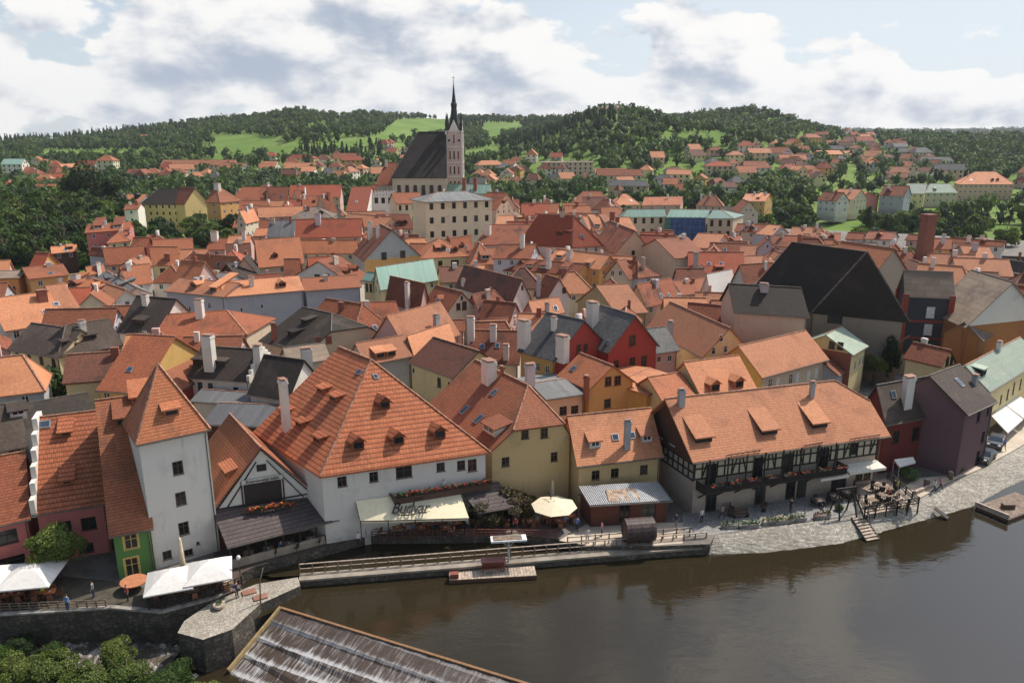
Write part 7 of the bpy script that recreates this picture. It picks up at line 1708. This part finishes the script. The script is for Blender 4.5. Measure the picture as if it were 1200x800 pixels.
far_house(232,201,62,10,5.5,'sand','salmon','very long low building with a bright salmon roof on the western slope', rz=-.06)
far_house(270,206,26,10,6,'lilac','salmon','stepped salmon roofed row at the end of the long low building', rz=-.5)
far_house(649,206,19,11,10,'sand','shake','flat topped beige apartment block left of its twin', pitch=.12); far_house(680,206,19,11,10,'sand','shake','flat topped beige apartment block right of its twin', pitch=.12)
far_house(726,216,30,10,6,'cream','rust','long low cream row with rust roof below the wooded knoll'); far_house(16,211,16,10,12,'white','copper','ornate white villa with a copper edge at the west margin')
far_house(124,203,14,11,10,'cream','orange','tall cream villa with a bright hipped orange roof on the western slope', hip=(1,1)); far_house(101,203,15,10,6,'grey','red','barn like grey house with a plain red roof beside the tall cream villa'); far_house(159,214,14,10,6,'stone','orange','grey house with an orange roof beneath the long low building')
far_house(1013,172,24,11,6,'white','red','broad white villa with a red roof high on the eastern slope', rz=.2); far_house(1060,170,12,9,5,'rose','brown','small brown roofed house at the edge of the eastern woods')
far_house(168,166,9,8,6,'ochre','salmon','tiny ochre chapel house high in the western woods'); far_house(875,180,14,10,6,'white','red','white house with a dark red hipped roof above the eastern meadow', hip=(1,1))
# chapel turret near the school
p = hit_ground(724, 242)
if p:
    r = empty('chapel_turret', (p.x, p.y, p.z), 0, 'little square turret with a rust pyramid cap near the school', 'turret'); b = MB(); b.box((-2,-2,0),(2,2,9)); b.build('shaft', W('sand'), r); b = MB(); b.tube([(0,0,9),(0,0,12.5)],[3.1,.05],4,smooth=False); b.build('cap', ROOF['rust'], r)
# ------------------------------------------------------------------ woods
FOREST = {0: [], 1: [], 2: [], 3: []}
def blocked(x, y, pad=3.0):
    for f, (fx, fy, fr) in zip(FPS, FCS):
        if abs(fx-x) < fr and abs(fy-y) < fr and math.hypot(fx-x, fy-y) < fr*.5 + pad: return True
    return False
rng.seed(33); IND = []
HOUSEZ = [z for z, n in ZONES]
D = 345.0
while D < 1640:
    step = 6.6 + (D-345)*.006; na = int(2*R_(37)*D/step)
    for i in range(na):
        a = -R_(37) + 2*R_(37)*(i+rng.random())/na; DD = D + rng.uniform(-.5,.5)*step; x, y = DD*math.sin(a), DD*math.cos(a); z = terrain_z(x, y); px, py = to_px((x, y, z)); cd = lerp_tab(CDIST, px)
        if DD > cd + 60: continue
        if any(in_poly((px, py - 1), m) or in_poly((px, py - 5), m) for m in MEADOWS): continue
        if 950 < px < 1195 and 212 < py < 262 and rng.random() < .8: continue
        if any(in_poly((px, py), m) for m in HOUSEZ): pr = .33
        elif DD < 420 and not px < 175: pr = .40 if px < 860 else .62
        else: pr = .93
        if 150 < px < 290 and DD < 370: pr *= .5
        if math.sin(x*.021+1)*math.sin(y*.013+x*.006) > .62 and DD > 600: pr *= .45
        if rng.random() > pr or blocked(x, y): continue
        con = (math.sin(x*.009+2)+math.sin(y*.011)) > 1.25 and DD > 700
        r = rng.uniform(3.0,5.4) * (1 if DD < 600 else 1.1); h = r*rng.uniform(1.9,2.5) * (1.1 if con else 1)
        if DD < 560 and len(IND) < 290 and (DD < 400 or rng.random() < .30): IND.append((x, y, z, r, h)); continue
        FOREST[2 if con else rng.choice((0,0,1,3))].append((x, y, z, r, h))
    D += step
print('trees', len(IND), {k: len(v) for k, v in FOREST.items()})
for (x, y, z, r, h) in IND:
    tree(x, y, z-.3, r, h, 'c' if rng.random() < .08 else 'm', rng.choice((LEAF, LEAF, LEAF_D, LEAF_L, LEAF_D)), None, None, trunk=.12)
# bank of the western river: trees standing between the houses and the water
for i in range(150):
    px = rng.uniform(-10,125); py = rng.uniform(250,318); p = hit_ground(px, py)
    if p is None or math.hypot(p.x, p.y) < 244: continue
    if blocked(p.x, p.y, 1): continue
    tree(p.x, p.y, p.z-.3, rng.uniform(3.4,5.6), rng.uniform(8,12), 'm', rng.choice((LEAF, LEAF, LEAF_D, LEAF_L)), None, None, trunk=.06)
for i in range(36):                                 # gardens inside the town
    px = rng.choice((rng.uniform(940,1200), rng.uniform(150,300), rng.uniform(600,700))); py = rng.uniform(248,290) if px > 900 else rng.uniform(262,300); p = hit_ground(px, py)
    if p is None or blocked(p.x, p.y, 1): continue
    tree(p.x, p.y, p.z-.3, rng.uniform(2.4,4.2), rng.uniform(6,10), 'm', rng.choice((LEAF, LEAF_L, LEAF_D)), None, None, trunk=.1)
def forest_mesh(name, trees, mat, cone, nq, seed, label):
    r = np.random.default_rng(seed); T_ = np.array(trees)
    if not len(T_): return
    protos = []
    for s in range(10):
        k = nq; d = r.normal(size=(k,3)); d /= np.linalg.norm(d, axis=1)[:,None]; d[:,2] = np.abs(d[:,2])*.9 + np.where(r.random(k) < .35, -.5, 0)
        if cone: t = r.random(k)**.7; a = r.uniform(0,6.283,k); P = np.stack([(1-t)*.62*np.cos(a), (1-t)*.62*np.sin(a), -1+2*t], axis=1)
        else:
            cl = r.normal(size=(7,3)); cl /= np.linalg.norm(cl, axis=1)[:,None]; cl *= .5; P = cl[r.integers(0,7,k)] + d*.52
        nr = P/(np.linalg.norm(P,axis=1)[:,None]+1e-6) + r.normal(size=P.shape)*.5; nr /= np.linalg.norm(nr,axis=1)[:,None]; a_ = np.cross(nr, r.normal(size=P.shape)); a_ /= np.linalg.norm(a_,axis=1)[:,None]; b_ = np.cross(nr,a_); s_ = r.uniform(.16,.30,(k,1))*(.7 if cone else 1)
        Q4 = np.stack([P-a_*s_, P-b_*s_, P+a_*s_, P+b_*s_], axis=1).reshape(-1,3)
        c = .42 if cone else .62; core = np.array([[c,0,-.2],[0,c,-.2],[-c,0,-.2],[0,-c,-.2],[0,0,.75],[0,0,-1.0]]); protos.append(np.concatenate([Q4, core]))
    nv = len(protos[0]); ids = r.integers(0,10,len(T_)); ang = r.uniform(0,6.283,len(T_)); allv = np.empty((len(T_), nv, 3))
    for i, (x,y,z,rr,h) in enumerate(T_):
        p = protos[ids[i]]; c_, s_ = math.cos(ang[i]), math.sin(ang[i]); allv[i,:,0] = x + (p[:,0]*c_-p[:,1]*s_)*rr; allv[i,:,1] = y + (p[:,0]*s_+p[:,1]*c_)*rr; allv[i,:,2] = z + (p[:,2]+.95)*h/2
    quads = np.arange(nq*4).reshape(-1,4); tris = np.array([[0,1,4],[1,2,4],[2,3,4],[3,0,4],[1,0,5],[2,1,5],[3,2,5],[0,3,5]]) + nq*4
    nT = len(T_); loops = np.concatenate([np.concatenate([(quads + i*nv).ravel(), (tris + i*nv).ravel()]) for i in range(nT)]); per = np.concatenate([np.full(nq,4), np.full(8,3)]); tot = np.tile(per, nT); start = np.concatenate([[0], np.cumsum(tot)[:-1]])
    me = bpy.data.meshes.new(name); me.vertices.add(nT*nv); me.vertices.foreach_set('co', allv.ravel()); me.loops.add(len(loops)); me.loops.foreach_set('vertex_index', loops.astype(np.int32)); me.polygons.add(len(tot)); me.polygons.foreach_set('loop_start', start.astype(np.int32)); me.polygons.foreach_set('loop_total', tot.astype(np.int32)); me.update(calc_edges=True)
    me.materials.append(mat); o = bpy.data.objects.new(name, me); COL.objects.link(o); tag(o, label, 'forest', None, 'stuff')
FL1 = leaf_mat('forest_green', (.032,.060,.016), (.052,.088,.022), (.075,.115,.03)); FL2 = leaf_mat('forest_dark', (.020,.040,.013), (.034,.062,.018), (.05,.08,.024)); FL3 = leaf_mat('forest_bright', (.05,.085,.02), (.075,.12,.028), (.10,.15,.04))
forest_mesh('forest', FOREST[0], FL1, False, 46, 1, 'green broadleaf forest covering the hills behind the town')
forest_mesh('forest', FOREST[1], FL2, False, 46, 2, 'darker broadleaf forest patches on the hills')
forest_mesh('forest', FOREST[2], FL2, True, 46, 3, 'dark conifer forest along the hill crests')
forest_mesh('forest', FOREST[3], FL3, False, 46, 4, 'lighter broadleaf trees scattered through the hill forest')
# far ridge woods
FR = []
for i in range(2600): a = rng.uniform(R_(-38), R_(38)); DD = rng.uniform(3300,3950); x, y = DD*math.sin(a), DD*math.cos(a); r = rng.uniform(10,18); FR.append((x,y,terrain_z(x,y)-2,r,r*1.3))
forest_mesh('far_forest', FR, FL2, False, 14, 6, 'blue green wooded ridge on the far horizon')
# mast on the hill
p = hit_ground(741, 134)
if p: r = empty('radio_mast', (p.x,p.y,p.z), 0, 'thin radio mast on the wooded summit right of the farmhouse', 'mast'); b = MB(); b.tube([(0,0,0),(0,0,26)],[.5,.25],5); b.build('pole', M_steel, r, uv=False)
# ================================================================== FINISHING
for H in HOUSES:
    for c in H.root.children: c.matrix_parent_inverse = H.S
# how much of each thing the camera sees: used to leave out what is hidden, to keep the 300 largest as things of their own and to write the labels
bpy.context.view_layer.update()
def tally():
    from mathutils.bvhtree import BVHTree
    vs, fs, own, names, off = [], [], [], [], 0
    for o in scn.objects:
        if o.type != 'MESH' or not len(o.data.vertices) or o.name.startswith(('window', 'pane')): continue
        r = o
        while r.parent: r = r.parent
        me = o.data; n = len(me.vertices); co = np.empty(n * 3); me.vertices.foreach_get('co', co); M = np.array(o.matrix_world)
        vs.append(co.reshape(-1, 3) @ M[:3, :3].T + M[:3, 3]); names.append(r.name)
        l = np.empty(len(me.loops), dtype=np.int32); me.loops.foreach_get('vertex_index', l); l = (l + off).tolist(); q = 0
        for p in me.polygons: t = p.loop_total; fs.append(l[q:q + t]); q += t; own.append(len(names) - 1)
        off += n
    bv = BVHTree.FromPolygons(np.concatenate(vs).tolist(), fs); seen = {}
    for py in np.arange(96, 520, 2.0):
        st = 2.0 if py < 300 else 4.0
        for px in np.arange(1, 1200, st):
            loc, nr, idx, d = bv.ray_cast(CAMV, ray(float(px), float(py)).normalized())
            if idx is None: continue
            e = seen.setdefault(names[own[idx]], [0, 0.0, 0.0]); k = st * 2 / 7.0; e[0] += k; e[1] += px * k; e[2] += py * k
    return {k: (v[0], v[1] / v[0], v[2] / v[0]) for k, v in seen.items()}
SEEN = tally()
def family(r):
    out = []
    def rec(o):
        out.append(o)
        for c in o.children: rec(c)
    rec(r); return out
def drop(rs):
    bpy.data.batch_remove([o for r in (rs if isinstance(rs, list) else [rs]) for o in family(r)])
def merge(roots, name, label):
    vs, ls, pt, mi, uv, mats, off = [], [], [], [], [], [], 0
    for r in roots:
        for o in family(r):
            if o.type != 'MESH': continue
            me = o.data; n = len(me.vertices); co = np.empty(n*3, dtype=np.float32); me.vertices.foreach_get('co', co); M = np.array(o.matrix_world); co = co.reshape(-1,3) @ M[:3,:3].T + M[:3,3]
            l = np.empty(len(me.loops), dtype=np.int32); me.loops.foreach_get('vertex_index', l); t = np.empty(len(me.polygons), dtype=np.int32); me.polygons.foreach_get('loop_total', t); m = np.empty(len(me.polygons), dtype=np.int32); me.polygons.foreach_get('material_index', m)
            slots = [s.material for s in o.material_slots]; lut = []
            for s in slots:
                if s not in mats: mats.append(s)
                lut.append(mats.index(s))
            u = np.zeros(len(l)*2, dtype=np.float32)
            if me.uv_layers: me.uv_layers[0].data.foreach_get('uv', u)
            vs.append(co); ls.append(l + off); pt.append(t); mi.append(np.array(lut, dtype=np.int32)[m]); uv.append(u); off += n
    if not vs: return
    vs = np.concatenate(vs); ls = np.concatenate(ls); pt = np.concatenate(pt); mi = np.concatenate(mi); uv = np.concatenate(uv); st = np.concatenate([[0], np.cumsum(pt)[:-1]])
    me = bpy.data.meshes.new(name); me.vertices.add(len(vs)); me.vertices.foreach_set('co', vs.ravel().astype(np.float32)); me.loops.add(len(ls)); me.loops.foreach_set('vertex_index', ls.astype(np.int32)); me.polygons.add(len(pt)); me.polygons.foreach_set('loop_start', st.astype(np.int32)); me.polygons.foreach_set('loop_total', pt)
    for m in mats: me.materials.append(m)
    me.polygons.foreach_set('material_index', mi); me.uv_layers.new(name='UVMap').data.foreach_set('uv', uv); me.update(calc_edges=True)
    o = bpy.data.objects.new(name, me); COL.objects.link(o); tag(o, label, name.replace('_', ' '), None, 'stuff')
    drop(roots)
hs = [(SEEN.get(H.root.name, (0,0,0))[0], H) for H in HOUSES]
auto_h = [(s, H) for s, H in hs if not H.root.get('label')]; named = len(hs) - len(auto_h)
gone = [H for s, H in auto_h if s < 1.5]
drop([H.root for H in gone])
rest = sorted([(s, i, H) for i, (s, H) in enumerate(auto_h) if s >= 1.5], key=lambda t: -t[0]); keep = rest[:300-named-8]; far = rest[300-named-8:]
merge([H.root for s, i, H in far], 'distant_houses', 'hundreds of small far houses and roof slivers too small to tell apart')
trs = [(SEEN.get(r.name, (0,0,0))[0], r, l) for r, l in TREES]; free_t = sorted([(s, i, r) for i, (s, r, l) in enumerate(trs) if not l], key=lambda t: -t[0]); nt = sum(1 for s, r, l in trs if l)
drop([t[2] for t in free_t if t[0] < .5])
free_t = [t for t in free_t if t[0] >= .5]; keep_t = free_t[:280-nt]; merge([r for s, i, r in free_t[280-nt:]], 'woodland', 'lesser trees filling the gaps of the gardens and river banks')
print('kept', len(keep), 'merged', len(far), 'gone', len(gone), 'trees', len(keep_t))
# labels by look and by the nearest landmark
LM = [('the church', 500,185), ('the church tower', 533,180), ('the cream hotel', 540,250), ('the battlemented house', 447,238), ('the monastery', 190,252), ('the baroque gable', 230,240), ('the plain pale block', 140,247), ('the copper roofed school', 755,262),
      ('the blue scaffolding', 806,264), ('the brick chimney', 1078,285), ('the malt tower', 1090,370), ('the brewery hall', 985,330), ('the two red gables', 715,395), ('the olive salmon roofed house', 725,350), ('the grey gabled house', 460,290), ('the hilltop farmhouse', 716,130),
      ('the twin apartment blocks', 664,202), ('the museum', 1155,218), ('the long low building', 232,195), ('the cream hipped villa', 124,195), ('the broad white villa', 1013,166), ('the long curved grey facade', 280,360), ('the brick red terrace house', 125,275), ('the balcony gable', 541,355),
      ('the copper roof', 480,328), ('the wood clad barn', 1160,370), ('the amber terrace house', 15,335), ('the stepped parapet', 40,520), ('the yellow corner house', 40,430), ('the guesthouse', 910,500), ('the big ribbed roof', 430,480), ('the white sheet roof', 848,330), ('the red meadow house', 1010,232),
      ('the meadow behind the spire', 560,180), ('the western meadow', 300,165), ('the eastern meadow', 815,162), ('the eastern woods', 1120,185), ('the western river bend', 60,290), ('the ornate white villa', 16,203), ('the chapel turret', 724,225), ('the dark stone gabled house', 350,385), ('the knoll', 690,180)]
ORD = ['nearest', 'second', 'third', 'fourth', 'fifth', 'sixth', 'seventh', 'eighth', 'ninth', 'tenth', 'eleventh', 'twelfth', 'thirteenth', 'fourteenth', 'fifteenth', 'sixteenth']
RW = {'orange': 'orange', 'salmon': 'salmon pink', 'red': 'red', 'rust': 'rust brown', 'brown': 'brown', 'dark': 'charcoal', 'black': 'black', 'slate': 'slate grey', 'shake': 'board grey', 'moss': 'pale green', 'copper': 'copper green', 'lead': 'metal grey', 'pantile': 'ribbed orange', 'whitesheet': 'white'}
WW = {'lilac': 'pale lilac', 'butter': 'butter yellow', 'old': 'weathered', 'brownwood': 'dark timber', 'bluegrey': 'blue grey', 'sand': 'sandy'}
RM = {v.name: k for k, v in ROOF.items()}
def describe_house(r, scale):
    roof = wall = None; ch = 0; dm = 0
    for c in r.children:
        if c.name.startswith('roof'): roof = RM.get(c.data.materials[0].name, 'orange'); ch += sum(1 for q in c.children if q.name.startswith('chimney'))
        if c.name.startswith('wall'): wall = c.data.materials[0].name.replace('plaster_', '')
        if c.name.startswith('chimney'): ch += 1
        if c.name.startswith('dormer'): dm += 1
    return '%s house with a %s roof%s' % (WW.get(wall, wall), RW.get(roof, roof), (' and dormers' if dm else ' and chimney' if ch else ''))
def describe_tree(r):
    m = [c for c in r.children if c.name.startswith('crown')][0].material_slots[0].material.name.replace('leaves_', '')
    return {'green': 'mid green tree', 'light': 'light green tree', 'dark': 'dark green tree', 'olive': 'olive tree', 'brown': 'brown tree'}[m]
items = [(H.root, describe_house(H.root, 1), 'house', s) for s, i, H in keep] + [(r, describe_tree(r), 'tree', s) for s, i, r in keep_t]
by = {}
for r, desc, cat, s in items:
    _, px, py = SEEN[r.name]; best = min(LM, key=lambda l: ((l[1]-px)**2 + ((l[2]-py)*1.8)**2)); dx, dy = px - best[1], (py - best[2]) * 1.8
    rel = ('right of' if dx > 0 else 'left of') if abs(dx) > abs(dy) else ('before' if dy > 0 else 'behind')
    by.setdefault((desc, rel, best[0], cat), []).append((math.hypot(dx, dy), r.name, r))
for (desc, rel, lm, cat), L in by.items():
    L.sort()
    for k, (_, _, r) in enumerate(L):
        pre = '' if len(L) == 1 else (ORD[k] + ' ' if k < len(ORD) else 'farther ')
        txt = ' '.join((pre + desc + ' ' + rel + ' ' + lm).replace('the dark stone gabled', 'the stone gabled').split()[:16])
        tag(r, txt, cat, 'houses of the old town and its slopes' if cat == 'house' else 'trees among the houses and on the banks')
for H in HOUSES:
    try:
        if H.root.get('category') == 'house' and not H.root.get('group'): H.root['group'] = 'houses of the old town and its slopes'
    except ReferenceError: pass
# ------------------------------------------------------------------ the air over the valley
hm = bpy.data.materials.new('valley_haze'); hm.use_nodes = True; hk = N(hm.node_tree); hk.n.clear()
ho = hk.add('ShaderNodeOutputMaterial'); hv = hk.add('ShaderNodeVolumePrincipled'); hk.l.new(hv.outputs[0], ho.inputs['Volume'])
hv.inputs['Color'].default_value = (.90, .94, 1.0, 1); hv.inputs['Density'].default_value = .00007; hv.inputs['Anisotropy'].default_value = .2
b = MB(); b.box((-3600, -60, -40), (3600, 4300, 330)); tag(b.build('haze', hm, uv=False), kind='stuff')
